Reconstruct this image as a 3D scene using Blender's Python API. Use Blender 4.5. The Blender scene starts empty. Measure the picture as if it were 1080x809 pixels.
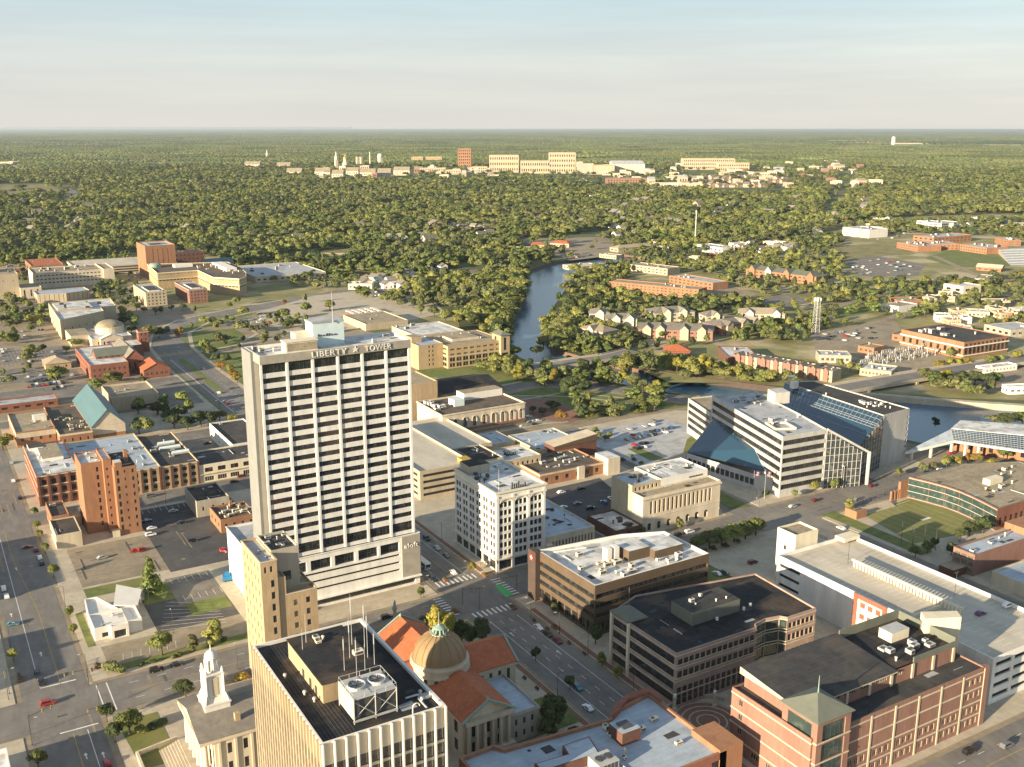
import bpy, bmesh, math, random
from math import sin, cos, pi, radians, hypot, atan2
from mathutils import Vector, Matrix
from mathutils.geometry import delaunay_2d_cdt
R = random.Random(7)
SC = bpy.context.scene
C = SC.collection

# ---------------------------------------------------------------- camera, sky, sun, exposure
CAM_H = 180.0
FPX, HEAD, PITCH = 1074.6, radians(30.68), radians(14.124)
cam_d = bpy.data.cameras.new('camera')
cam_d.sensor_width = 36.0
cam_d.lens = 36.0 * FPX / 1080.0
cam_d.clip_start = 1.0
cam_d.clip_end = 120000.0
cam = bpy.data.objects.new('camera', cam_d)
C.objects.link(cam)
cam.location = (0, 0, CAM_H)
cam.rotation_euler = (pi / 2 - PITCH, 0, -HEAD)
SC.camera = cam

SUN_EL, SUN_AZ = radians(12.5), radians(257.5)     # compass azimuth, west-south-west
world = bpy.data.worlds.new('World')
SC.world = world
world.use_nodes = True
nt = world.node_tree
nt.nodes.clear()
w_out = nt.nodes.new('ShaderNodeOutputWorld')
w_bg = nt.nodes.new('ShaderNodeBackground')
sky = nt.nodes.new('ShaderNodeTexSky')
sky.sky_type = 'NISHITA'
sky.sun_disc = False
sky.sun_elevation = SUN_EL
sky.sun_rotation = SUN_AZ
sky.altitude = 200
sky.air_density = 1.0
sky.dust_density = 1.2
sky.ozone_density = 1.0
w_bg.inputs['Strength'].default_value = 0.07
# high thin overcast veil, thicker toward the horizon, with faint streaks; laid out by direction in the sky
def wn(t, **k):
 n = nt.nodes.new(t)
 for a, v in k.items():
  setattr(n, a, v)
 return n


tc = wn('ShaderNodeTexCoord')
mp = wn('ShaderNodeMapping')
mp.inputs['Scale'].default_value = (1.6, 1.6, 22.0)
nz = wn('ShaderNodeTexNoise')
nz.inputs['Scale'].default_value = 2.0
nz.inputs['Detail'].default_value = 7.0
nz.inputs['Roughness'].default_value = 0.55
sx_ = wn('ShaderNodeSeparateXYZ')
mr_ = wn('ShaderNodeMapRange')
for k_, v_ in (('From Min', 0.0), ('From Max', 0.35), ('To Min', 0.96), ('To Max', 0.55)):
 mr_.inputs[k_].default_value = v_
mr2 = wn('ShaderNodeMapRange')
for k_, v_ in (('From Min', 0.35), ('From Max', 0.7), ('To Min', -0.04), ('To Max', 0.05)):
 mr2.inputs[k_].default_value = v_
add = wn('ShaderNodeMath', operation='ADD', use_clamp=True)
rp = wn('ShaderNodeValToRGB')
_e = rp.color_ramp.elements
_e[0].position, _e[0].color = 0.0, (3.85, 3.75, 3.45, 1)
_e[1].position, _e[1].color = 0.06, (3.65, 3.8, 3.72, 1)
for p_, c_ in ((0.115, (3.0, 3.68, 3.95, 1)), (0.35, (2.6, 3.25, 3.9, 1)), (0.9, (2.0, 2.5, 3.1, 1))):
 _k = _e.new(p_)
 _k.color = c_
mxs = wn('ShaderNodeMix', data_type='RGBA')
L_ = nt.links.new
L_(tc.outputs['Generated'], mp.inputs['Vector'])
L_(mp.outputs['Vector'], nz.inputs['Vector'])
L_(tc.outputs['Generated'], sx_.inputs[0])
L_(sx_.outputs['Z'], mr_.inputs['Value'])
L_(sx_.outputs['Z'], rp.inputs['Fac'])
L_(nz.outputs['Fac'], mr2.inputs['Value'])
L_(mr_.outputs['Result'], add.inputs[0])
L_(mr2.outputs['Result'], add.inputs[1])
L_(add.outputs[0], mxs.inputs[0])
L_(sky.outputs['Color'], mxs.inputs[6])
L_(rp.outputs['Color'], mxs.inputs[7])
mr3 = wn('ShaderNodeMapRange')
for k_, v_ in (('From Min', 0.35), ('From Max', 0.72), ('To Min', 1.015), ('To Max', 0.925)):
 mr3.inputs[k_].default_value = v_
hsv = wn('ShaderNodeHueSaturation')
L_(nz.outputs['Fac'], mr3.inputs['Value'])
L_(mr3.outputs['Result'], hsv.inputs['Value'])
L_(mxs.outputs[2], hsv.inputs['Color'])
L_(hsv.outputs['Color'], w_bg.inputs['Color'])
L_(w_bg.outputs['Background'], w_out.inputs['Surface'])

sun_d = bpy.data.lights.new('sun', 'SUN')
sun_d.energy = 4.4
sun_d.angle = radians(0.5)
sun_d.color = (1.0, 0.82, 0.57)
sun = bpy.data.objects.new('sun', sun_d)
C.objects.link(sun)
SUNV = Vector((sin(SUN_AZ) * cos(SUN_EL), cos(SUN_AZ) * cos(SUN_EL), sin(SUN_EL)))
sun.rotation_euler = SUNV.to_track_quat('Z', 'Y').to_euler()
sun.location = (-200, -100, 400)

vs = SC.view_settings
vs.view_transform = 'Standard'
vs.look = 'None'
vs.exposure = 1.55
vs.gamma = 1.0
vs.use_curve_mapping = False
SC.cycles.max_bounces = 6
SC.cycles.diffuse_bounces = 3
SC.cycles.glossy_bounces = 3
SC.cycles.volume_bounces = 1
SC.cycles.use_denoising = True

# ---------------------------------------------------------------- ground points
_fw = (sin(HEAD) * cos(PITCH), cos(HEAD) * cos(PITCH), -sin(PITCH))
_ri = (cos(HEAD), -sin(HEAD), 0.0)
_up = (_ri[1] * _fw[2] - _ri[2] * _fw[1], _ri[2] * _fw[0] - _ri[0] * _fw[2], _ri[0] * _fw[1] - _ri[1] * _fw[0])


def A(x, y, z=0.0):
 """The point at height z on the survey ray (x, y)."""
 d = [_fw[i] + _ri[i] * (x - 540) / FPX - _up[i] * (y - 404.5) / FPX for i in range(3)]
 t = (z - CAM_H) / d[2]
 return (d[0] * t, d[1] * t, z)


def A2(x, y, z=0.0):
 return A(x, y, z)[:2]


def PX(p):
 q = (p[0], p[1], p[2] - CAM_H)
 w = sum(q[i] * _fw[i] for i in range(3))
 if w < 1:
  return (-9999, -9999)
 return (540 + FPX * sum(q[i] * _ri[i] for i in range(3)) / w, 404.5 - FPX * sum(q[i] * _up[i] for i in range(3)) / w)


def inside(pt, poly):
 x, y = pt
 r = False
 j = len(poly) - 1
 for i in range(len(poly)):
  xi, yi = poly[i]
  xj, yj = poly[j]
  if (yi > y) != (yj > y) and x < (xj - xi) * (y - yi) / (yj - yi) + xi:
   r = not r
  j = i
 return r


# ---------------------------------------------------------------- materials
MATS = {}


def M(name, col, rough=0.85, var=0.16, scale=0.25, c2=None, s2=0.06, a2=0.6, t2=(0.5, 0.62), spec=0.3, metal=0.0, bump=0.0, stretch=None, rnd=0.0, seam=None):
 """Painted/mineral surface: base colour with two scales of noise and optional second-colour patches."""
 m = bpy.data.materials.new(name)
 m.use_nodes = True
 n = m.node_tree.nodes
 l = m.node_tree.links.new
 b = n['Principled BSDF']
 b.inputs['Roughness'].default_value = rough
 b.inputs['Specular IOR Level'].default_value = spec
 b.inputs['Metallic'].default_value = metal
 tcn = n.new('ShaderNodeTexCoord')
 src = tcn.outputs['Object']
 if stretch:
  mm = n.new('ShaderNodeMapping')
  mm.inputs['Scale'].default_value = stretch
  l(src, mm.inputs['Vector'])
  src = mm.outputs['Vector']
 n1 = n.new('ShaderNodeTexNoise')
 n1.inputs['Scale'].default_value = scale
 n1.inputs['Detail'].default_value = 6
 n1.inputs['Roughness'].default_value = 0.65
 l(src, n1.inputs['Vector'])
 mx = n.new('ShaderNodeMix')
 mx.data_type = 'RGBA'
 mr = n.new('ShaderNodeMapRange')
 mr.inputs['From Min'].default_value = 0.3
 mr.inputs['From Max'].default_value = 0.7
 l(n1.outputs['Fac'], mr.inputs['Value'])
 l(mr.outputs['Result'], mx.inputs[0])
 mx.inputs[6].default_value = tuple(c * (1 - var) for c in col) + (1,)
 mx.inputs[7].default_value = tuple(min(1, c * (1 + var)) for c in col) + (1,)
 out = mx.outputs[2]
 if c2:
  n2 = n.new('ShaderNodeTexNoise')
  n2.inputs['Scale'].default_value = s2
  n2.inputs['Detail'].default_value = 5
  n2.inputs['Roughness'].default_value = 0.6
  l(src, n2.inputs['Vector'])
  r2 = n.new('ShaderNodeMapRange')
  r2.inputs['From Min'].default_value = t2[0]
  r2.inputs['From Max'].default_value = t2[1]
  r2.inputs['To Max'].default_value = a2
  l(n2.outputs['Fac'], r2.inputs['Value'])
  m2 = n.new('ShaderNodeMix')
  m2.data_type = 'RGBA'
  l(r2.outputs['Result'], m2.inputs[0])
  l(out, m2.inputs[6])
  m2.inputs[7].default_value = tuple(c2) + (1,)
  out = m2.outputs[2]
 if seam:
  bt = n.new('ShaderNodeTexBrick')
  bt.inputs['Scale'].default_value = 1.0
  bt.inputs['Brick Width'].default_value = seam[0]
  bt.inputs['Row Height'].default_value = seam[1]
  bt.inputs['Mortar Size'].default_value = 0.09
  bt.inputs['Color1'].default_value = (1, 1, 1, 1)
  bt.inputs['Color2'].default_value = (1 - seam[2] * .6,) * 3 + (1,)
  bt.inputs['Mortar'].default_value = (1 - seam[2],) * 3 + (1,)
  l(src, bt.inputs['Vector'])
  m4 = n.new('ShaderNodeMix')
  m4.data_type = 'RGBA'
  m4.blend_type = 'MULTIPLY'
  m4.inputs[0].default_value = 1.0
  l(out, m4.inputs[6])
  l(bt.outputs['Color'], m4.inputs[7])
  out = m4.outputs[2]
 if rnd:
  oi = n.new('ShaderNodeObjectInfo')
  r3 = n.new('ShaderNodeMapRange')
  r3.inputs['To Min'].default_value = 1 - rnd
  r3.inputs['To Max'].default_value = 1 + rnd
  l(oi.outputs['Random'], r3.inputs['Value'])
  hs = n.new('ShaderNodeHueSaturation')
  l(out, hs.inputs['Color'])
  l(r3.outputs['Result'], hs.inputs['Value'])
  out = hs.outputs['Color']
 l(out, b.inputs['Base Color'])
 if bump:
  bp = n.new('ShaderNodeBump')
  bp.inputs['Strength'].default_value = bump
  bp.inputs['Distance'].default_value = 0.2
  l(n1.outputs['Fac'], bp.inputs['Height'])
  l(bp.outputs['Normal'], b.inputs['Normal'])
 MATS[name] = m
 return m


def MOBJ(name, rough=0.4, spec=0.5, metal=0.0, coat=0.0):
 """Surface whose colour is the object's own colour (vehicle paint)."""
 m = bpy.data.materials.new(name)
 m.use_nodes = True
 n = m.node_tree.nodes
 b = n['Principled BSDF']
 b.inputs['Roughness'].default_value = rough
 b.inputs['Specular IOR Level'].default_value = spec
 b.inputs['Metallic'].default_value = metal
 b.inputs['Coat Weight'].default_value = coat
 oi = n.new('ShaderNodeObjectInfo')
 m.node_tree.links.new(oi.outputs['Color'], b.inputs['Base Color'])
 MATS[name] = m
 return m


def MGLASS(name, col, rough=0.1, blind=0.25, bcol=(0.25, 0.23, 0.19)):
 """Dark reflective window glass; some panes have pale blinds behind them."""
 m = bpy.data.materials.new(name)
 m.use_nodes = True
 n = m.node_tree.nodes
 l = m.node_tree.links.new
 b = n['Principled BSDF']
 b.inputs['Roughness'].default_value = rough
 b.inputs['Specular IOR Level'].default_value = 1.0
 tcn = n.new('ShaderNodeTexCoord')
 oi = n.new('ShaderNodeObjectInfo')
 wn = n.new('ShaderNodeTexNoise')
 wn.noise_dimensions = '4D'
 wn.inputs['Scale'].default_value = 0.45
 wn.inputs['Detail'].default_value = 1
 mu = n.new('ShaderNodeMath')
 mu.operation = 'MULTIPLY'
 mu.inputs[1].default_value = 90
 l(oi.outputs['Random'], mu.inputs[0])
 l(mu.outputs[0], wn.inputs['W'])
 l(tcn.outputs['Object'], wn.inputs['Vector'])
 r = n.new('ShaderNodeMapRange')
 r.inputs['From Min'].default_value = 0.52
 r.inputs['From Max'].default_value = 0.66
 r.inputs['To Max'].default_value = blind
 l(wn.outputs['Fac'], r.inputs['Value'])
 mx = n.new('ShaderNodeMix')
 mx.data_type = 'RGBA'
 mx.inputs[6].default_value = tuple(col) + (1,)
 mx.inputs[7].default_value = tuple(bcol) + (1,)
 l(r.outputs['Result'], mx.inputs[0])
 l(mx.outputs[2], b.inputs['Base Color'])
 MATS[name] = m
 return m


def MLEAF(name, col=None):
 m = bpy.data.materials.new(name)
 m.use_nodes = True
 n = m.node_tree.nodes
 l = m.node_tree.links.new
 b = n['Principled BSDF']
 b.inputs['Roughness'].default_value = 0.75
 b.inputs['Specular IOR Level'].default_value = 0.15
 oi = n.new('ShaderNodeObjectInfo')
 tcn = n.new('ShaderNodeTexCoord')
 nzz = n.new('ShaderNodeTexNoise')
 nzz.inputs['Scale'].default_value = 1.7
 nzz.inputs['Detail'].default_value = 3
 l(tcn.outputs['Object'], nzz.inputs['Vector'])
 r1 = n.new('ShaderNodeMapRange')
 r1.inputs['To Min'].default_value = 0.75
 r1.inputs['To Max'].default_value = 1.25
 l(oi.outputs['Random'], r1.inputs['Value'])
 r2 = n.new('ShaderNodeMapRange')
 r2.inputs['From Min'].default_value = 0.3
 r2.inputs['From Max'].default_value = 0.7
 r2.inputs['To Min'].default_value = 0.7
 r2.inputs['To Max'].default_value = 1.3
 l(nzz.outputs['Fac'], r2.inputs['Value'])
 mm = n.new('ShaderNodeMath')
 mm.operation = 'MULTIPLY'
 l(r1.outputs['Result'], mm.inputs[0])
 l(r2.outputs['Result'], mm.inputs[1])
 hu = n.new('ShaderNodeMapRange')
 hu.inputs['To Min'].default_value = 0.475
 hu.inputs['To Max'].default_value = 0.515
 fr = n.new('ShaderNodeMath')
 fr.operation = 'MULTIPLY'
 fr.inputs[1].default_value = 17.31
 fr2 = n.new('ShaderNodeMath')
 fr2.operation = 'FRACT'
 l(oi.outputs['Random'], fr.inputs[0])
 l(fr.outputs[0], fr2.inputs[0])
 l(fr2.outputs[0], hu.inputs['Value'])
 hs = n.new('ShaderNodeHueSaturation')
 if col:
  hs.inputs['Color'].default_value = (*col, 1)
 else:
  l(oi.outputs['Color'], hs.inputs['Color'])
 l(mm.outputs[0], hs.inputs['Value'])
 l(hu.outputs['Result'], hs.inputs['Hue'])
 l(hs.outputs['Color'], b.inputs['Base Color'])
 tr = n.new('ShaderNodeBsdfTranslucent')
 l(hs.outputs['Color'], tr.inputs['Color'])
 ms = n.new('ShaderNodeMixShader')
 ms.inputs[0].default_value = 0.3
 l(b.outputs[0], ms.inputs[1])
 l(tr.outputs[0], ms.inputs[2])
 l(ms.outputs[0], n['Material Output'].inputs['Surface'])
 MATS[name] = m
 return m


M('pale_panel', (0.47, 0.455, 0.42), c2=(0.38, 0.37, 0.34), s2=0.15, stretch=(1, 1, .2))
M('grey_panel', (0.215, 0.22, 0.215), var=0.08)
M('dull_panel', (0.13, 0.12, 0.1), var=0.1)
M('white_concrete', (0.76, 0.74, 0.68), c2=(0.62, 0.6, 0.55), s2=0.12, a2=0.35, stretch=(1, 1, .2), seam=(4.8, 3.8, .1))
M('tan_panel', (0.36, 0.33, 0.27), c2=(0.3, 0.27, 0.22), s2=0.2, seam=(3, 3, .12))
M('cream_stone', (0.52, 0.45, 0.33), c2=(0.42, 0.35, 0.25), s2=0.15, a2=0.5, stretch=(1, 1, .2))
M('grey_stone', (0.4, 0.36, 0.29), c2=(0.3, 0.27, 0.21), s2=0.2, stretch=(1, 1, .2))
M('limestone', (0.58, 0.5, 0.38), c2=(0.46, 0.39, 0.29), s2=0.1, a2=0.4, stretch=(1, 1, .2))
M('tan_brick', (0.42, 0.315, 0.19), scale=1.2, c2=(0.34, 0.25, 0.15), s2=0.2, a2=0.5, stretch=(1, 1, .2))
M('yellow_brick', (0.42, 0.315, 0.185), scale=1.0, c2=(0.34, 0.25, 0.145), s2=0.15, stretch=(1, 1, .2))
M('beige_brick', (0.44, 0.37, 0.26), scale=0.9, c2=(0.37, 0.3, 0.21), s2=0.15, stretch=(1, 1, .2))
M('orange_brick', (0.31, 0.16, 0.09), scale=1.0, c2=(0.24, 0.12, 0.07), s2=0.2, stretch=(1, 1, .2))
M('red_brick', (0.25, 0.105, 0.07), scale=1.0, c2=(0.19, 0.08, 0.055), s2=0.2, stretch=(1, 1, .2))
M('pink_brick', (0.26, 0.145, 0.11), scale=1.0, c2=(0.21, 0.115, 0.09), s2=0.2, stretch=(1, 1, .2))
M('dark_brick', (0.14, 0.07, 0.05), scale=1.0, c2=(0.1, 0.05, 0.04), s2=0.2)
M('pink_band', (0.36, 0.26, 0.215), c2=(0.31, 0.22, 0.18), s2=0.2)
M('brown_panel', (0.11, 0.078, 0.05), c2=(0.1, 0.075, 0.05), s2=0.2)
M('brown_dark', (0.075, 0.055, 0.045))
M('white_paint', (0.7, 0.67, 0.61), var=0.08, c2=(0.62, 0.6, 0.55), s2=0.3, a2=0.3, stretch=(1, 1, .2))
M('cream_paint', (0.68, 0.61, 0.46), var=0.1, c2=(0.55, 0.48, 0.36), s2=0.3, a2=0.3, stretch=(1, 1, .2))
M('pale_blue', (0.55, 0.65, 0.66), var=0.08)
M('grey_metal', (0.42, 0.43, 0.43), rough=0.5, spec=0.5, c2=(0.3, 0.3, 0.3), s2=0.5)
M('pale_metal', (0.44, 0.44, 0.42), rough=0.5, spec=0.5, c2=(0.33, 0.33, 0.31), s2=0.5)
M('dark_metal', (0.06, 0.06, 0.062), rough=0.5, spec=0.5)
M('black_roof', (0.026, 0.027, 0.03), rough=0.9, var=0.35, scale=0.4, c2=(0.1, 0.07, 0.048), s2=0.09, a2=0.8, seam=(14, 1.6, .35))
M('dark_roof', (0.055, 0.054, 0.054), rough=0.9, var=0.3, c2=(0.1, 0.085, 0.07), s2=0.09, a2=0.7, seam=(12, 1.5, .25))
M('brown_roof', (0.12, 0.095, 0.07), rough=0.9, var=0.3, c2=(0.07, 0.06, 0.05), s2=0.1, a2=0.7)
M('gravel_roof', (0.33, 0.275, 0.19), rough=0.95, var=0.25, scale=0.5, c2=(0.22, 0.185, 0.13), s2=0.1, a2=0.7, seam=(9, 5, .14))
M('white_roof', (0.66, 0.66, 0.64), rough=0.7, var=0.12, c2=(0.34, 0.325, 0.29), s2=0.16, a2=0.75, t2=(0.44, 0.58), seam=(10, 2.2, .16))
M('grey_roof', (0.42, 0.43, 0.44), rough=0.8, var=0.15, c2=(0.25, 0.25, 0.24), s2=0.14, a2=0.6, seam=(10, 2.2, .16))
M('blue_roof', (0.38, 0.44, 0.5), rough=0.7, var=0.12, c2=(0.24, 0.27, 0.3), s2=0.12, a2=0.6, t2=(0.52, 0.68), seam=(11, 2.0, .2))
M('deck', (0.52, 0.47, 0.38), rough=0.9, var=0.15, scale=0.12, c2=(0.4, 0.36, 0.29), s2=0.08, a2=0.7, stretch=(1, 0.35, 1), seam=(16, 8, .14))
M('red_tile', (0.4, 0.125, 0.055), rough=0.8, var=0.2, scale=0.8, c2=(0.31, 0.095, 0.045), s2=0.3)
M('copper', (0.26, 0.34, 0.28), rough=0.7, var=0.15, c2=(0.2, 0.3, 0.25), s2=0.5)
M('teal_roof', (0.09, 0.165, 0.185), rough=0.55, var=0.1, stretch=(1, 0.1, 1))
M('green_roof', (0.145, 0.155, 0.125), rough=0.75, var=0.12)
M('shingle', (0.2, 0.18, 0.15), rough=0.95, var=0.25, scale=0.6, c2=(0.14, 0.125, 0.11), s2=0.3, rnd=0.25)
M('shingle_tan', (0.33, 0.27, 0.19), rough=0.95, var=0.2, scale=0.6, c2=(0.24, 0.2, 0.15), s2=0.3, rnd=0.2)
M('dome_gold', (0.28, 0.19, 0.1), rough=0.6, var=0.15, c2=(0.24, 0.16, 0.075), s2=0.25, stretch=(1, 1, 0.3))
M('gilt', (0.7, 0.48, 0.12), rough=0.35, metal=0.7)
M('asphalt', (0.185, 0.172, 0.157), rough=0.95, var=0.2, scale=0.35, c2=(0.25, 0.23, 0.2), s2=0.05, a2=0.8, stretch=(1, 0.4, 1), seam=(30, 7, .14))
M('lot_asphalt', (0.175, 0.16, 0.14), rough=0.95, var=0.25, scale=0.3, c2=(0.25, 0.225, 0.185), s2=0.06, a2=0.8, seam=(18, 9, .16))
M('dark_and_shaded_asphalt', (0.085, 0.082, 0.082), rough=0.95, var=0.2, c2=(0.12, 0.115, 0.11), s2=0.07, seam=(18, 9, .2))  # dark asphalt; on the shaded car parks the colour also stands in for shade
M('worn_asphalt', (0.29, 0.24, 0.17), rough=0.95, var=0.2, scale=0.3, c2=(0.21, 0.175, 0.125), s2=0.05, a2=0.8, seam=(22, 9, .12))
M('concrete', (0.47, 0.41, 0.31), rough=0.9, var=0.15, scale=0.4, c2=(0.38, 0.325, 0.245), s2=0.1, a2=0.7, seam=(3, 3, .14))
M('paver', (0.24, 0.13, 0.09), rough=0.9, var=0.2, scale=0.6)
M('kerb_strip', (0.22, 0.12, 0.085), rough=0.9, var=0.2, scale=0.6)
M('paint_white', (0.72, 0.71, 0.67), rough=0.7, var=0.2, scale=1.5)
M('paint_yellow', (0.42, 0.29, 0.07), rough=0.7, var=0.2, scale=1.0)
M('paint_green', (0.07, 0.4, 0.12), rough=0.7, var=0.15)
M('grass', (0.13, 0.16, 0.045), rough=0.95, var=0.3, scale=0.25, c2=(0.2, 0.185, 0.065), s2=0.05, a2=0.8)
M('turf', (0.2, 0.2, 0.065), rough=0.95, var=0.12, scale=0.1, c2=(0.24, 0.215, 0.08), s2=0.08)
M('dry_grass', (0.23, 0.2, 0.09), rough=0.95, var=0.25, c2=(0.13, 0.14, 0.05), s2=0.04, a2=0.8)
M('soil', (0.16, 0.1, 0.07), rough=0.95, var=0.25)
M('mulch', (0.22, 0.11, 0.075), rough=0.95, var=0.25)
M('plain', (0.085, 0.105, 0.04), rough=0.95, var=0.45, scale=0.004, c2=(0.15, 0.14, 0.065), s2=0.0016, a2=0.75, t2=(0.5, 0.68))
M('suburb_ground', (0.22, 0.205, 0.085), rough=0.95, var=0.3, scale=0.03, c2=(0.46, 0.38, 0.25), s2=0.018, a2=0.85, t2=(0.5, 0.62))
M('bark', (0.1, 0.075, 0.05), rough=0.95)
M('red_paint', (0.5, 0.03, 0.03), rough=0.5, var=0.1)
M('flag_red', (0.45, 0.06, 0.06), var=0.1)
M('flag_blue', (0.05, 0.07, 0.25), var=0.1)
M('blue_paint', (0.03, 0.2, 0.42), rough=0.5, var=0.1)
M('tyre', (0.02, 0.02, 0.02), rough=0.9)
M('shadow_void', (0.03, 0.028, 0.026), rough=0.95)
M('light_lamp', (0.8, 0.8, 0.76), rough=0.4)
MOBJ('car_paint', rough=0.3, coat=0.5)
MOBJ('coloured', rough=0.7, spec=0.3)
MGLASS('glass', (0.018, 0.021, 0.024), blind=.3, bcol=(.16, .15, .13))
MGLASS('glass_grey', (0.045, 0.055, 0.062), blind=0.5)
MGLASS('glass_green', (0.03, 0.06, 0.055), blind=0.25)
MGLASS('glass_blue', (0.02, 0.055, 0.09), rough=0.12, blind=0.0)
MGLASS('glass_brown', (0.022, 0.018, 0.014), blind=0.3)
MGLASS('car_glass', (0.015, 0.017, 0.02), rough=0.08, blind=0.0)
MLEAF('leaf')
TONES = {'green': (.155, .19, .06), 'dark': (.085, .112, .046), 'light': (.24, .26, .078), 'yellow': (.31, .28, .06), 'olive': (.165, .182, .075), 'autumn': (.32, .19, .055)}
for _k in TONES:
 MLEAF('leaf_' + _k, TONES[_k])

wm = bpy.data.materials.new('river_water')
wm.use_nodes = True
_b = wm.node_tree.nodes['Principled BSDF']
_b.inputs['Base Color'].default_value = (0.06, 0.13, 0.19, 1)
_b.inputs['Roughness'].default_value = 0.2
_b.inputs['Specular IOR Level'].default_value = 0.3
_t = wm.node_tree.nodes.new('ShaderNodeTexCoord')
_n = wm.node_tree.nodes.new('ShaderNodeTexNoise')
_n.inputs['Scale'].default_value = 0.35
_n.inputs['Detail'].default_value = 4
_bp = wm.node_tree.nodes.new('ShaderNodeBump')
_bp.inputs['Strength'].default_value = 0.5
_bp.inputs['Distance'].default_value = 0.3
wm.node_tree.links.new(_t.outputs['Object'], _n.inputs['Vector'])
wm.node_tree.links.new(_n.outputs['Fac'], _bp.inputs['Height'])
wm.node_tree.links.new(_bp.outputs['Normal'], _b.inputs['Normal'])
MATS['river_water'] = wm

# ---------------------------------------------------------------- mesh helpers
def mm_(names):
 return [MATS[k] for k in ([names] if isinstance(names, str) else names)]


class MB:
 def __init__(s):
  s.v, s.f, s.m = [], [], []

 def poly(s, pts, mi=0):
  b = len(s.v)
  s.v += [tuple(p) for p in pts]
  s.f.append(tuple(range(b, b + len(pts))))
  s.m.append(mi)

 def box(s, x0, y0, z0, x1, y1, z1, mi=0, bottom=True, rot=0):
  if rot:
   cx, cy = (x0 + x1) / 2, (y0 + y1) / 2
   c, n = cos(rot), sin(rot)
   pts = [(cx + (x - cx) * c - (y - cy) * n, cy + (x - cx) * n + (y - cy) * c) for x, y in ((x0, y0), (x1, y0), (x1, y1), (x0, y1))]
  else:
   pts = [(x0, y0), (x1, y0), (x1, y1), (x0, y1)]
  s.prism(pts, z0, z1, mi, bottom=bottom)

 def prism(s, pts, z0, z1, mi=0, top=True, bottom=True, tmi=None):
  n = len(pts)
  b = len(s.v)
  s.v += [(p[0], p[1], z0) for p in pts] + [(p[0], p[1], z1) for p in pts]
  for i in range(n):
   j = (i + 1) % n
   s.f.append((b + i, b + j, b + n + j, b + n + i))
   s.m.append(mi)
  if top:
   s.f.append(tuple(b + n + i for i in range(n)))
   s.m.append(mi if tmi is None else tmi)
  if bottom:
   s.f.append(tuple(b + n - 1 - i for i in range(n)))
   s.m.append(mi)

 def lathe(s, x, y, prof, n=16, mi=0, a0=0):
  b = len(s.v)
  for r, z in prof:
   for k in range(n):
    a = a0 + 2 * pi * k / n
    s.v.append((x + r * cos(a), y + r * sin(a), z))
  for i in range(len(prof) - 1):
   for k in range(n):
    j = (k + 1) % n
    s.f.append((b + i * n + k, b + i * n + j, b + (i + 1) * n + j, b + (i + 1) * n + k))
    s.m.append(mi)
  s.f.append(tuple(b + (len(prof) - 1) * n + k for k in range(n)))
  s.m.append(mi)

 def cyl(s, x, y, z0, z1, r, r1=None, n=8, mi=0):
  s.lathe(x, y, [(r, z0), (r if r1 is None else r1, z1)], n, mi)

 def tube(s, p, q, r, r1=None, n=6, mi=0):
  p, q = Vector(p), Vector(q)
  d = (q - p).normalized()
  u = d.orthogonal().normalized()
  w = d.cross(u)
  b = len(s.v)
  for c, rr in ((p, r), (q, r if r1 is None else r1)):
   for k in range(n):
    a = 2 * pi * k / n
    s.v.append(tuple(c + u * (rr * cos(a)) + w * (rr * sin(a))))
  for k in range(n):
   j = (k + 1) % n
   s.f.append((b + k, b + j, b + n + j, b + n + k))
   s.m.append(mi)
  s.f.append(tuple(b + n + k for k in range(n)))
  s.m.append(mi)
  s.f.append(tuple(b + n - 1 - k for k in range(n)))
  s.m.append(mi)

 def mesh(s, name, mats, off=(0, 0, 0), smooth=False):
  me = bpy.data.meshes.new(name)
  ox, oy, oz = off
  me.from_pydata([(x - ox, y - oy, z - oz) for x, y, z in s.v], [], s.f)
  for k in mm_(mats):
   me.materials.append(k)
  if any(s.m):
   me.polygons.foreach_set('material_index', s.m)
  if smooth:
   me.polygons.foreach_set('use_smooth', [True] * len(s.f))
  me.update()
  return me


def tag(o, label=None, cat=None, group=None, kind=None):
 if label:
  o['label'] = label
 if cat:
  o['category'] = cat
 if group:
  o['group'] = group
 if kind:
  o['kind'] = kind
 return o


def link(name, me, parent=None, loc=(0, 0, 0), rz=0.0):
 o = bpy.data.objects.new(name, me)
 C.objects.link(o)
 o.location = loc
 if rz:
  o.rotation_euler = (0, 0, rz)
 if parent is not None:
  o.parent = parent
 return o


def single(name, mb, mats, label, cat, group=None, kind=None, smooth=False, at=None):
 if at is None:
  at = mb.v[0] if kind is None else (0, 0, 0)
  at = (at[0], at[1], 0) if kind is None else at
 o = link(name, mb.mesh(name, mats, at, smooth), None, at)
 return tag(o, label, cat, group, kind)


def structure(name, mb, mats, label, cat):
 return single(name, mb, mats, label, cat, kind='structure')


# ---------------------------------------------------------------- windows and facades
WIN = {}


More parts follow.
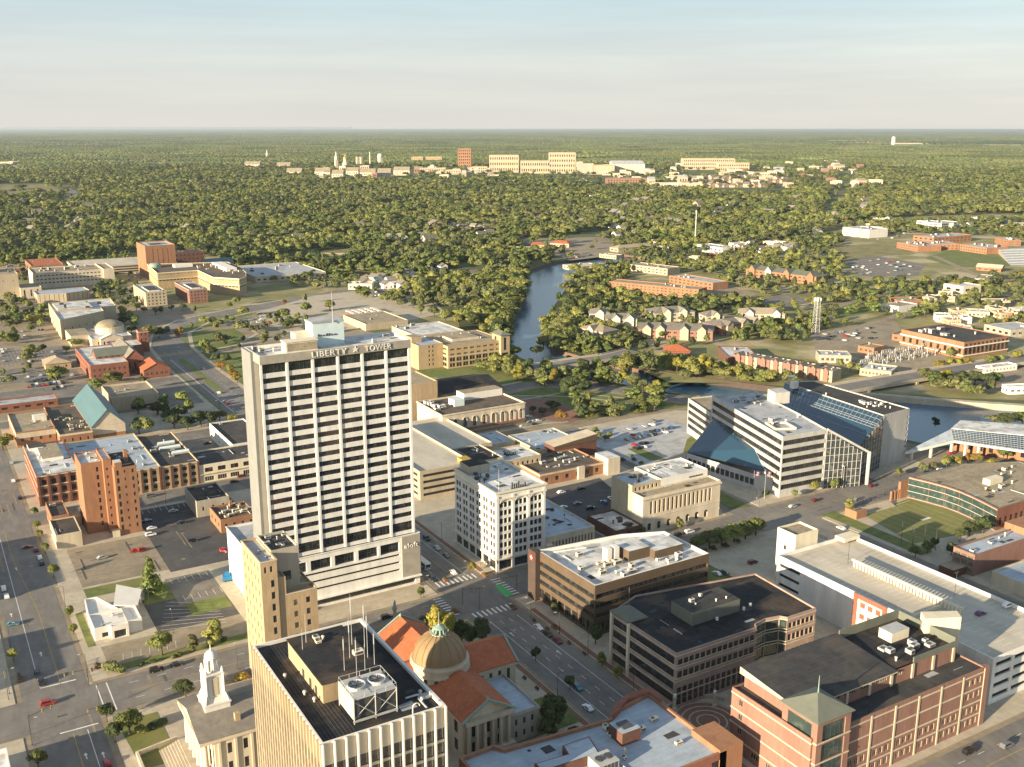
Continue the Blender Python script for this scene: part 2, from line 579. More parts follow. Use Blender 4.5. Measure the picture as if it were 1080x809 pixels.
def win_mesh(w, h, nx, ny, fr, gl, far):
 w, h = round(w, 1), round(h, 1)
 key = (w, h, nx, ny, fr, gl, far)
 if key not in WIN:
  b = MB()
  a, c = w / 2, h / 2
  b.poly([(-a, 0, -c), (a, 0, -c), (a, 0, c), (-a, 0, c)], 1)
  if not far:
   t = 0.07
   d0, d1 = -0.07, 0.03
   b.box(-a, d0, -c, a, d1, -c + t)
   b.box(-a, d0, c - t, a, d1, c)
   b.box(-a, d0, -c + t, -a + t, d1, c - t)
   b.box(a - t, d0, -c + t, a, d1, c - t)
   for i in range(1, nx):
    x = -a + w * i / nx
    b.box(x - t / 2, d0 + .01, -c + t, x + t / 2, d1, c - t)
   for j in range(1, ny):
    z = -c + h * j / ny
    b.box(-a + t, d0 + .02, z - t / 2, a - t, d1, z + t / 2)
  elif nx > 1:
   for i in range(1, nx):
    x = -a + w * i / nx
    b.box(x - .07, -.05, -c, x + .07, .02, c)
  WIN[key] = (b.mesh('window', [fr, gl]), b)
 return WIN[key]


def G(nc, nr, fw=.6, fh=.5, u=(0.6, 0.6), v=(0.6, 0.8), m=(1, 1), fr='dark_metal', gl='glass', up=.5):
 """A grid of windows: nc by nr cells, each window fw by fh of its cell; u, v are margins in metres."""
 def f(L, H):
  out = []
  cw, ch = (L - u[0] - u[1]) / nc, (H - v[0] - v[1]) / nr
  for i in range(nc):
   for j in range(nr):
    a = u[0] + cw * (i + .5 - fw / 2)
    b = v[0] + ch * (j + (1 - fh) * up)
    out.append((a, a + cw * fw, b, b + ch * fh, (m[0], m[1], fr, gl)))
  return out
 return f


def RC(rects, m=(1, 1), fr='dark_metal', gl='glass'):
 return lambda L, H: [tuple(r) + ((m[0], m[1], fr, gl),) for r in rects]


def ccw(pts):
 a = sum(pts[i][0] * pts[(i + 1) % len(pts)][1] - pts[(i + 1) % len(pts)][0] * pts[i][1] for i in range(len(pts)))
 return pts if a > 0 else pts[::-1]


def inset(pts, d):
 n = len(pts)
 out = []
 for i in range(n):
  p0, p1, p2 = pts[i - 1], pts[i], pts[(i + 1) % n]
  a = Vector((p1[0] - p0[0], p1[1] - p0[1])).normalized()
  b = Vector((p2[0] - p1[0], p2[1] - p1[1])).normalized()
  n1, n2 = Vector((-a.y, a.x)), Vector((-b.y, b.x))
  k = (n1 + n2)
  k = k / max(0.25, (1 + n1.dot(n2)))
  out.append((p1[0] + k.x * d, p1[1] + k.y * d))
 return out


def rect(x0, y0, x1, y1):
 return [(x0, y0), (x1, y0), (x1, y1), (x0, y1)]


def facade(mb, p, q, z0, z1, rects, depth, mi=0, ri=0):
 dx, dy = q[0] - p[0], q[1] - p[1]
 L = hypot(dx, dy)
 ux, uy = dx / L, dy / L
 ix, iy = -uy, ux
 P = lambda u, z, d=0.0: (p[0] + ux * u + ix * d, p[1] + uy * u + iy * d, z)
 if not rects:
  mb.poly([P(0, z0), P(L, z0), P(L, z1), P(0, z1)], mi)
  return
 us = sorted({0.0, round(L, 3)} | {round(r[k], 3) for r in rects for k in (0, 1)})
 zs = sorted({round(z0, 3), round(z1, 3)} | {round(z0 + r[k], 3) for r in rects for k in (2, 3)})
 rr = [(r[0], r[1], z0 + r[2], z0 + r[3]) for r in rects]
 for j in range(len(zs) - 1):
  zc = (zs[j] + zs[j + 1]) / 2
  row = [r for r in rr if r[2] < zc < r[3]]
  start = None
  for i in range(len(us)):
   solid = False
   if i < len(us) - 1:
    uc = (us[i] + us[i + 1]) / 2
    solid = not any(r[0] < uc < r[1] for r in row)
   if solid and start is None:
    start = us[i]
   if not solid and start is not None:
    mb.poly([P(start, zs[j]), P(us[i], zs[j]), P(us[i], zs[j + 1]), P(start, zs[j + 1])], mi)
    start = None
 for a, b, c, d in rr:
  mb.poly([P(a, c), P(a, c, depth), P(a, d, depth), P(a, d)], ri)
  mb.poly([P(b, c, depth), P(b, c), P(b, d), P(b, d, depth)], ri)
  mb.poly([P(a, c), P(b, c), P(b, c, depth), P(a, c, depth)], ri)
  mb.poly([P(a, d, depth), P(b, d, depth), P(b, d), P(a, d)], ri)


class Thing:
 """One top-level thing: an Empty at its base with its parts as children, built in world metres."""

 def __init__(s, name, label, cat, x, y, z=0.0, group=None):
  s.off = (x, y, z)
  s.root = link(name, None, None, s.off)
  tag(s.root, label, cat, group)
  s.wins = []

 def part(s, name, mb, mats, parent=None, smooth=False, kind=None, label=None):
  o = link(name, mb.mesh(name, mats, s.off, smooth), parent or s.root)
  if kind:
   o['kind'] = kind
  if label:
   o['label'] = label
  return o

 def block(s, pts, z0, z1, wall, roof=None, faces={}, parapet=.7, pt=.35, depth=.22, name='wall', cap=None, open_in=False, far=None):
  pts = ccw(pts)
  n = len(pts)
  if roof is None:
   parapet = 0
  mb = MB()
  zt = z1 + parapet
  if far is None:
   far = hypot(pts[0][0], pts[0][1]) > 560
  for i in range(n):
   p, q = pts[i], pts[(i + 1) % n]
   L = hypot(q[0] - p[0], q[1] - p[1])
   rs = []
   for f in faces.get(i, []):
    rs += f(L, zt - z0)
   facade(mb, p, q, z0, zt, rs, depth)
   ux, uy = (q[0] - p[0]) / L, (q[1] - p[1]) / L
   for a, b, c, d, st in rs:
    if st[3] is None:
     continue
    k = (a + b) / 2
    s.wins.append((p[0] + ux * k - uy * depth, p[1] + uy * k + ux * depth, z0 + (c + d) / 2, atan2(uy, ux), b - a, d - c, st, far))
  mats = [wall]
  ins = inset(pts, pt) if parapet else pts
  if parapet:
   mats.append(cap or wall)
   for i in range(n):
    j = (i + 1) % n
    mb.poly([(*pts[i], zt), (*pts[j], zt), (*ins[j], zt), (*ins[i], zt)], 1)
    mb.poly([(*ins[i], zt), (*ins[j], zt), (*ins[j], z1), (*ins[i], z1)], 1)
  w = s.part(name, mb, mats)
  if roof:
   rb = MB()
   rb.poly([(*p, z1) for p in ins])
   xs, ys = [p[0] for p in ins], [p[1] for p in ins]
   w_, d_ = max(xs) - min(xs), max(ys) - min(ys)
   if not far and w_ * d_ > 160 and roof != 'deck':
    r = random.Random(int(w_ * 31 + d_))
    pb, pipe = rb, MB()
    ok = lambda *q: all(inside(k, ins) for k in q)
    for k in range(int(min(14, w_ * d_ / 60))):
     x, y = r.uniform(min(xs), max(xs)), r.uniform(min(ys), max(ys))
     a, b = r.uniform(.5, 2.6), r.uniform(.4, 1.8)
     if ok((x - a, y - b), (x + a, y + b), (x - a, y + b), (x + a, y - b)):
      pb.poly([(x - a, y - b, z1 + .012 + k * .002), (x + a, y - b, z1 + .012 + k * .002), (x + a * r.uniform(.7, 1), y + b, z1 + .012 + k * .002), (x - a, y + b * r.uniform(.6, 1), z1 + .012 + k * .002)], 1 + r.randrange(2))
    for k in range(4):
     x, y = r.uniform(min(xs), max(xs)), r.uniform(min(ys), max(ys))
     l_ = r.uniform(3, 9)
     q = (x + l_, y) if r.random() < .5 else (x, y + l_)
     if ok((x, y), q):
      pipe.tube((x, y, z1 + .22), (*q, z1 + .22), r.choice((.07, .1, .25)), n=5)
    if pipe.v:
     s.part('roof_pipe', pipe, 'grey_metal')
   s.part('roof', rb, [roof, 'dark_roof', 'grey_roof'] if max(rb.m) else roof)
  return w

 def ring(s, pts, z, h, out, mat, name='cornice', parent=None):
  """A moulding that runs round an outline."""
  pts = ccw(pts)
  o = inset(pts, -out)
  mb = MB()
  n = len(pts)
  for i in range(n):
   j = (i + 1) % n
   mb.poly([(*o[i], z), (*o[j], z), (*o[j], z + h), (*o[i], z + h)])
   mb.poly([(*o[i], z + h), (*o[j], z + h), (*pts[j], z + h), (*pts[i], z + h)])
   mb.poly([(*pts[i], z), (*pts[j], z), (*o[j], z), (*o[i], z)])
  return s.part(name, mb, mat, parent)

 def gable(s, x0, y0, x1, y1, ze, zr, axis, roof, wall=None, over=.4, hip=0.0, name='roof', th=.25):
  """Pitched roof over a rectangle; axis 'x' or 'y' is the ridge's direction; hip draws the ridge ends in."""
  mb = MB()
  k = (zr - ze) / ((y1 - y0) / 2 if axis == 'x' else (x1 - x0) / 2)
  e = ze - k * over
  X0, Y0, X1, Y1 = x0 - over, y0 - over, x1 + over, y1 + over
  for dz in (0, th):
   if axis == 'x':
    ym = (y0 + y1) / 2
    a, b = (X0 + hip, ym, zr + dz), (X1 - hip, ym, zr + dz)
    c = [(X0, Y0, e + dz), (X1, Y0, e + dz), (X1, Y1, e + dz), (X0, Y1, e + dz)]
    mb.poly([c[0], c[1], b, a])
    mb.poly([c[2], c[3], a, b])
    ends = ([c[1], c[2], b], [c[3], c[0], a])
   else:
    xm = (x0 + x1) / 2
    a, b = (xm, Y0 + hip, zr + dz), (xm, Y1 - hip, zr + dz)
    c = [(X0, Y0, e + dz), (X1, Y0, e + dz), (X1, Y1, e + dz), (X0, Y1, e + dz)]
    mb.poly([c[1], c[2], b, a])
    mb.poly([c[3], c[0], a, b])
    ends = ([c[0], c[1], a], [c[2], c[3], b])
   if hip:
    for t in ends:
     mb.poly(t)
  lo, hi = [], []
  loop = [(X0, Y0, e), (X1, Y0, e), (X1, Y1, e), (X0, Y1, e)]
  if axis == 'x' and not hip:
   ym = (y0 + y1) / 2
   loop = [loop[0], loop[1], (X1, ym, zr), loop[2], loop[3], (X0, ym, zr)]
  elif not hip:
   xm = (x0 + x1) / 2
   loop = [loop[0], (xm, Y0, zr), loop[1], loop[2], (xm, Y1, zr), loop[3]]
  for i in range(len(loop)):
   p, q = loop[i], loop[(i + 1) % len(loop)]
   mb.poly([p, q, (q[0], q[1], q[2] + th), (p[0], p[1], p[2] + th)])
  r = s.part(name, mb, roof)
  if wall and not hip:
   g = MB()
   if axis == 'x':
    ym = (y0 + y1) / 2
    for x in (x0, x1):
     g.poly([(x, y0, ze), (x, y1, ze), (x, ym, zr)])
   else:
    xm = (x0 + x1) / 2
    for y in (y0, y1):
     g.poly([(x0, y, ze), (x1, y, ze), (xm, y, zr)])
   s.part('gable', g, wall)
  return r

 def units(s, x0, y0, x1, y1, z, n, seed=1, mat='pale_metal', big=1.0):
  """Air handlers and vents standing on a roof."""
  r = random.Random(seed)
  for _ in range(n):
   x, y = r.uniform(x0, x1), r.uniform(y0, y1)
   w, d, h = r.uniform(1.2, 3.2) * big, r.uniform(1.0, 2.2) * big, r.uniform(.8, 1.9) * big
   mb = MB()
   if r.random() < .72:
    mb.box(x - w / 2, y - d / 2, z + .25, x + w / 2, y + d / 2, z + h)
    mb.box(x - w / 2 + .15, y - d / 2 + .15, z, x + w / 2 - .15, y + d / 2 - .15, z + .25, 1)
    mb.box(x - w / 2 + .2, y - d / 2 - .03, z + .45, x + w / 2 - .2, y - d / 2, z + h - .2, 1)
    mb.cyl(x - w * .2, y, z + h, z + h + .18, d * .3, n=10, mi=1)
    s.part('rooftop_unit', mb, [mat, 'dark_metal'])
   else:
    mb.cyl(x, y, z, z + h * .8, .3 * big, n=8)
    mb.lathe(x, y, [(.5 * big, z + h * .8), (.42 * big, z + h * .95), (.1, z + h * 1.05)], 8)
    s.part('vent', mb, [mat])

 def boxpart(s, name, x0, y0, z0, x1, y1, z1, mat, top=None):
  mb = MB()
  mb.prism(rect(x0, y0, x1, y1), z0, z1, 0, tmi=1 if top else None)
  return s.part(name, mb, [mat] + ([top] if top else []))

 def done(s, cap=100):
  """Link the windows: the first hundred as parts of their own, the rest as one."""
  s.wins.sort(key=lambda w: -(w[4] * w[5]) / (w[0] ** 2 + w[1] ** 2 + (CAM_H - w[2]) ** 2))
  rest = MB()
  mats = []
  for i, (x, y, z, a, w, h, st, far) in enumerate(s.wins):
   me, wb = win_mesh(w, h, st[0], st[1], st[2], st[3], far)
   if i < cap or len(s.wins) <= cap:
    o = link('window', me, s.root, (x - s.off[0], y - s.off[1], z - s.off[2]), a)
   else:
    for k in (st[2], st[3]):
     if k not in mats:
      mats.append(k)
    b = len(rest.v)
    c, n = cos(a), sin(a)
    rest.v += [(x + p[0] * c - p[1] * n, y + p[0] * n + p[1] * c, z + p[2]) for p in wb.v]
    for f, m in zip(wb.f, wb.m):
     rest.f.append(tuple(b + k for k in f))
     rest.m.append(mats.index(st[2 + m]))
  if rest.v:
   s.part('window', rest, mats, kind='stuff')
  return s


def text_mesh(txt, size, depth):
 cu = bpy.data.curves.new('lettering', 'FONT')
 cu.body = txt
 cu.size = size
 cu.extrude = depth
 cu.space_character = 1.12
 cu.align_x = 'CENTER'
 tmp = bpy.data.objects.new('lettering', cu)
 C.objects.link(tmp)
 bpy.context.view_layer.update()
 me = bpy.data.meshes.new_from_object(tmp.evaluated_get(bpy.context.evaluated_depsgraph_get()))
 bpy.data.objects.remove(tmp)
 return me


def lettering(t, txt, x, y, z, size, mat, width=None, parent=None, rz=0.0, depth=.12):
 me = text_mesh(txt, size, depth)
 me.materials.clear()
 me.materials.append(MATS[mat])
 o = link('lettering', me, parent or t.root, (x - t.off[0], y - t.off[1], z - t.off[2]))
 o.rotation_euler = (pi / 2, 0, rz)
 if width:
  xs = [v.co.x for v in me.vertices]
  o.scale.x = width / (max(xs) - min(xs))
 return o

# ---------------------------------------------------------------- the setting
W_BANK = [(900, 1215), (760, 1175), (692, 1124), (625, 1018), (550, 907), (474, 800), (428, 729), (414, 690), (414, 640), (424, 600), (440, 552), (466, 500), (484, 430), (500, 366), (548, 318), (640, 210), (760, 90)]
E_BANK = [(860, 150), (720, 292), (640, 372), (594, 421), (565, 457), (525, 500), (494, 555), (472, 605), (460, 650), (456, 700), (485, 767), (527, 825), (601, 913), (689, 1020), (745, 1078), (900, 1135)]
RIVER = W_BANK + E_BANK
WATER_Z = -3.5


def ground():
 pts, edges = [], []

 def loop(ps):
  b = len(pts)
  pts.extend(Vector(p) for p in ps)
  edges.extend((b + i, b + (i + 1) % len(ps)) for i in range(len(ps)))
 loop([(-1.1e5, -1.1e5), (1.1e5, -1.1e5), (1.1e5, 1.1e5), (-1.1e5, 1.1e5)])
 loop(rect(-14000, -14000, 14000, 14000))
 loop(rect(-3000, -1500, 3500, 3500))
 loop(rect(-250, -100, 950, 1300))
 loop(RIVER)
 for x in range(-2500, 3500, 500):
  for y in range(-1000, 3500, 500):
   if not inside((x, y), RIVER):
    pts.append(Vector((x, y)))
 v, e, f, *_ = delaunay_2d_cdt(pts, edges, [], 1, 1e-4)
 mb = MB()
 mb.v = [(p.x, p.y, 0.0) for p in v]
 for t in f:
  c = (sum(v[k].x for k in t) / len(t), sum(v[k].y for k in t) / len(t))
  if not inside(c, RIVER):
   mb.f.append(tuple(t))
   mb.m.append(0)
 n = len(RIVER)
 for i in range(n):
  p, q = RIVER[i], RIVER[(i + 1) % n]
  mb.poly([(*p, 0), (*q, 0), (*q, WATER_Z - 1), (*p, WATER_Z - 1)], 1)
 structure('ground', mb, ['plain', 'soil'], 'wide flat green land reaching to the horizon', 'ground')
 w = MB()
 w.poly([(*p, WATER_Z) for p in RIVER])
 structure('river_water', w, 'river_water', 'calm blue river winding between tree lined banks', 'river')


ground()


AVOID = []


def sheet(name, pts, z, mat, label, cat):
 if cat in ('road', 'car park', 'path') or 'dry' in mat:
  AVOID.append(pts)
 mb = MB()
 mb.poly([(*p, z) for p in ccw(pts)])
 return structure(name, mb, mat, label, cat)


def sheets(name, polys, z, mat, label, cat):
 mb = MB()
 for p in polys:
  mb.poly([(*k, z) for k in ccw(p)])
 return structure(name, mb, mat, label, cat)


def PXP(l, z=0.0):
 return [A2(x, y, z) for x, y in l]


def strip(line, w):
 """A band of width w along a centre line."""
 n = len(line)
 lo, hi = [], []
 for i in range(n):
  a, b = line[max(0, i - 1)], line[min(n - 1, i + 1)]
  d = Vector((b[0] - a[0], b[1] - a[1])).normalized()
  lo.append((line[i][0] - d.y * w / 2, line[i][1] + d.x * w / 2))
  hi.append((line[i][0] + d.y * w / 2, line[i][1] - d.x * w / 2))
 return lo + hi[::-1]


sheet('ground', [(465, 560), (500, 780), (700, 1010), (900, 1110), (1500, 1500), (2100, 1450), (1700, 700), (1150, 250), (760, 300), (600, 430), (510, 530)], .02, 'suburb_ground', 'mixed grass and bare lots east of the river', 'ground')
sheet('ground', [(250, 1010), (330, 950), (400, 760), (420, 800), (470, 900), (440, 1000), (520, 1250), (400, 1500), (90, 1560), (-80, 1500), (-80, 1330), (200, 1300)], .02, 'suburb_ground', 'grass and lots behind the hospital blocks', 'ground')
sheet('pavement', [(-90, 40), (420, 40), (640, 140), (640, 200), (545, 312), (495, 362), (478, 430), (460, 500), (434, 552), (416, 600), (406, 640), (408, 700), (370, 760), (330, 950), (250, 1010), (200, 1300), (-90, 1330)], .05, 'worn_asphalt', 'sun bleached downtown paving between the blocks', 'pavement')

ROADS = [
 ('road', rect(14, 40, 34, 1000), 'wide street along the left edge of downtown'),
 ('road', rect(-90, 312, 14, 333), 'cross street west of the left junction'),
 ('road', rect(34, 312, 166, 333), 'street passing in front of the white tower'),
 ('road', rect(187, 318, 322, 339), 'street between the white office block and the low offices'),
 ('road', rect(322, 317, 560, 339), 'street past the glass tower and the playing field'),
 ('road', rect(166, 40, 187, 520), 'main street running past the domed courthouse'),
 ('road', rect(-90, 495, 14, 512), 'street at the far left edge'),
 ('road', rect(34, 495, 166, 512), 'street behind the brick tower'),
 ('road', rect(187, 495, 330, 508), 'street behind the theatre block'),
 ('road', rect(34, 677, 163, 691), 'street behind the teal gabled hall'),
 ('road', rect(187, 143, 620, 163), 'sunlit street in the bottom right corner'),
 ('road', rect(325, 339, 341, 500), 'street beside the glass tower plaza'),
 ('road', rect(341, 139, 356, 317), 'street between the car park deck and the hall'),
]
for nm, p, lb in ROADS:
 sheet(nm, p, .08, 'asphalt', lb, 'road')
boul = [(178, 520), (178, 700), (176, 800), (180, 870), (195, 935), (225, 980), (275, 1010), (340, 1040), (430, 1080)]
sheet('road', strip(boul, 30), .08, 'asphalt', 'curving boulevard beside the oval park', 'road')
sheet('road', strip([(34, 830), (120, 835), (200, 845), (300, 880)], 13), .09, 'worn_asphalt', 'cross street south of the oval park', 'road')
sheet('road', strip([(290, 590), (330, 602), (370, 608), (392, 598), (412, 575), (426, 545), (446, 512)], 13), .085, 'asphalt', 'riverside drive curving round the lawn', 'road')
sheet('road', strip([(187, 505), (303, 510), (348, 505), (388, 500), (440, 493)], 9), .09, 'worn_asphalt', 'narrow street below the riverside lawn', 'road')


def kerb_block(pts, label, top=.2, mat='concrete'):
 mb = MB()
 mb.prism(ccw(pts), .0, top, 0, bottom=False)
 return structure('pavement', mb, mat, label, 'pavement')


kerb_block(rect(-90, 333, 12, 493), 'pavement west of the left street')
kerb_block(rect(-90, 40, 12, 311), 'pavement at the bottom left corner')
kerb_block(rect(36, 335, 164.5, 493), 'pavement of the white tower block')
kerb_block(rect(36, 40, 164.5, 310), 'pavement of the courthouse block')
kerb_block(rect(36, 514, 161, 675), 'pavement of the old brick shops block')
kerb_block(rect(188.5, 341, 322, 493), 'pavement of the white office block')
kerb_block(rect(188.5, 165, 339, 316), 'pavement of the low offices block')
kerb_block(rect(358, 165, 560, 315), 'pavement round the playing field')
kerb_block([(343, 341), (468, 341), (470, 400), (455, 470), (420, 498), (343, 498)], 'pavement round the glass tower')
kerb_block(rect(-90, 514, 12, 675), 'pavement of the block west of the shops')

# lots, lawns and courts on the blocks
LOTS = [
 ('dark_and_shaded_asphalt', rect(78, 410, 124, 490), 'shaded car park behind the brick tower'),
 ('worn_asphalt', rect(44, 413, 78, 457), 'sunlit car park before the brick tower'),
 ('dark_and_shaded_asphalt', rect(62, 350, 92, 389), 'black drive lanes beside the white bank'),
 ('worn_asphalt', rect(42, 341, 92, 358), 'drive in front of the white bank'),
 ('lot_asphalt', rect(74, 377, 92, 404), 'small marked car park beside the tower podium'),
 ('dark_and_shaded_asphalt', [(246, 262), (276, 262), (276, 314), (262, 314), (252, 300)], 'dark car park behind the low offices'),  # the shade over this lot is put into its asphalt colour
 ('dark_and_shaded_asphalt', [(222, 389), (257, 372), (257, 350), (288, 364), (300, 415), (268, 414), (240, 420)], 'shaded car park behind the white office block'),
 ('asphalt', rect(248, 341, 255.5, 420), 'alley beside the stone building'),
 ('lot_asphalt', rect(62, 591, 163, 612), 'back lot of the old shops'),
 ('lot_asphalt', rect(120, 542, 142, 600), 'back lot beside the white house'),
 ('lot_asphalt', rect(136, 693, 161, 760), 'dark car park beside the brick church'),
]
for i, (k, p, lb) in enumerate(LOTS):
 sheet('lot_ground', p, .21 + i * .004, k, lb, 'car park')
for p, lb in ((rect(-20, 735, 100, 775), 'packed car park behind the red shop'), (rect(-40, 800, 100, 850), 'shaded car park left of the church'), (rect(-60, 870, 104, 925), 'upper car park beside the tan hall')):
 sheet('lot_ground', p, .1, 'lot_asphalt', lb, 'car park')
sheet('lot_ground', [(348, 420), (362, 447), (362, 486), (401, 486), (405, 466), (402, 449), (382, 430)], .26, 'grey_roof', 'pale car park behind the glass tower', 'car park')
sheet('pavement', [(330, 420), (345, 420), (362, 447), (361, 490), (330, 492)], .25, 'grey_roof', 'pale drive beside the car park', 'pavement')
GRASS = [
 (rect(44, 402, 72, 411), 'lawn strip along the drive by the conifer'),
 ([(62, 384), (74, 384), (74, 402), (66, 402)], 'lawn beside the drive lanes'),
 (rect(76, 366, 91.5, 377), 'lawn beside the tower podium'),
 (rect(44, 337.5, 92, 342), 'planted strip along the sidewalk of the bank'),
 (rect(38, 360, 40.5, 390), 'grass strip beside the bank wall'),
 ([(40, 276), (50, 276), (50, 305), (38, 305)], 'planted garden before the old steeple building'),
 ([(328, 346), (339, 343), (341, 374), (334, 376)], 'plaza planting before the glass tower'),
 (rect(258, 288, 276, 300), 'hedge bed by the dark car park'),
 ([(341, 425), (350, 420), (350, 446), (343, 448)], 'shrub bed by the pale car park'),
 ([(366, 426), (381, 421), (402, 449), (398, 453), (384, 444)], 'lawn behind the glass tower'),
 (rect(361, 262, 369, 318), 'verge beside the playing field'),
 ([(108, 296), (164, 302), (164, 309), (108, 309)], 'lawn before the courthouse portico'),
 ([(140, 232), (163, 232), (163, 250), (147, 250)], 'lawn beside the courthouse'),
]
for i, (p, lb) in enumerate(GRASS):
 sheet('lawn', p, .262 + i * .004, 'grass', lb, 'lawn')
for i, (ln, w_) in enumerate((([(161.5, 520), (161.5, 800), (166, 880), (182, 945), (216, 994), (270, 1026), (340, 1056)], 3), ([(194.5, 520), (194.5, 790), (197, 860), (210, 925), (238, 966), (280, 994), (345, 1024)], 3.5), ([(198, 840), (230, 846), (262, 890), (262, 935), (245, 962)], 4), ([(34, 826), (160, 829)], 2.5), ([(196, 838), (300, 872)], 3), ([(170, 640), (170, 820)], 1.2), ([(36, 694), (161, 694)], 2.5), ([(300, 604), (330, 610), (374, 616)], 3), ([(345, 572), (385, 574), (410, 540)], 2), ([(340, 590), (385, 560), (408, 520)], 2), ([(187, 513), (330, 516), (345, 512)], 3))):
 sheet('pavement', strip(ln, w_), .18 + i * .004, 'concrete', 'pale footpath %s' % ('left of the boulevard,right of the boulevard,round the oval park,left of the boulevard crossing,south of the oval park,in the boulevard median,by the church lot,along the riverside drive,curving on the riverside lawn,across the riverside lawn,behind the theatre'.split(',')[i]), 'path')
PARKS = [
 ([(193, 830), (225, 838), (250, 890), (250, 925), (215, 928), (197, 900)], 'oval green lawn beside the boulevard'),
 ([(200, 945), (240, 985), (290, 1010), (285, 985), (240, 950), (215, 930)], 'strip of lawn along the curving road'),
 ([(345, 590), (372, 594), (392, 585), (408, 560), (420, 530), (440, 500), (350, 512), (335, 530), (362, 545), (362, 570)], 'riverside lawn with scattered trees'),
 ([(320, 612), (405, 614), (408, 680), (330, 680)], 'shady park by the river bridge'),
 (PXP([(440, 378), (545, 374), (560, 392), (530, 398), (440, 398)]), 'verge behind the dark gabled hall'),
 ([(163.5, 560), (165, 560), (165, 830), (163.5, 830)], 'verge left of the boulevard'),
 ([(175, 700), (180, 700), (180, 820), (175, 820)], 'planted median of the boulevard'),
 ([(196, 690), (226, 690), (226, 826), (198, 826)], 'planted bank right of the boulevard'),
]
for i, (p, lb) in enumerate(PARKS):
 sheet('lawn', p, .12 + i * .004, 'grass', lb, 'lawn')
sheet('plaza_ground', PXP([(553, 421), (585, 420), (615, 440), (600, 447), (560, 440)]), .13, 'paver', 'pink paved plaza beside the theatre', 'plaza')
sheet('pavement', PXP([(270, 330), (330, 312), (440, 300), (470, 330), (400, 345), (300, 352)]), .11, 'concrete', 'pale paths of the park behind the white tower', 'pavement')
# east side
EAST = [
 ('lot_asphalt', PXP([(890, 274), (925, 270), (975, 279), (968, 291), (905, 291)]), 'car park before the school'),
 ('grass', PXP([(975, 272), (1005, 263), (1060, 268), (1090, 278), (1040, 283), (1000, 280)]), 'school lawn'),
 ('dry_grass', PXP([(875, 262), (930, 256), (965, 268), (890, 273)]), 'dry field beside the offices'),
 ('grass', PXP([(878, 322), (925, 314), (930, 328), (885, 336)]), 'green lot beside the railway shed'),
 ('worn_asphalt', PXP([(855, 350), (945, 338), (960, 366), (920, 378), (860, 368)]), 'works yard beside the brick works'),
 ('gravel_roof', PXP([(905, 385), (950, 362), (1000, 372), (1000, 388), (950, 395)]), 'gravel yard of the substation'),
 ('dry_grass', PXP([(835, 392), (905, 386), (925, 396), (850, 402)]), 'dry bank below the row houses'),
 ('worn_asphalt', PXP([(700, 300), (745, 296), (800, 310), (780, 318), (720, 315)]), 'lot behind the brick works flats'),
 ('lot_asphalt', PXP([(790, 318), (830, 310), (860, 318), (820, 326)]), 'dark lot by the radio mast'),
 ('worn_asphalt', PXP([(1010, 390), (1090, 372), (1090, 415), (1000, 412)]), 'yard behind the riverside trees'),
]
for i, (k, p, lb) in enumerate(EAST):
 sheet('lawn' if 'grass' in k else 'lot_ground', p, .1 + i * .004, k, lb, 'lawn' if 'grass' in k else 'car park')
for px_, w, lb in (([(790, 400), (880, 385), (1000, 366), (1090, 350)], 10, 'road along the row houses'), ([(800, 345), (860, 330), (960, 300), (1090, 296)], 10, 'long road across the eastern suburb'),
                   ([(640, 268), (760, 262), (860, 258), (980, 238), (1090, 232)], 9, 'road before the white offices'), ([(760, 330), (810, 345), (880, 352), (960, 330)], 9, 'road past the gabled flats'),
                   ([(850, 232), (868, 196), (888, 176)], 26, 'far road rising through the trees'), ([(985, 270), (1030, 290), (1095, 300)], 9, 'road past the school')):
 sheet('road', strip(PXP(px_), w), .15 + w * .0011 + px_[0][0] * 1e-5, 'worn_asphalt', lb, 'road')
far_g = [(PXP([(-20, 195), (60, 194), (66, 206), (30, 208), (-20, 208)]), 'dry_grass', 'pale golf fairway among the left woods'),
         (PXP([(330, 268), (368, 262), (372, 268), (335, 276)]), 'dry_grass', 'clearing with a tan roof in the woods'),
         (PXP([(545, 252), (640, 250), (660, 268), (600, 275)]), 'worn_asphalt', 'clearing by the red roofed shops')]
for p, k, lb in far_g:
 sheet('lawn', p, .1, k, lb, 'lawn')
sheet('road', strip(PXP([(58, 194), (72, 199), (80, 205), (70, 212)]), 22), .13, 'asphalt', 'curving road beside the fairway', 'road')

# paint
pw, py = MB(), MB()


def line(mb, x0, y0, x1, y1, w=.18, z=.1, dash=None):
 L = hypot(x1 - x0, y1 - y0)
 ux, uy = (x1 - x0) / L, (y1 - y0) / L
 t = 0
 while t < L:
  e = min(L, t + (dash[0] if dash else L))
  a, b = (x0 + ux * t, y0 + uy * t), (x0 + ux * e, y0 + uy * e)
  mb.poly([(a[0] - uy * w / 2, a[1] + ux * w / 2, z), (a[0] + uy * w / 2, a[1] - ux * w / 2, z), (b[0] + uy * w / 2, b[1] - ux * w / 2, z), (b[0] - uy * w / 2, b[1] + ux * w / 2, z)])
  t = e + (dash[1] if dash else 1)


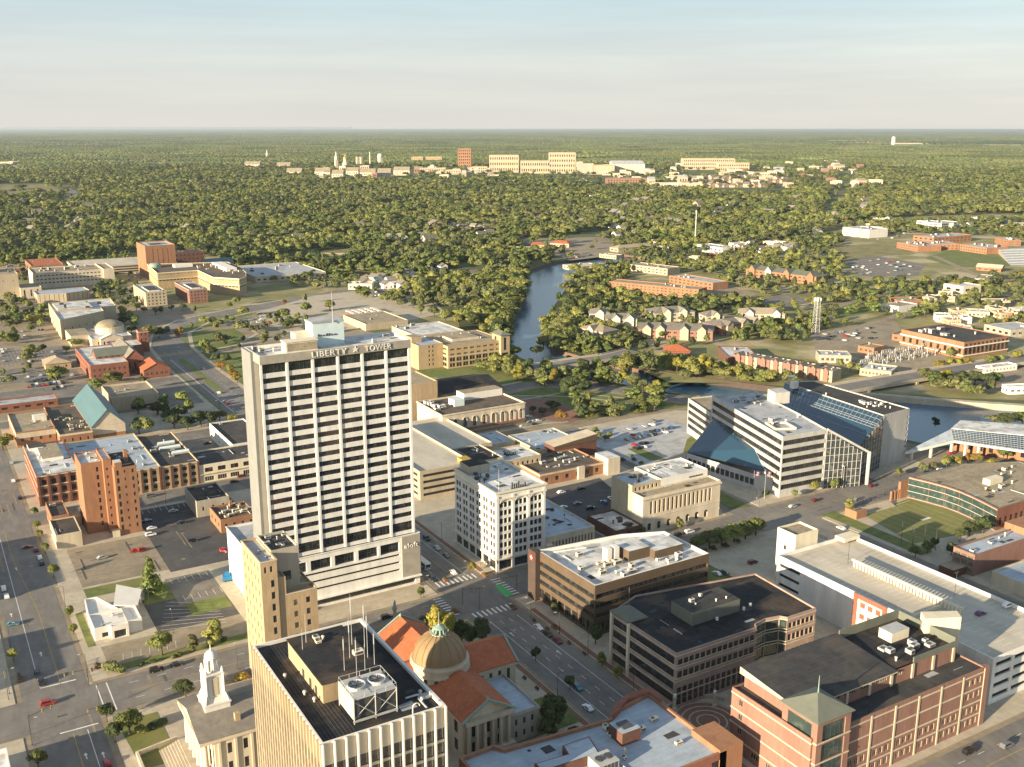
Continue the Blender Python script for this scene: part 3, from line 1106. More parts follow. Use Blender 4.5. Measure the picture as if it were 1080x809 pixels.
line(py, 26.2, 339, 26.2, 400, .22)
line(py, 26.2, 400, 22.6, 460, .22)
line(py, 22.6, 460, 22.6, 495, .22)
line(py, 25.5, 60, 25.5, 306, .22)
line(pw, 20, 339, 20, 490, .2)
line(pw, 29.6, 60, 29.6, 306, .2)
line(pw, 20, 339.3, 31, 339.3, .6)
line(pw, 22, 308, 33, 308, .6)
for x in (36.2, 39.4):
 line(pw, x, 313, x, 332, .35)
line(pw, 18, 520, 18, 670, .2, dash=(3, 6))
line(py, 24, 520, 24, 670, .22)
line(pw, 171, 60, 171, 304, .18)
line(pw, 182.5, 60, 182.5, 304, .18)
line(pw, 174.6, 60, 174.6, 304, .16, dash=(3, 5))
line(pw, 178.5, 60, 178.5, 304, .16, dash=(3, 5))
line(pw, 171, 345, 171, 490, .18)
line(pw, 182.5, 345, 182.5, 490, .18)
line(py, 177, 345, 177, 490, .2)
for k in range(9):
 line(pw, 168.3 + k * 2.1, 309, 168.3 + k * 2.1, 313.5, .7)
 line(pw, 168.3 + k * 2.1, 340.5, 168.3 + k * 2.1, 345, .7)
for k in range(8):
 line(pw, 188.8, 320 + k * 2.2, 193, 320 + k * 2.2, .6)
 line(pw, 160.5, 316 + k * 2.2, 164, 316 + k * 2.2, .6)
line(py, 46, 322.5, 158, 322.5, .22)
line(py, 196, 328.5, 320, 328.5, .22)
line(py, 345, 328, 540, 328, .22)
line(pw, 46, 317.5, 158, 317.5, .16, dash=(3, 6))
line(pw, 46, 328, 158, 328, .16, dash=(3, 6))
line(py, 200, 153, 600, 153, .22)
line(pw, 200, 158, 600, 158, .16, dash=(3, 6))
for y in (640, 760):
 line(pw, 172, y, 172, y + 110, .2, dash=(3, 6))
 line(pw, 184, y, 184, y + 110, .2, dash=(3, 6))
for k in range(8):
 line(pw, 63 + k * 1.0, 360 + k * 3.2, 86, 354 + k * 2.6, .15, z=.27)
for k in range(7):
 line(pw, 47 + k * 3.0, 344, 47.9 + k * 3, 349, .14, z=.27)
for k in range(6):
 line(pw, 76 + k * 2.9, 398, 76 + k * 2.9, 403, .14, z=.27)
 line(pw, 77 + k * 2.9, 380, 77 + k * 2.9, 385, .14, z=.27)
for k in range(12):
 line(pw, 82 + k * 2.8, 484, 82 + k * 2.8, 489, .14, z=.27)
# direction arrows
for x, y in ((23, 362), (23, 445), (17, 400), (27, 290), (31.5, 288), (173, 290), (180.5, 270), (22, 250)):
 pw.poly([(x - .15, y, .1), (x + .15, y, .1), (x + .15, y + 2.2, .1), (x - .15, y + 2.2, .1)])
 pw.poly([(x - .6, y + 2.2, .1), (x + .6, y + 2.2, .1), (x, y + 3.6, .1)])
structure('road_marking', pw, 'paint_white', 'white painted lane lines and crosswalk bars', 'road marking')
structure('road_marking', py, 'paint_yellow', 'yellow painted centre lines', 'road marking')
sheet('road_marking', PXP([(522, 618.5), (528, 616.5), (541, 626.5), (534, 630.5)]), .11, 'paint_green', 'bright green painted bicycle lane at the junction', 'road marking')
kb = MB()
for x0, x1 in ((162.2, 164.2), (189, 191)):
 for y0, y1 in ((60, 305), (345, 490)):
  kb.poly([(x0, y0, .23), (x1, y0, .23), (x1, y1, .23), (x0, y1, .23)])
kb.poly([(188.8, 341.3, .23), (222, 341.3, .23), (222, 343, .23), (188.8, 343, .23)])
structure('pavement', kb, 'kerb_strip', 'red brick strips along main street kerbs', 'pavement')
for p, lb in ((rect(43, 283, 50, 300), 'red mulch bed before the old steeple building'), ([(408, 340), (422, 338), (424, 348), (410, 350)], 'mulch bed round the post of the glass hall')):
 sheet('planting_bed_ground', p, .26, 'mulch', lb, 'planting bed')
rp_ = MB()
for k in range(150):
 x0, y0, x1, y1 = R.choice(((15, 100, 33, 480), (15, 514, 33, 670), (40, 313, 160, 332), (167, 60, 186, 490), (195, 319, 540, 337), (200, 144, 440, 162), (46, 414, 76, 455), (80, 412, 122, 486)))
 x, y = R.uniform(x0, x1), R.uniform(y0, y1)
 a, b = R.choice(((.5, 2.5), (.35, 6), (1.5, .5), (.8, .8), (5, .3), (.25, 9)))
 z = (.238 if y > 411 and x < 124 and x > 40 else .088) + k * 4e-5
 if x0 + a < x < x1 - a and y0 + b < y < y1 - b:
  rp_.poly([(x - a, y - b, z), (x + a, y - b, z), (x + a, y + b, z), (x - a, y + b, z)], R.randrange(2))
structure('road_patch', rp_, ['dark_and_shaded_asphalt', 'worn_asphalt'], 'dark and pale repair patches in the asphalt', 'road patch')
# round brick plaza between the offices
mb = MB()
cx, cy = 197, 212
mb.poly([(cx + 11 * cos(a), cy + 11 * sin(a), .24) for a in [2 * pi * k / 40 for k in range(40)]], 0)
for r in (3.2, 5.6, 8.0, 10.2):
 for k in range(40):
  a, b = 2 * pi * k / 40, 2 * pi * (k + 1) / 40
  mb.poly([(cx + r * cos(a), cy + r * sin(a), .25), (cx + (r + .5) * cos(a), cy + (r + .5) * sin(a), .25), (cx + (r + .5) * cos(b), cy + (r + .5) * sin(b), .25), (cx + r * cos(b), cy + r * sin(b), .25)], 1)
structure('plaza_ground', mb, ['paver', 'concrete'], 'round red brick plaza with pale rings between the offices', 'plaza')
# river walls and banks
mb = MB()
eb = [(760, 255), (720, 292), (640, 372), (594, 421), (565, 457), (548, 476)]
for a, b in zip(eb, eb[1:]):
 d = Vector((b[0] - a[0], b[1] - a[1])).normalized()
 n = Vector((d.y, -d.x))
 q = lambda p, k, z: (p[0] + n.x * k, p[1] + n.y * k, z)
 mb.poly([q(a, -.6, WATER_Z - .5), q(b, -.6, WATER_Z - .5), q(b, -.6, .6), q(a, -.6, .6)])
 mb.poly([q(a, -.6, .6), q(b, -.6, .6), q(b, 5, .6), q(a, 5, .6)])
 mb.poly([q(a, 5, .6), q(b, 5, .6), q(b, 5, 0), q(a, 5, 0)])
single('river_wall', mb, 'concrete', 'pale concrete wall and walk along the far river bank at right', 'wall')
mb = MB()
eb = [(525, 500), (494, 555), (472, 605)]
for a, b in zip(eb, eb[1:]):
 d = Vector((b[0] - a[0], b[1] - a[1])).normalized()
 n = Vector((d.y, -d.x))
 q = lambda p, k, z: (p[0] + n.x * k, p[1] + n.y * k, z)
 mb.poly([q(a, -.6, WATER_Z - .5), q(b, -.6, WATER_Z - .5), q(b, -.6, .9), q(a, -.6, .9)])
 mb.poly([q(a, -.6, .9), q(b, -.6, .9), q(b, .2, .9), q(a, .2, .9)])
single('river_wall', mb, 'brown_dark', 'dark river wall between the two bridges', 'wall')


def bridge(label, line_, w, z, n_arch):
 """Road deck on piers over the river, with parapets."""
 t = Thing('road_bridge', label, 'bridge', line_[0][0], line_[0][1])
 poly = strip(line_, w)
 AVOID.append(strip(line_, w + 10))
 mb = MB()
 mb.prism(ccw(poly), z - 1.0, z)
 t.part('deck', mb, 'asphalt')
 for sgn in (-1, 1):
  mb = MB()
  off = []
  for i, p in enumerate(line_):
   a, b = line_[max(0, i - 1)], line_[min(len(line_) - 1, i + 1)]
   d = Vector((b[0] - a[0], b[1] - a[1])).normalized()
   off.append((p[0] - d.y * sgn * (w / 2 - .2), p[1] + d.x * sgn * (w / 2 - .2)))
  mb.prism(ccw(strip(off, .5)), z - 1.4, z + 1.0)
  t.part('parapet', mb, 'concrete')
  mb = MB()
  off2 = [(p[0] * .0 + o[0] + (p[0] - o[0]) * .18, o[1] + (p[1] - o[1]) * .18) for p, o in zip(line_, off)]
  mb.prism(ccw(strip(off2, 2.2)), z, z + .15)
  t.part('footway', mb, 'concrete')
 a, b = line_[0], line_[-1]
 for k in range(1, n_arch + 1):
  f = k / (n_arch + 1)
  x, y = a[0] + (b[0] - a[0]) * f, a[1] + (b[1] - a[1]) * f
  mb = MB()
  d = Vector((b[0] - a[0], b[1] - a[1])).normalized()
  mb.box(x - 1.1, y - w / 2 + 1, WATER_Z - 1, x + 1.1, y + w / 2 - 1, z - 1, rot=atan2(d.y, d.x))
  t.part('pier', mb, 'concrete')
 return t


bridge('grey road bridge over the river behind the riverside trees', [(392, 638), (430, 640), (470, 640), (500, 648)], 20, 3.2, 2)
bridge('wide tan road bridge over the river at right of the glass tower', [(470, 478), (520, 476), (560, 476), (640, 474), (760, 468)], 22, 3.0, 5)

# ---------------------------------------------------------------- downtown buildings
# --- white tower with the lettering
def liberty_tower():
 t = Thing('office_tower', 'tall white office tower with dark window bands and LIBERTY TOWER lettering on top', 'office tower', 103, 348.6)
 x0, x1, y0, y1 = 103.0, 161.0, 348.6, 367.0
 bay = (x1 - x0) / 6
 rs = []
 for k in range(6):
  a, b = bay * k + .55, bay * (k + 1) - .55
  rs.append((a, b, 1.4, 5.2, (6, 1, 'dark_metal', 'glass')))
  for i in range(17):
   z = 7.3 + 3.83 * i
   rs.append((a, b, z, z + 1.95, (6, 1, 'dark_metal', 'glass')))
  rs.append((a, b, 72.3, 76.2, (6, 1, 'dark_metal', 'glass')))
 wr = [(0.0 + 17.2, 18.1, 7.3 + 3.83 * i, 9.35 + 3.83 * i, (1, 1, 'dark_metal', 'glass')) for i in range(17)]
 t.block(rect(x0, y0, x1, y1), 22.4, 98.2, 'white_concrete', None, {0: [lambda L, H: rs], 3: [lambda L, H: wr]}, depth=.4)
 t.block(rect(x0 - .35, y0 - .45, x1 + .5, y1), 98.2, 100.4, 'tan_panel', 'white_roof', parapet=.9, pt=.6, cap='white_paint', name='parapet')
 for k in range(7):
  x = x0 + bay * k
  mb = MB()
  mb.box(x - .42, y0 - .3, 22.4, x + .42, y0 - .02, 98.1)
  t.part('column', mb, 'white_concrete')
 mb = MB()
 mb.box(x0 - 1.3, y0 + 7.4, 0.2, x0 - .03, y1 + .3, 101.2)
 t.part('service_core', mb, 'grey_panel')
 mb = MB()
 mb.box(x0 - .22, y0 + 1.6, 22.4, x0 - .02, y0 + 7.35, 98.1)
 t.part('side_panel', mb, 'dull_panel')
 # roof structures
 a = A(332, 369, 100.4)
 mb = MB()
 mb.prism(rect(a[0] + 1.2, 357.5, a[0] + 13.5, 365.5), 100.4, 109.2)
 ph = t.part('penthouse', mb, 'pale_blue')
 mb = MB()
 mb.box(a[0] + 1.0, 357.3, 109.2, a[0] + 13.7, 365.7, 109.7)
 t.part('roof', mb, 'grey_roof', ph)
 t.boxpart('penthouse', a[0] - 4.5, 360.5, 100.4, a[0] + 1.1, 366, 105.5, 'cream_paint')
 mb = MB()
 mb.box(113.5, 351.5, 100.6, 125.5, 356.6, 104.4)
 for i in range(5):
  mb.box(114 + i * 2.3, 351.38, 101.2, 116 + i * 2.3, 351.5, 103.9, 1)
 mb.box(113.2, 351.2, 104.4, 125.8, 356.8, 104.7)
 t.part('cooling_unit', mb, ['cream_paint', 'gravel_roof'])
 t.units(105, 352, 112, 364, 100.4, 3, 3)
 t.units(146, 352, 158, 364, 100.4, 3, 4)
 mb = MB()
 mb.tube((a[0] + 9, 357, 109), (a[0] + 9, 357, 121), .14, .06)
 t.part('mast', mb, 'pale_metal')
 mb = MB()
 xs = [a[0] + 3 + k * 1.1 for k in range(7)]
 for k, x in enumerate(xs):
  mb.box(x, 357.3, 104.2, x + (.5 if k % 3 else .7), 357.46, 104.2 + (.9 if k in (0, 3, 4) else .55))
 t.part('wall_mark', mb, 'dark_metal', ph)
 # lettering with a star
 lettering(t, 'LIBERTY', 128.6, y0 - .62, 98.75, 3.0, 'white_paint', 13.4)
 lettering(t, 'TOWER', 148.0, y0 - .62, 98.75, 3.0, 'white_paint', 10.6)
 mb = MB()
 s_ = []
 for k in range(10):
  r = 1.35 if k % 2 == 0 else .55
  s_.append((138.9 + r * sin(2 * pi * k / 10), 99.9 + r * cos(2 * pi * k / 10)))
 mb.poly([(x, y0 - .62, z) for x, z in s_[::-1]])
 for i in range(10):
  p, q = s_[i], s_[(i + 1) % 10]
  mb.poly([(p[0], y0 - .62, p[1]), (q[0], y0 - .62, q[1]), (q[0], y0 - .5, q[1]), (p[0], y0 - .5, p[1])])
 t.part('emblem', mb, 'white_paint')
 # podium
 
 fs = []
 for c in (111.7, 121.5, 131.2, 140.9, 150.2):
  fs.append((c - 98 - 4.1, c - 98 + 4.1, 15.6, 19.8, (6, 2, 'dark_metal', 'glass')))
 for z in (13.6, 10.4, 7.2):
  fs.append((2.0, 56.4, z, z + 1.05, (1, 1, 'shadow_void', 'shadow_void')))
 fs.append((4, 63, .7, 3.6, (30, 1, 'dark_metal', 'glass')))
 wp = RC([(8, 9, 10, 12), (28, 29, 10, 12)])
 t.block(rect(98, 347.9, 163, 393), .2, 21.4, 'white_concrete', 'grey_roof', {0: [lambda L, H: fs], 3: [wp]}, parapet=.8, depth=.9, name='podium_wall')
 t.ring(rect(98, 347.9, 163, 393), 22.0, .35, .3, 'white_concrete', 'cornice')
 mb = MB()
 mb.box(155.2, 347.55, 4.4, 163.2, 347.88, 21.6)
 sp = t.part('sign_panel', mb, 'tan_panel')
 lettering(t, 'aloft', 159.2, 347.4, 16.6, 3.0, 'white_paint', 6.0, parent=sp)
 mb = MB()
 mb.box(163.03, 347.6, 3.6, 163.4, 352, 21.6)
 t.part('blue_banner', mb, 'blue_paint')
 mb = MB()
 mb.box(100, 346.3, 4.0, 163.2, 347.88, 4.4)
 t.part('canopy', mb, 'white_concrete')
 t.units(110, 372, 158, 388, 21.4, 8, 6)
 t.done()


liberty_tower()


# --- black roofed tower with vertical fins
def fin_tower():
 t = Thing('office_tower', 'office tower with black flat roof, cooling tower, aerials and pale vertical fins', 'office tower', 65, 191.5)
 x0, x1, y0, y1, h = 65.0, 95.3, 191.5, 242.5, 47.6
 ns, nw = 11, 24
 fs = [G(ns, 1, .93, 1, (.2, .2), (0, 0))]
 def cols(n):
  def f(L, H):
   w = L / n
   out = []
   for i in range(n):
    for k in range(11):
     z = 1.5 + k * 3.8
     if z + 3.3 < H - 4.4:
      out.append((w * i + .28, w * (i + 1) - .28, z, z + 3.1, (2, 1, 'dark_metal', 'glass_brown')))
   return out
  return f
 t.block(rect(x0, y0, x1, y1), .2, h, 'cream_stone', 'black_roof', {0: [cols(ns)], 3: [cols(nw)]}, parapet=.9, pt=.5, cap='white_paint', depth=.3)
 for i in range(ns + 1):
  x = x0 + (x1 - x0) * i / ns
  mb = MB()
  mb.box(x - .2, y0 - .75, .2, x + .2, y0 - .02, h + .9)
  t.part('fin', mb, 'white_concrete')
 for i in range(nw + 1):
  y = y0 + (y1 - y0) * i / nw
  mb = MB()
  mb.box(x0 - .6, y - .2, .2, x0 - .02, y + .2, h + .9)
  t.part('fin', mb, 'beige_brick')
 # penthouse
 mb = MB()
 mb.prism(rect(71.5, 208, 86, 233), h, h + 5)
 ph = t.part('penthouse', mb, 'tan_brick')
 mb = MB()
 mb.prism(rect(71.2, 207.7, 86.3, 233.3), h + 5, h + 5.3)
 t.part('roof', mb, 'black_roof', ph)
 for x, y in ((71.4, 212), (71.4, 216), (71.4, 221)):
  mb = MB()
  mb.box(x - .05, y, h + .2, x + .08, y + 1.2, h + 2.4)
  t.part('door', mb, 'dark_metal', ph)
 # cooling tower
 cx0, cy0, cx1, cy1 = 74.6, 196.2, 85.2, 205.5
 mb = MB()
 for x in (cx0, (cx0 + cx1) / 2, cx1):
  for y in (cy0, cy1):
   mb.tube((x, y, h), (x, y, h + 6.4), .14, mi=0)
 mb.box(cx0, cy0, h + 6.0, cx1, cy1, h + 6.3)
 mb.box(cx0 - .15, cy0 + .3, h + 1.0, cx0 + .1, cy1, h + 6.0)
 mb.box(cx0 + .1, cy0 + .5, h + .8, cx1 - .1, cy1 - .2, h + 6.0, 1)
 mb.box(cx0 - .2, cy0 - .2, h + .4, cx1 + .2, cy0 + .1, h + .9)
 for k in range(2):
  a = cx0 + (cx1 - cx0) / 2 * k
  b = a + (cx1 - cx0) / 2
  mb.tube((a, cy0 + .2, h + 1), (b, cy0 + .2, h + 5.6), .08)
  mb.tube((b, cy0 + .2, h + 1), (a, cy0 + .2, h + 5.6), .08)
 for p, q in (((cx0, cy0), (cx1, cy0)), ((cx1, cy0), (cx1, cy1)), ((cx0, cy1), (cx1, cy1)), ((cx0, cy0), (cx0, cy1))):
  mb.tube((*p, h + 7.4), (*q, h + 7.4), .06)
  for f in (0, .25, .5, .75, 1):
   x, y = p[0] + (q[0] - p[0]) * f, p[1] + (q[1] - p[1]) * f
   mb.tube((x, y, h + 6.3), (x, y, h + 7.4), .05)
 ct = t.part('cooling_tower', mb, ['pale_metal', 'dark_metal'])
 for k in (.26, .74):
  x, y = cx0 + (cx1 - cx0) * k, (cy0 + cy1) / 2 + .4
  mb = MB()
  mb.lathe(x, y, [(2.3, h + 6.3), (2.15, h + 7.0), (1.95, h + 7.0), (1.95, h + 6.5), (.2, h + 6.5)], 20, 0)
  for j in range(6):
   a = 2 * pi * j / 6
   mb.tube((x, y, h + 6.75), (x + 1.9 * cos(a), y + 1.9 * sin(a), h + 6.7), .16, .1, 5, 1)
  t.part('fan', mb, ['grey_metal', 'dark_metal'], ct)
 for x, y, l in ((80, 207.6, 10), (85.5, 214, 12), (78.2, 211, 9), (75, 229, 8), (84.6, 222, 14), (85.6, 210, 9), (73, 226, 6), (82.5, 208.5, 7), (86.4, 218, 13), (81.6, 216, 11)):
  mb = MB()
  mb.tube((x, y, h + 4.8), (x, y, h + 5.3 + l), .08, .03)
  if l > 8:
   mb.tube((x, y, h + 4 + l * .75), (x, y, h + 5 + l * .95), .13, .13)
  t.part('aerial', mb, 'grey_metal')
 for x, y in ((67.5, 224), (69, 214), (70, 210), (93, 200), (92, 197)):
  mb = MB()
  mb.cyl(x, y, h, h + .8, .28)
  mb.lathe(x, y, [(.5, h + .8), (.4, h + 1.2), (.1, h + 1.3)], 8)
  t.part('vent', mb, 'pale_metal')
 mb = MB()
 pts = [(87.5, 192.5, h)] + [(87.5 + .9 - .9 * cos(a), 192.5, h + 2.2 + .9 * sin(a)) for a in [pi * k / 6 for k in range(7)]]
 for a, b in zip(pts, pts[1:]):
  mb.tube(a, b, .13)
 t.part('vent', mb, 'white_paint')
 t.units(76, 213, 84, 230, h + 5.3, 4, 8, 'cream_paint')
 mb = MB()
 mb.box(x1 + .02, y0, h - 1.3, x1 + .3, y1, h + .9)
 t.part('parapet_panel', mb, 'white_paint')
 mb = MB()
 for k in range(9):
  mb.box(66.5 + k * .9, 193.5, h + .03, 66.7 + k * .9, 241, h + .06)
 t.part('roof_seam', mb, 'dark_roof')
 t.done()


fin_tower()


# --- domed courthouse
def courthouse():
 t = Thing('courthouse', 'domed stone courthouse with red tile roofs and green copper edges', 'courthouse', 121, 231)
 ze, zr, w = 14.0, 18.4, 'cream_stone'
 win = G(3, 2, .4, .7, (1.5, 1.5), (1, 1.2), (2, 3))
 wy = G(9, 2, .35, .65, (1.5, 1.5), (1, 1.2), (2, 3))
 t.block(rect(121, 231.5, 137, 291.5), .2, ze, w, None, {0: [win], 1: [wy], 3: [wy]})
 t.gable(121, 231.5, 137, 291.5, ze, zr, 'y', 'red_tile', w, .7)
 t.block(rect(137.03, 254, 152, 271), .2, ze - .02, w, None, {0: [G(4, 2, .35, .65, (1, 1), (1, 1.2), (2, 3))], 1: [win]})
 t.gable(129.5, 254, 152, 271, ze, zr - .04, 'x', 'red_tile', w, .7)
 t.block(rect(106, 254, 120.97, 271), .2, ze - .02, w, None, {0: [G(4, 2, .35, .65, (1, 1), (1, 1.2), (2, 3))], 3: [win]})
 t.gable(106, 254, 128.5, 271, ze, zr - .04, 'x', 'red_tile', w, .7)
 # copper edges on the gables
 mb = MB()
 for y in (230.4, 291.9):
  for sx in (-1, 1):
   mb.tube((129 + sx * 9.0, y + .2, ze - .35), (129, y + .2, zr + .55), .42, n=4)
 for x in (152.5, 105.5):
  for sy in (-1, 1):
   mb.tube((x, 262.5 + sy * 9.4, ze - .35), (x, 262.5, zr + .5), .42, n=4)
 t.part('copper_edge', mb, 'copper')
 for p in (rect(121, 231.5, 137, 291.5), rect(137.03, 254, 152, 271), rect(106, 254, 120.97, 271)):
  t.ring(p, ze - 1.3, .8, .6, w)
 # portico columns on the south and east gable ends
 for k in range(6):
  mb = MB()
  x = 122.3 + k * 2.68
  mb.lathe(x, 230.6, [(.75, 3.2), (.62, 3.6), (.5, 12), (.75, 12.7)], 10)
  t.part('column', mb, w)
 mb = MB()
 mb.box(121, 229.6, 12.7, 137, 231.4, 13.9)
 mb.box(120.5, 229.2, 0.2, 137.5, 231.4, 3.2)
 t.part('portico', mb, w)
 # flat east annex
 t.block(rect(137.03, 232.5, 147.5, 253.9), .2, 9.6, 'grey_stone', 'blue_roof', {0: [G(3, 2, .3, .5, (1, 1), (.8, 1.2), (2, 2))], 1: [G(6, 2, .3, .5, (1, 1), (.8, 1.2), (2, 2))]}, parapet=.7)
 t.ring(rect(137.03, 232.5, 147.5, 253.9), 9.4, .4, .35, 'grey_stone')
 # drum, dome and lantern
 cx, cy = 127.6, 259.5
 mb = MB()
 mb.lathe(cx, cy, [(8.9, 12), (8.9, 16.2), (9.5, 16.4), (9.5, 17.0), (8.8, 17.2), (8.8, 18.3), (9.3, 18.5), (9.3, 19.2), (8.8, 19.4), (8.8, 19.8)], 40)
 dr = t.part('drum', mb, 'cream_stone')
 for k in range(16):
  a = 2 * pi * (k + .5) / 16
  mb = MB()
  mb.box(cx + 8.8 * cos(a) - .55, cy + 8.8 * sin(a) - .25, 12.8, cx + 8.8 * cos(a) + .55, cy + 8.8 * sin(a) + .25, 15.9, rot=a + pi / 2)
  t.part('window', mb, 'glass', dr)
 mb = MB()
 prof = [(8.3, 19.8)] + [(8.25 * cos(a), 19.9 + 7.9 * sin(a)) for a in [pi / 2 * k / 14 for k in range(13)]]
 mb.lathe(cx, cy, prof, 48)
 dm = t.part('dome', mb, 'dome_gold', smooth=True)
 for k in range(16):
  mb = MB()
  a = 2 * pi * k / 16
  pts = [(cx + 8.3 * cos(b) * cos(a), cy + 8.3 * cos(b) * sin(a), 19.95 + 7.95 * sin(b)) for b in [pi / 2 * j / 14 for j in range(13)]]
  for p, q in zip(pts, pts[1:]):
   mb.tube(p, q, .1, n=4)
  t.part('rib', mb, 'dome_gold', dm)
 mb = MB()
 zt = 27.8
 for k in range(10):
  a = 2 * pi * k / 10
  mb.tube((cx + 2.2 * cos(a), cy + 2.2 * sin(a), zt - .6), (cx + 1.7 * cos(a), cy + 1.7 * sin(a), zt + 1.5), .28)
  mb.tube((cx + 2.6 * cos(a), cy + 2.6 * sin(a), zt), (cx + 3.0 * cos(a), cy + 3.0 * sin(a), zt + 1.1), .2, .08)
 mb.lathe(cx, cy, [(2.6, zt - .7), (2.5, zt - .1), (1.5, zt), (1.2, zt + 1.4), (2.1, zt + 1.5), (1.7, zt + 1.9), (.5, zt + 2.5), (.13, zt + 3.0), (.07, zt + 7.0)], 16)
 t.part('lantern', mb, 'copper', dm)
 mb = MB()
 mb.box(109, 244, .2, 121, 253.9, 8.4)
 t.part('wing', mb, 'grey_stone')
 for x, y in ((129, 231.2), (129, 291.8)):
  mb = MB()
  mb.lathe(x, y, [(.3, zr), (.5, zr + .7), (.1, zr + 1.4)], 8)
  t.part('finial', mb, 'copper')
 t.done()


courthouse()


def tower_building():
 t = Thing('office_block', 'slim tan art deco office block with stepped front beside the white tower podium', 'office block', 83, 294)
 f1 = RC([(1.1, 1.9, 43.6, 45.6), (3.0, 3.8, 43.6, 45.6)] + [(3.1, 4.3, 1.5 + 4.1 * k, 3.9 + 4.1 * k) for k in range(10)], (1, 2), gl='glass_grey')
 fw = G(5, 11, .22, .42, (1, 1), (1, 1.2), (1, 2), gl='glass_grey')
 t.block(rect(83, 294.5, 88.3, 315), .2, 47, 'tan_brick', 'grey_roof', {0: [f1], 3: [fw]}, parapet=.8)
 t.block(rect(88.34, 300.2, 97.4, 315), .2, 47.6, 'grey_stone', 'dark_roof', {0: [RC([(3.2, 6.2, 37, 40.2), (1.5, 3.6, 31.8, 34)], (2, 2), gl='glass_grey')]}, parapet=.8)
 t.block(rect(88.34, 295, 91, 300.16), .2, 40.6, 'tan_brick', 'gravel_roof', parapet=.5)
 f3 = G(2, 8, .34, .5, (.8, 1.0), (1, 1.6), (2, 2), gl='glass_grey')
 t.block(rect(91.04, 295, 101.2, 300.16), .2, 34, 'tan_brick', 'gravel_roof', {0: [f3]}, parapet=.9)
 t.block(rect(97.44, 300.2, 101.2, 315), .2, 34, 'tan_brick', 'gravel_roof', {}, parapet=.7)
 t.ring(rect(83, 294.5, 88.3, 315), 47.5, .3, .15, 'limestone')
 t.ring(rect(91.04, 295, 101.2, 300.16), 34.6, .3, .15, 'limestone')
 t.units(89, 303, 96.5, 313, 47.6, 6, 5, 'grey_metal', .7)
 t.units(84, 298, 87, 313, 47, 3, 9, 'grey_metal', .5)
 mb = MB()
 for z in (37, 42, 46):
  mb.box(97.43, 301, z, 98.2, 303, z + .2)
 t.part('balcony', mb, 'grey_metal')
 t.done()


tower_building()


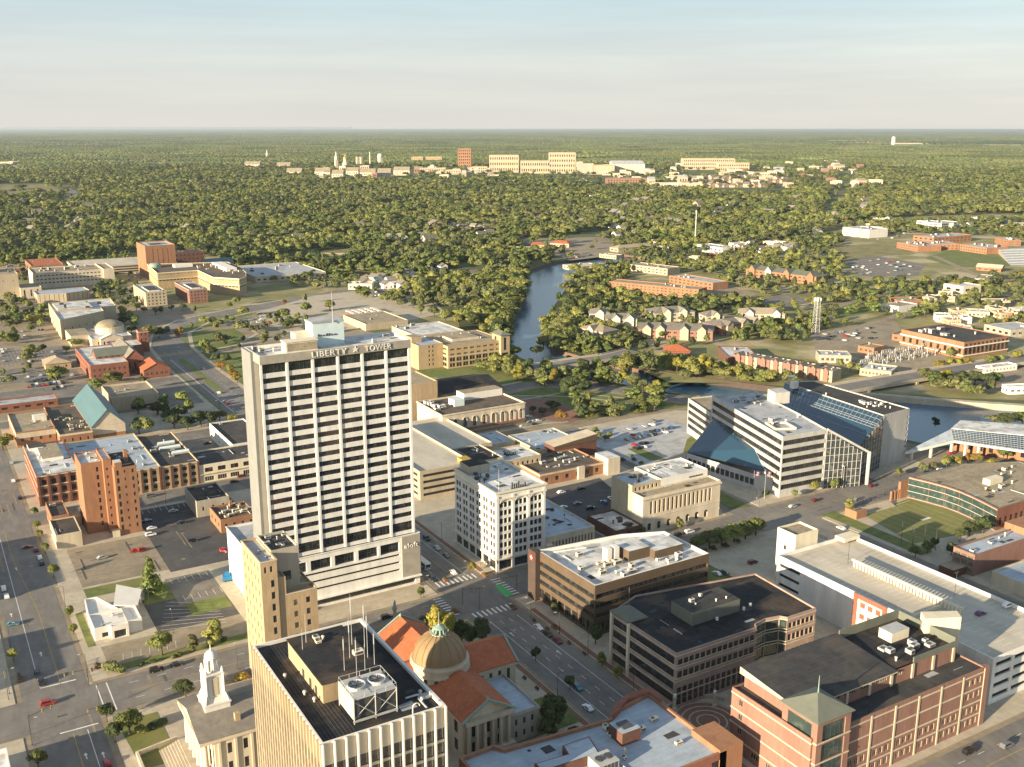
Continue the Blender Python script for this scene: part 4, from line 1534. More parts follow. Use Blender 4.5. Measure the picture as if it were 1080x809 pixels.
def old_courthouse():
 t = Thing('old_courthouse', 'pale stone temple fronted hall with a tall white steeple on its grey roof', 'historic hall', 53, 257)
 x0, x1, y0, y1, ze, zr = 56.5, 92.0, 257.5, 282.0, 15.6, 19.4
 t.block(rect(x0, y0, x1, y1), .2, ze, 'limestone', None, {0: [G(7, 2, .3, .55, (2, 2), (2, 1.6), (2, 4))], 3: [RC([(4, 6, 4, 9), (11, 13.4, 1, 8), (18, 20, 4, 9)], (2, 3))]})
 t.gable(53, y0, x1, y1, ze, zr, 'x', 'shingle', 'limestone', .8)
 t.ring(rect(53, y0, x1, y1), ze - 1.5, 1.1, .6, 'limestone')
 mb = MB()
 mb.box(53, y0 + .2, ze - 1.5, x0, y1 - .2, ze)
 t.part('portico_beam', mb, 'limestone')
 for k in range(6):
  y = y0 + 1.4 + k * (y1 - y0 - 2.8) / 5
  mb = MB()
  mb.lathe(54.2, y, [(1.0, 2.4), (.85, 2.9), (.7, 12.8), (1.05, 13.4), (1.05, 14.1)], 14)
  t.part('column', mb, 'limestone')
 mb = MB()
 for i in range(8):
  mb.box(46 + i * .8, y0 - 1.0, .2, 56.4, y1 + 1, .2 + .27 * (i + 1))
 t.part('steps', mb, 'concrete')
 for k in range(8):
  x = x0 + 1 + k * 4.6
  mb = MB()
  mb.box(x, y0 - .35, .2, x + .7, y0 - .02, ze - 1.5)
  t.part('pilaster', mb, 'limestone')
 # steeple
 sx, sy = 60.2, 269.7
 mb = MB()
 def sq(r, za, zb, r2=None):
  a = r
  b_ = r if r2 is None else r2
  mb.lathe(sx, sy, [(a * 1.414, za), (b_ * 1.414, zb)], 4, a0=pi / 4)
 sq(3.6, 15.5, 20.2)
 sq(3.9, 20.2, 20.7)
 sq(3.0, 20.7, 22.0, 2.5)
 sq(2.3, 22.0, 29.0)
 sq(2.7, 29.0, 29.5)
 st = t.part('steeple', mb, 'white_paint')
 for ax, ay in ((1, 1), (1, -1), (-1, 1), (-1, -1)):
  m2 = MB()
  m2.lathe(sx + ax * 2.45, sy + ay * 2.45, [(.5, 21.6), (.42, 22), (.36, 28.3), (.55, 29)], 8)
  m2.tube((sx + ax * 3.3, sy + ay * 3.3, 20.7), (sx + ax * 2.5, sy + ay * 2.5, 23.6), .34, .2)
  t.part('column', m2, 'white_paint', st)
  m2 = MB()
  m2.lathe(sx + ax * 2.3, sy + ay * 2.3, [(.4, 29.5), (.5, 30.1), (.12, 31.2)], 8)
  t.part('urn', m2, 'white_paint', st)
 for r_, (ux, uy) in ((2.31, (0, -1)), (2.31, (-1, 0)), (2.31, (1, 0)), (2.31, (0, 1))):
  m2 = MB()
  x, y = sx + ux * r_, sy + uy * r_
  if ux == 0:
   m2.box(x - .85, y - .06, 22.6, x + .85, y + .06, 28.2)
  else:
   m2.box(x - .06, y - .85, 22.6, x + .06, y + .85, 28.2)
  t.part('louvre', m2, 'cream_stone', st)
 m2 = MB()
 m2.lathe(sx, sy, [(1.9, 29.5), (1.7, 29.8), (1.6, 33.0), (2.0, 33.3), (2.0, 33.7)], 8)
 for k in range(8):
  a = 2 * pi * k / 8
  m2.tube((sx + 1.9 * cos(a), sy + 1.9 * sin(a), 29.8), (sx + 1.9 * cos(a), sy + 1.9 * sin(a), 33.2), .2)
 t.part('belfry', m2, 'white_paint', st)
 m2 = MB()
 m2.lathe(sx, sy, [(1.95, 33.7)] + [(1.9 * cos(a), 33.7 + 1.9 * sin(a)) for a in [pi / 2 * k / 8 for k in range(8)]] + [(.15, 35.8), (.08, 37.6)], 16)
 t.part('cupola', m2, 'white_paint', st, smooth=True)
 mb = MB()
 mb.box(63.5, 260.5, 15.5, 65, 262, 19)
 t.part('chimney', mb, 'tan_brick')
 t.done()


old_courthouse()


def bank():
 t = Thing('bank_building', 'small white drive through bank with folded white roofs', 'bank', 41, 362)
 w, r = 'white_paint', 'white_paint'
 t.block(rect(41, 363.5, 57.5, 376), .2, 4.3, w, r, {0: [RC([(2.5, 4.6, .9, 2.6)], (2, 1))], 3: [G(3, 1, .2, .5, (1, 1), (.6, 1), (1, 1))]}, parapet=.9, cap=w)
 t.block(rect(46.5, 361.8, 52.5, 363.46), .2, 4.6, w, r, {0: [RC([(.9, 5.1, .2, 3.1)], (3, 1))]}, parapet=.6, depth=.8, name='entrance')
 t.block([(41, 376.04), (52, 376.04), (46.2, 391.5), (42, 391.5)], .2, 4.0, w, r, {}, parapet=.8, cap=w)
 mb = MB()
 poly = [(50.5, 380), (58.5, 376.5), (62.5, 388.5), (54.5, 396.5)]
 zs = (4.6, 3.9, 4.6, 5.4)
 n = 4
 mb.poly([(*p, z + .5) for p, z in zip(poly, zs)])
 mb.poly([(*p, z) for p, z in zip(poly, zs)][::-1])
 for i in range(4):
  j = (i + 1) % 4
  mb.poly([(*poly[i], zs[i]), (*poly[j], zs[j]), (*poly[j], zs[j] + .5), (*poly[i], zs[i] + .5)])
 t.part('drive_canopy', mb, w)
 for x, y in ((58.0, 377.6), (59.5, 382), (61.4, 387.6), (55, 394.8)):
  mb = MB()
  mb.box(x - .35, y - .5, .2, x + .35, y + .5, 4.3)
  t.part('canopy_post', mb, w)
 mb = MB()
 mb.poly([(52.6, 364, 5.3), (57.6, 364, 3.2), (57.6, 376, 3.2), (52.6, 376, 5.3)])
 mb.poly([(52.6, 364, 5.0), (57.6, 364, 2.9), (57.6, 376, 2.9), (52.6, 376, 5.0)])
 t.part('side_roof', mb, w)
 t.units(43, 366, 50, 374, 4.3, 2, 4, 'white_paint', .6)
 t.done()


bank()


def brick_tower():
 t = Thing('apartment_tower', 'slender orange brick tower with stepped front and small windows', 'apartment tower', 55, 462)
 b = 'orange_brick'
 k1 = RC([(6.2, 7.2, 3 + 3.7 * k, 5.2 + 3.7 * k) for k in range(8)], (1, 2))
 t.block(rect(55, 471, 63.9, 490), .2, 33, b, 'white_roof', {0: [k1]}, parapet=.8)
 k2 = RC([(1.1, 1.8, 4 + 3.7 * k, 5.3 + 3.7 * k) for k in range(8)], (1, 1))
 t.block(rect(63.94, 467.5, 67.4, 486), .2, 35, b, 'white_roof', {0: [k2]}, parapet=.6)
 k3 = RC([(.9, 2.0, 2.6 + 3.7 * k, 4.9 + 3.7 * k) for k in range(8)] + [(4.1, 4.8, 3.4 + 3.7 * k, 4.7 + 3.7 * k) for k in range(8)] + [(7.4, 8.3, 3 + 3.7 * k, 4.8 + 3.7 * k) for k in range(8)], (1, 2))
 t.block(rect(67.44, 462, 77, 486), .2, 31.5, b, 'dark_roof', {0: [k3]}, parapet=.7)
 t.boxpart('stair_head', 67.8, 462.4, 32.2, 71, 467.4, 34.6, b, 'white_roof')
 t.boxpart('chimney', 73.4, 470, 31.5, 75, 471.8, 37.5, b)
 t.boxpart('porch', 64.2, 461, .2, 67.3, 464, 3.2, 'limestone', 'gravel_roof')
 t.units(69, 472, 76, 484, 31.5, 5, 2, 'grey_metal', .7)
 t.units(57, 474, 63, 488, 33, 3, 22, 'white_paint', .7)
 t.done()


brick_tower()


def shop(name, label, cat, x0, y0, x1, y1, h, wall, roof, S=None, W=None, parapet=.8, units=3, seed=1, cap=None, group=None, cornice=None, N=None, E=None, umat='pale_metal', pts=None, z0=.2, depth=.22, big=1.0):
 t = Thing(name, label, cat, x0, y0, 0, group)
 f = {}
 if S:
  f[0] = S if isinstance(S, list) else [S]
 if W:
  f[3] = W if isinstance(W, list) else [W]
 if E:
  f[1] = [E]
 t.block(pts or rect(x0, y0, x1, y1), z0, h, wall, roof, f, parapet=parapet, cap=cap, depth=depth)
 if cornice:
  t.ring(pts or rect(x0, y0, x1, y1), h + parapet - .8, .5, .3, cornice)
 if units:
  t.units(x0 + 2, y0 + 2, x1 - 2, y1 - 2, h, units, seed, umat, big)
 return t


# --- blocks at left
t = shop('brick_shop', 'low brick shop with dark roof in front of the orange brick tower', 'shop', 41.5, 480, 49, 501, 7.6, 'orange_brick', 'dark_roof', W=G(4, 1, .3, .35), units=1)
t.boxpart('annex', 49.04, 484, .2, 54.5, 499, 5, 'cream_stone', 'gravel_roof')
t.done()
shop('blank_annex', 'blank cream sided annex at the foot of the orange brick tower', 'annex', 40.5, 458.5, 51, 479.6, 6.6, 'cream_stone', 'dark_roof', W=G(2, 1, .15, .3), units=0, parapet=.5).done()
t = shop('brick_block', 'long brown brick block with white roof on the left street', 'commercial block', 40.5, 520.5, 60, 578, 15, 'red_brick', 'white_roof', S=[G(4, 3, .5, .55, (1, 1), (.5, 1.5), (3, 1))], W=G(10, 3, .4, .5, (1, 1), (1, 1.5), (2, 2)), cornice='cream_stone', units=5, seed=3)
for z in (5, 10):
 t.ring(rect(40.5, 520.5, 60, 578), z, .5, .15, 'cream_stone', 'band')
for k in range(5):
 mb = MB()
 mb.box(40.6 + k * 4.65, 520.0, .2, 41.6 + k * 4.65, 520.46, 15.4)
 t.part('pilaster', mb, 'dark_brick')
t.boxpart('roof_well', 46, 545, 15, 56, 572, 16.6, 'white_paint', 'gravel_roof')
t.boxpart('rooftop_screen', 42, 566, 15.0, 49, 576, 17, 'white_paint', 'dark_roof')
t.done()
t = shop('brick_block', 'brown brick block with pale blue white roof behind the orange brick tower', 'commercial block', 60.1, 514.5, 97.4, 582, 12, 'tan_brick', 'blue_roof', S=G(8, 3, .45, .55, (1, 1), (.5, 1.2), (2, 2)), units=8, seed=4, cornice='cream_stone')
for k in range(9):
 mb = MB()
 mb.box(60.4 + k * 4.5, 514.0, .2, 61.3 + k * 4.5, 514.46, 12.6)
 t.part('pilaster', mb, 'dark_brick')
t.ring(rect(60.1, 514.5, 97.4, 582), 4.4, .5, .2, 'cream_stone', 'band')
t.done()
t = shop('brick_block', 'brown brick shop block with black roof and three long skylights', 'commercial block', 97.5, 514.5, 116.5, 576, 11.6, 'tan_brick', 'dark_roof', S=G(4, 3, .5, .55, (.6, .6), (.5, 1.2), (2, 2)), units=3, seed=5, cornice='cream_stone')
for k in range(5):
 mb = MB()
 mb.box(97.6 + k * 4.5, 514.0, .2, 98.5 + k * 4.5, 514.46, 12.2)
 t.part('pilaster', mb, 'dark_brick')
for k, (x, y, w) in enumerate(((104.5, 555, 9), (103.5, 546, 11), (107.5, 535, 9))):
 mb = MB()
 mb.box(x, y - 1.2, 11.6, x + w, y + 1.2, 12.5)
 mb.poly([(x, y - 1.2, 12.5), (x + w, y - 1.2, 12.5), (x + w, y, 13.4), (x, y, 13.4)], 1)
 mb.poly([(x, y + 1.2, 12.5), (x, y, 13.4), (x + w, y, 13.4), (x + w, y + 1.2, 12.5)], 1)
 t.part('skylight', mb, ['pale_metal', 'pale_blue'])
t.done()
t = shop('cream_shop', 'cream two storey shop with red framed upper windows beside the white tower', 'shop', 116.6, 514.5, 160, 540, 9, 'cream_paint', 'dark_roof', S=[G(6, 1, .62, .27, (1.5, 1.5), (0, 1), (2, 1), 'red_brick', 'glass_brown', .86), G(6, 1, .7, .3, (1.5, 1.5), (0.5, 1), (4, 1), 'cream_paint', 'glass', 0)], units=0)
t.ring(rect(116.6, 514.5, 160, 540), 4.4, .4, .5, 'cream_stone', 'band')
t.done()
shop('flat_garage', 'dark roofed grey block beside the shaded car park', 'garage', 103, 466, 118.5, 489, 7.6, 'grey_stone', 'black_roof', S=G(3, 1, .2, .3), units=2, seed=6).done()
t = shop('brick_workshop', 'low orange brick workshop with cluttered roof left of the white tower', 'workshop', 107.5, 441, 124, 460, 6, 'orange_brick', 'brown_roof', S=G(4, 1, .3, .35), W=G(3, 1, .3, .35), units=14, seed=7, umat='cream_paint')
t.boxpart('chimney', 116, 456, 6, 117.2, 457.2, 9.5, 'orange_brick')
t.done()
t = shop('white_house_block', 'white sided two storey building with black roof left of the white tower', 'building', 142.5, 545, 163, 594, 8, 'white_paint', 'dark_roof', W=G(6, 2, .22, .3), S=G(3, 2, .3, .4), units=2, seed=8)
t.boxpart('front_shop', 144, 538, .2, 163, 544.96, 4.6, 'yellow_brick', 'gravel_roof')
t.done()
t = shop('brick_hall', 'orange brick hall with tan band and gravel roof at the left edge', 'hall', 41, 629, 62, 676, 8.6, 'orange_brick', 'gravel_roof', W=G(6, 2, .25, .3), S=G(4, 1, .3, .3), units=3, seed=9)
t.ring(rect(41, 629, 62, 676), 5.6, 3.0, .12, 'cream_stone', 'band')
t.boxpart('rooftop_unit', 53, 650, 8.6, 60, 660, 11, 'cream_paint')
t.done()
t = Thing('gabled_hall', 'hall with steep teal metal gable roof and tan front', 'hall', 69, 618)
t.block(rect(80.5, 619, 99, 690), .2, 9.4, 'orange_brick', None, {0: [G(5, 1, .12, .3)]})
t.gable(80.5, 619, 99, 690, 9.4, 18.6, 'y', 'teal_roof', 'limestone', .7)
t.ring(rect(80.5, 619, 99, 690), 4.2, 5.1, .12, 'limestone', 'band')
t.block(rect(62.5, 616, 80.4, 686), .2, 7.6, 'orange_brick', 'brown_roof', {0: [G(4, 1, .2, .3)]})
t.ring(rect(62.5, 616, 80.4, 686), 7.0, 1.1, .12, 'limestone', 'band')
t.units(64, 622, 79, 682, 7.6, 16, 10, 'cream_paint', .9)
t.done()
t = shop('tan_hall', 'flat tan hall behind the teal gabled hall', 'hall', 102.5, 682, 132, 720, 8.2, 'beige_brick', 'gravel_roof', S=RC([(12, 28, 1, 2.4)]), units=2, seed=11, parapet=1.2, cap='cream_stone')
t.done()
t = shop('red_shop', 'long low red and white roofed shop at the left edge', 'shop', 10, 716, 74, 732, 4.6, 'red_brick', 'grey_roof', S=G(9, 1, .5, .4), units=3, seed=12)
t.ring(rect(10, 716, 74, 732), 3.6, 1.8, .2, 'red_brick', 'fascia')
t.done()
shop('tan_shop', 'pale roofed low shop left of the red roofed shop', 'shop', -40, 700, 8, 730, 5, 'cream_stone', 'white_roof', S=G(6, 1, .5, .4), units=3, seed=13).done()

# ---------------------------------------------------------------- blocks north of the shops
t = Thing('church', 'red brick church with grey slate roofs and square bell tower', 'church', 104, 776)
b = 'red_brick'
t.block(rect(104.5, 778, 131, 850), .2, 11, b, 'white_roof', {0: [G(7, 2, .4, .4, (1, 1), (1, 2), (2, 2), 'cream_stone', 'glass_grey')], 3: [G(10, 2, .3, .4)]}, parapet=.7)
t.block(rect(112, 800, 140, 816), 11.05, 13, b, None, {0: [G(6, 1, .4, .6, (1, 1), (.2, .2))]})
t.gable(112, 800, 140, 816, 13, 17.5, 'x', 'green_roof', b)
t.block(rect(131.04, 790, 144, 846), .2, 11, b, None, {0: [G(3, 1, .4, .6)]})
t.gable(131.04, 790, 144, 846, 11, 17, 'y', 'shingle', b)
t.block(rect(139, 766, 158, 789.9), .2, 6, b, None, {0: [G(5, 1, .5, .5, (1, 1), (1, 1), (2, 2), 'cream_stone')]})
t.gable(139, 766, 158, 789.9, 6, 10.5, 'y', 'red_tile', b)
t.block(rect(155, 862, 163, 870), .2, 17, b, 'grey_roof', {0: [G(2, 2, .3, .4, (.6, .6), (8, 1), (1, 1), 'cream_stone')], 3: [G(2, 2, .3, .4, (.6, .6), (8, 1), (1, 1), 'cream_stone')]}, parapet=1)
t.ring(rect(155, 862, 163, 870), 16.4, .5, .3, 'cream_stone')
t.block(rect(131.1, 846.1, 154.9, 872), .2, 9, b, 'white_roof', {})
t.done()
t = Thing('tan_auditorium', 'large blank tan auditorium with white roof on a sunken well', 'auditorium', 107, 950)
t.block([(107, 950), (148, 980), (149, 1003), (163, 1006), (166, 1052), (110, 1052)], .1, 16.5, 'beige_brick', 'white_roof', {0: [G(6, 1, .12, .1)]}, parapet=1.0)
t.boxpart('roof_well', 112, 1000, 16.5, 142, 1040, 18.5, 'beige_brick', 'white_roof')
t.boxpart('annex', 110, 915, .1, 126, 948, 9, 'cream_stone', 'gravel_roof')
t.units(115, 990, 150, 1045, 18.5, 6, 14, 'dark_metal', 1.5)
t.done()
t = Thing('domed_hall', 'cream hall with a shallow grey dome and white lower roofs', 'hall', 122, 890)
t.block(rect(124, 898, 156, 945), .1, 7.5, 'limestone', 'white_roof', {0: [G(6, 1, .25, .5, (3, 3), (1, 1.5), (1, 2))]}, parapet=.7)
t.gable(130, 893, 148, 897.9, 8, 11.5, 'y', 'white_roof', 'limestone')
t.block(rect(130, 893, 148, 897.9), .1, 8, 'limestone', None, {0: [G(4, 1, .3, .6, (1, 1), (1, 1))]})
mb = MB()
mb.lathe(143, 925, [(11.5, 7.5), (11.5, 13), (10.9, 13.2)] + [(10.9 * cos(a), 13.2 + 5.2 * sin(a)) for a in [pi / 2 * k / 8 for k in range(8)]], 32)
t.part('dome', mb, 'gravel_roof', smooth=False)
mb = MB()
mb.lathe(143, 925, [(11.7, 7.5), (11.7, 12.6), (12.1, 12.8), (12.1, 13.2)], 32)
t.part('drum', mb, 'limestone')
t.done()
t = Thing('brick_gatehouse', 'small hipped brick house between car parks at left', 'house', 82, 842)
t.block(rect(80, 830, 98, 850), .1, 5, 'tan_brick', None, {0: [G(3, 1, .25, .4)], 3: [G(3, 1, .25, .4)]})
t.gable(80, 830, 98, 850, 5, 8.5, 'y', 'shingle_tan', None, .6, hip=6)
t.done()
for nm, x0, y0, x1, y1 in (('left', 206, 1086, 227, 1150), ('right', 249, 1082, 268, 1146)):
 t = shop('brick_apartments', 'pink brick apartment block with pale roof, %s of the pair below the red tower' % nm, 'apartment block', x0, y0, x1, y1, 14.2, 'pink_brick' if nm == 'right' else 'beige_brick', 'grey_roof', S=G(5, 4, .4, .5, (1, 1), (.6, 1), (2, 1), 'cream_stone'), W=G(9, 4, .25, .45, (1, 1), (.6, 1)), units=2, seed=15, cornice='cream_stone')
 t.boxpart('roof_frame', x0 + 5, y0 + 10, 14.2, x1 - 5, y1 - 20, 15.2, 'cream_paint', 'dark_roof')
 t.done()
t = Thing('red_tower', 'tall red brick block with dark vertical window slots', 'office block', 250, 1300)
t.block(rect(249.5, 1294, 285, 1346), .1, 39, 'orange_brick', 'white_roof', {0: [G(4, 1, .12, .86, (6, 6), (3, 2), gl='glass_brown')]}, parapet=1.2)
t.boxpart('roof_plant', 259, 1312, 39, 272, 1330, 41, 'dark_metal', 'grey_roof')
t.block(rect(250, 1255, 262, 1293.9), .1, 16, 'orange_brick', 'dark_roof', {}, parapet=.5)
t.done()
t = shop('dark_brick_block', 'dark brick block beside the red tower', 'office block', 305, 1395, 345, 1425, 17, 'dark_brick', 'dark_roof', S=G(7, 3, .4, .3), units=2, seed=16)
t.done()
t = Thing('curved_office', 'sprawling orange brick offices with angled front and green strip windows', 'office building', 250, 1210)
pts = [(243, 1203), (289, 1205), (289, 1138), (310, 1110), (322, 1125), (332, 1158), (338, 1200), (340, 1262), (300, 1275), (250, 1292)]
fc = G(11, 1, .6, .3, (1, 1), (8, 2), (1, 1), 'yellow_brick', 'glass_green')
fb = lambda n: [G(n, 1, .7, .16, (1, 1), (14.6, .8), (1, 1), 'yellow_brick', 'glass_green', .5), G(n, 1, .8, .3, (1, 1), (7, 7), (1, 1), 'cream_stone', 'glass_green', .5)]
t.block(pts, .1, 17.6, 'yellow_brick', 'brown_roof', {0: fb(11), 1: fb(12), 2: fb(7), 3: fb(4), 4: fb(6), 9: fb(12)}, parapet=1)
t.ring(pts, 10.4, 1.1, .35, 'limestone', 'band')
t.ring(pts, 17.6, 1.0, .3, 'cream_paint', 'band')
t.boxpart('penthouse', 272, 1244, 17.6, 293, 1256, 21, 'white_paint')
t.boxpart('penthouse', 316, 1180, 17.6, 328, 1245, 21.5, 'white_paint')
mb = MB()
mb.lathe(253, 1262, [(7, 17.6), (7, 21), (5, 22.5), (.5, 23)], 16)
t.part('turret', mb, 'copper')
t.units(295, 1150, 330, 1250, 17.6, 14, 17, 'cream_paint', 1.4)
t.done()
t = Thing('green_pavilion', 'teal roofed pavilion behind the angled offices', 'pavilion', 330, 1330)
t.block(rect(330, 1330, 365, 1352), .1, 9, 'cream_stone', None, {0: [G(8, 1, .6, .5)]})
t.gable(330, 1330, 365, 1352, 9, 14, 'x', 'teal_roof', 'cream_stone', 1)
t.done()
shop('flat_grey_shed', 'wide grey roofed shed right of the angled offices', 'shed', 352, 1190, 440, 1300, 7, 'cream_stone', 'grey_roof', S=G(12, 1, .5, .3), units=8, seed=18, big=1.6).done()
# hospital side
t = Thing('hospital', 'long cream hospital wing with three rows of windows', 'hospital', 121, 1278)
t.block(rect(121, 1276, 196, 1328), .1, 17, 'limestone', 'gravel_roof', {0: [G(17, 3, .6, .34, (2, 2), (4, 1.5), (2, 1), 'cream_stone')]}, parapet=1)
t.block(rect(196.05, 1272, 208, 1328), .1, 17.6, 'limestone', 'gravel_roof', {}, parapet=1)
t.units(130, 1285, 190, 1320, 17, 10, 19, 'white_paint', 2)
t.done()
t = Thing('hospital', 'blank tan hospital block at the left edge of the photo', 'hospital', 60, 1210)
t.block(rect(50, 1212, 100, 1270), .1, 26, 'beige_brick', 'gravel_roof', {0: [G(5, 2, .08, .1)]}, parapet=1)
t.block(rect(100.1, 1206, 121, 1240), .1, 11, 'limestone', 'gravel_roof', {0: [G(3, 1, .25, .7)]}, parapet=1)
t.boxpart('tower_head', 62, 1240, 26, 78, 1262, 34, 'orange_brick')
t.units(55, 1220, 98, 1265, 26, 5, 20, 'pale_metal', 1.6)
t.done()
t = Thing('panelled_wing', 'low wing of tall tan panels before the long cream hospital', 'wing', 112, 1168)
pts = [(112, 1168), (140, 1163), (165, 1174), (163, 1200), (112, 1196)]
t.block(pts, .1, 8.5, 'beige_brick', 'blue_roof', {0: [G(6, 1, .1, .9, (.5, .5), (.3, .3), gl='glass_brown')], 1: [G(5, 1, .1, .9, (.5, .5), (.3, .3), gl='glass_brown')]}, parapet=.8)
t.done()
shop('orange_roofed_block', 'long low orange roofed wing behind the cream hospital', 'wing', 134, 1425, 172, 1500, 8, 'orange_brick', 'red_tile', S=G(8, 1, .5, .3), units=3, seed=21).done()
shop('brick_wing', 'brick wing with pale roof far left behind the tan block', 'wing', 40, 1390, 118, 1440, 9, 'red_brick', 'gravel_roof', S=G(14, 2, .5, .35), units=5, seed=22, big=1.8).done()
shop('brick_wing', 'flat roofed brick wing at the far left edge', 'wing', -20, 1330, 45, 1375, 10, 'pink_brick', 'gravel_roof', S=G(10, 2, .5, .35), units=4, seed=23, big=1.8).done()
t = Thing('parking_structure', 'open concrete parking structure left of the red tower', 'parking structure', 180, 1355)
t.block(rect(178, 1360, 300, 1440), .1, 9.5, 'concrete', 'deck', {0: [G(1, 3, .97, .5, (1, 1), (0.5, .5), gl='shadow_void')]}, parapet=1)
t.done()

# --- middle distance, right of the white tower
t = Thing('yellow_office', 'yellow brick office block with corner tower near the river', 'office building', 345, 668)
y = 'yellow_brick'
t.block(rect(346, 679, 397, 726), .1, 17.3, y, 'gravel_roof', {0: [G(8, 2, .62, .36, (1, 4), (9, 1), (4, 1), y), G(8, 2, .8, .72, (1, 4), (.6, 8.6), (2, 1), 'cream_stone', 'glass_brown')], 3: [G(3, 2, .6, .36, (14, 1), (9, 1), (3, 1), y), G(3, 2, .7, .7, (14, 1), (.6, 8.6), (2, 1), 'cream_stone', 'glass_brown')]}, parapet=.5)
t.ring(rect(346, 679, 397, 726), 9.2, .5, .15, 'cream_stone', 'band')
t.block(rect(391, 676, 399, 690), .1, 22.5, y, None, {0: [RC([(2.6, 5.2, 10, 20), (1, 7, 1, 8)], (2, 3))], 3: [RC([(4, 7, 10, 20)], (2, 3))]})
t.gable(391, 676, 399, 690, 22.5, 24.6, 'y', 'green_roof', None, 1.0, hip=4.5)
t.block(rect(325, 687, 345.9, 720), .1, 18.5, y, 'blue_roof', {0: [RC([(8.5 + 3.2 * j, 9.7 + 3.2 * j, 2.6 + 3.4 * k, 4.4 + 3.4 * k) for j in (0, 1) for k in range(5)], (1, 1))]}, parapet=.7)
t.boxpart('stair_head', 325.5, 700, 18.5, 334, 712, 23, y, 'gravel_roof')
t.boxpart('roof_well', 358, 695, 17.3, 382, 712, 19.2, 'cream_stone', 'gravel_roof')
t.units(352, 690, 390, 720, 17.3, 7, 24, 'grey_metal', 1.2)
t.done()
t = shop('white_roofed_block', 'grey block with white roof behind the yellow office', 'building', 360, 765, 406, 815, 9, 'grey_stone', 'white_roof', S=G(4, 2, .5, .4), units=3, seed=25, big=1.4)
t.done()
shop('tan_shed', 'low tan shed behind the right end of the white tower roof', 'shed', 328, 748, 352, 775, 6, 'beige_brick', 'gravel_roof', units=2, seed=26).done()
shop('tan_shed', 'wide brown roofed shed at the wood edge behind the yellow office', 'shed', 350, 850, 392, 905, 6, 'beige_brick', 'gravel_roof', units=2, seed=27).done()
t = Thing('theatre', 'pale theatre with a row of tall arched windows and brown roof', 'theatre', 263, 524)
hh = 12.4
sw, se = (262.5, 524), (320.5, 524.5)
t.block([sw, se, (320, 561), (263.5, 561)], .1, hh, 'limestone', 'brown_roof', {0: [RC([(7.5 + 6.6 * k, 9.9 + 6.6 * k, 3.6, 8.6) for k in range(8)], (2, 3), 'cream_stone', 'glass_grey')]}, parapet=1)
for k in range(8):
 mb = MB()
 x = 262.5 + 8.7 + 6.6 * k
 pts_ = [(x + 1.3 * cos(a), 523.95, 8.65 + 1.3 * sin(a)) for a in [pi * j / 10 for j in range(11)]]
 mb.poly(pts_[::-1])
 t.part('arch_window', mb, 'glass_grey')
 mb = MB()
 for p, q in zip(pts_, pts_[1:]):
  mb.tube(p, q, .22, n=4)
 for sx in (-1.45, 1.45):
  mb.box(x + sx - .22, 523.7, 3.4, x + sx + .22, 524.0, 8.7)
 t.part('arch_moulding', mb, 'limestone')
t.ring([sw, se, (320, 561), (263.5, 561)], hh + .2, .7, .4, 'limestone')
mb = MB()
mb.prism([(266, 521.6), (320, 522.1), (320, 523.9), (266, 523.5)], 2.6, 3.3)
t.part('canopy', mb, 'red_brick')
t.boxpart('rooftop_plant', 291, 550, hh, 319, 560, hh + 4.5, 'white_paint', 'gravel_roof')
t.boxpart('rooftop_plant', 279, 540, hh, 286, 548, hh + 4, 'pale_blue')
t.units(265, 536, 280, 556, hh, 10, 28, 'white_paint', 1.5)
t.done()
t = Thing('fly_tower', 'blank tan brick fly tower and dark gabled stage house', 'stage house', 262, 566)
t.block(rect(262, 568, 281.5, 600), .1, 22, 'tan_brick', 'gravel_roof', {}, parapet=.8)
t.block(rect(281.6, 566, 330, 612), .1, 11.5, 'tan_brick', None, {0: [G(5, 1, .1, .3)]})
t.gable(281.6, 566, 330, 612, 11.5, 16.5, 'x', 'black_roof', 'tan_brick', .6)
t.done()
t = Thing('parking_structure', 'two level tan parking structure between the white tower and white office block', 'parking structure', 204, 432)
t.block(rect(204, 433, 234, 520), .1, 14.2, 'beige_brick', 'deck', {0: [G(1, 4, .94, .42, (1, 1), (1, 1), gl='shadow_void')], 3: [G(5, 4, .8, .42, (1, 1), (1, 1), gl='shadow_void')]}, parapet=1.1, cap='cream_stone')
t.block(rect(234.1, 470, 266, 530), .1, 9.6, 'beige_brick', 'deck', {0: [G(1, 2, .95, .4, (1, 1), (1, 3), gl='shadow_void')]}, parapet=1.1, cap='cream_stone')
t.boxpart('stair_head', 229, 436, 14.2, 234, 441, 16.4, 'paint_yellow')
t.done()
# white nine storey block
t = Thing('white_office_block', 'white terracotta office block with brown window rows and arched top floor', 'office block', 195, 341)
w = 'white_paint'
fl = 7
S_ = []
for k in range(3):
 a0 = 1.4 + k * 7.35
 for i in range(fl):
  z = 6.4 + 3.55 * i
  for j in range(3):
   S_.append((a0 + .35 + j * 2.05, a0 + 2.0 + j * 2.05, z, z + 2.3, (1, 2, 'dark_metal', 'glass_brown')))
W_ = []
for k in range(6):
 a0 = .8 + k * 6.0
 for i in range(fl):
  z = 6.4 + 3.55 * i
  for j in range(2):
   W_.append((a0 + .6 + j * 2.3, a0 + 2.4 + j * 2.3, z, z + 2.3, (1, 2, 'dark_metal', 'glass_brown')))
gs = [(1 + 7.7 * k, 7.6 + 7.7 * k, .4, 4.2, (4, 1, 'dark_metal', 'glass')) for k in range(3)]
gw = [(1 + 6 * k, 6 + 6 * k, .4, 4.2, (3, 1, 'dark_metal', 'glass')) for k in range(6)]
t.block(rect(195, 341.5, 219, 378), .2, 34, w, 'white_roof', {0: [lambda L, H: S_ + gs], 3: [lambda L, H: W_ + gw]}, parapet=.9, cap='cream_paint', depth=.45)
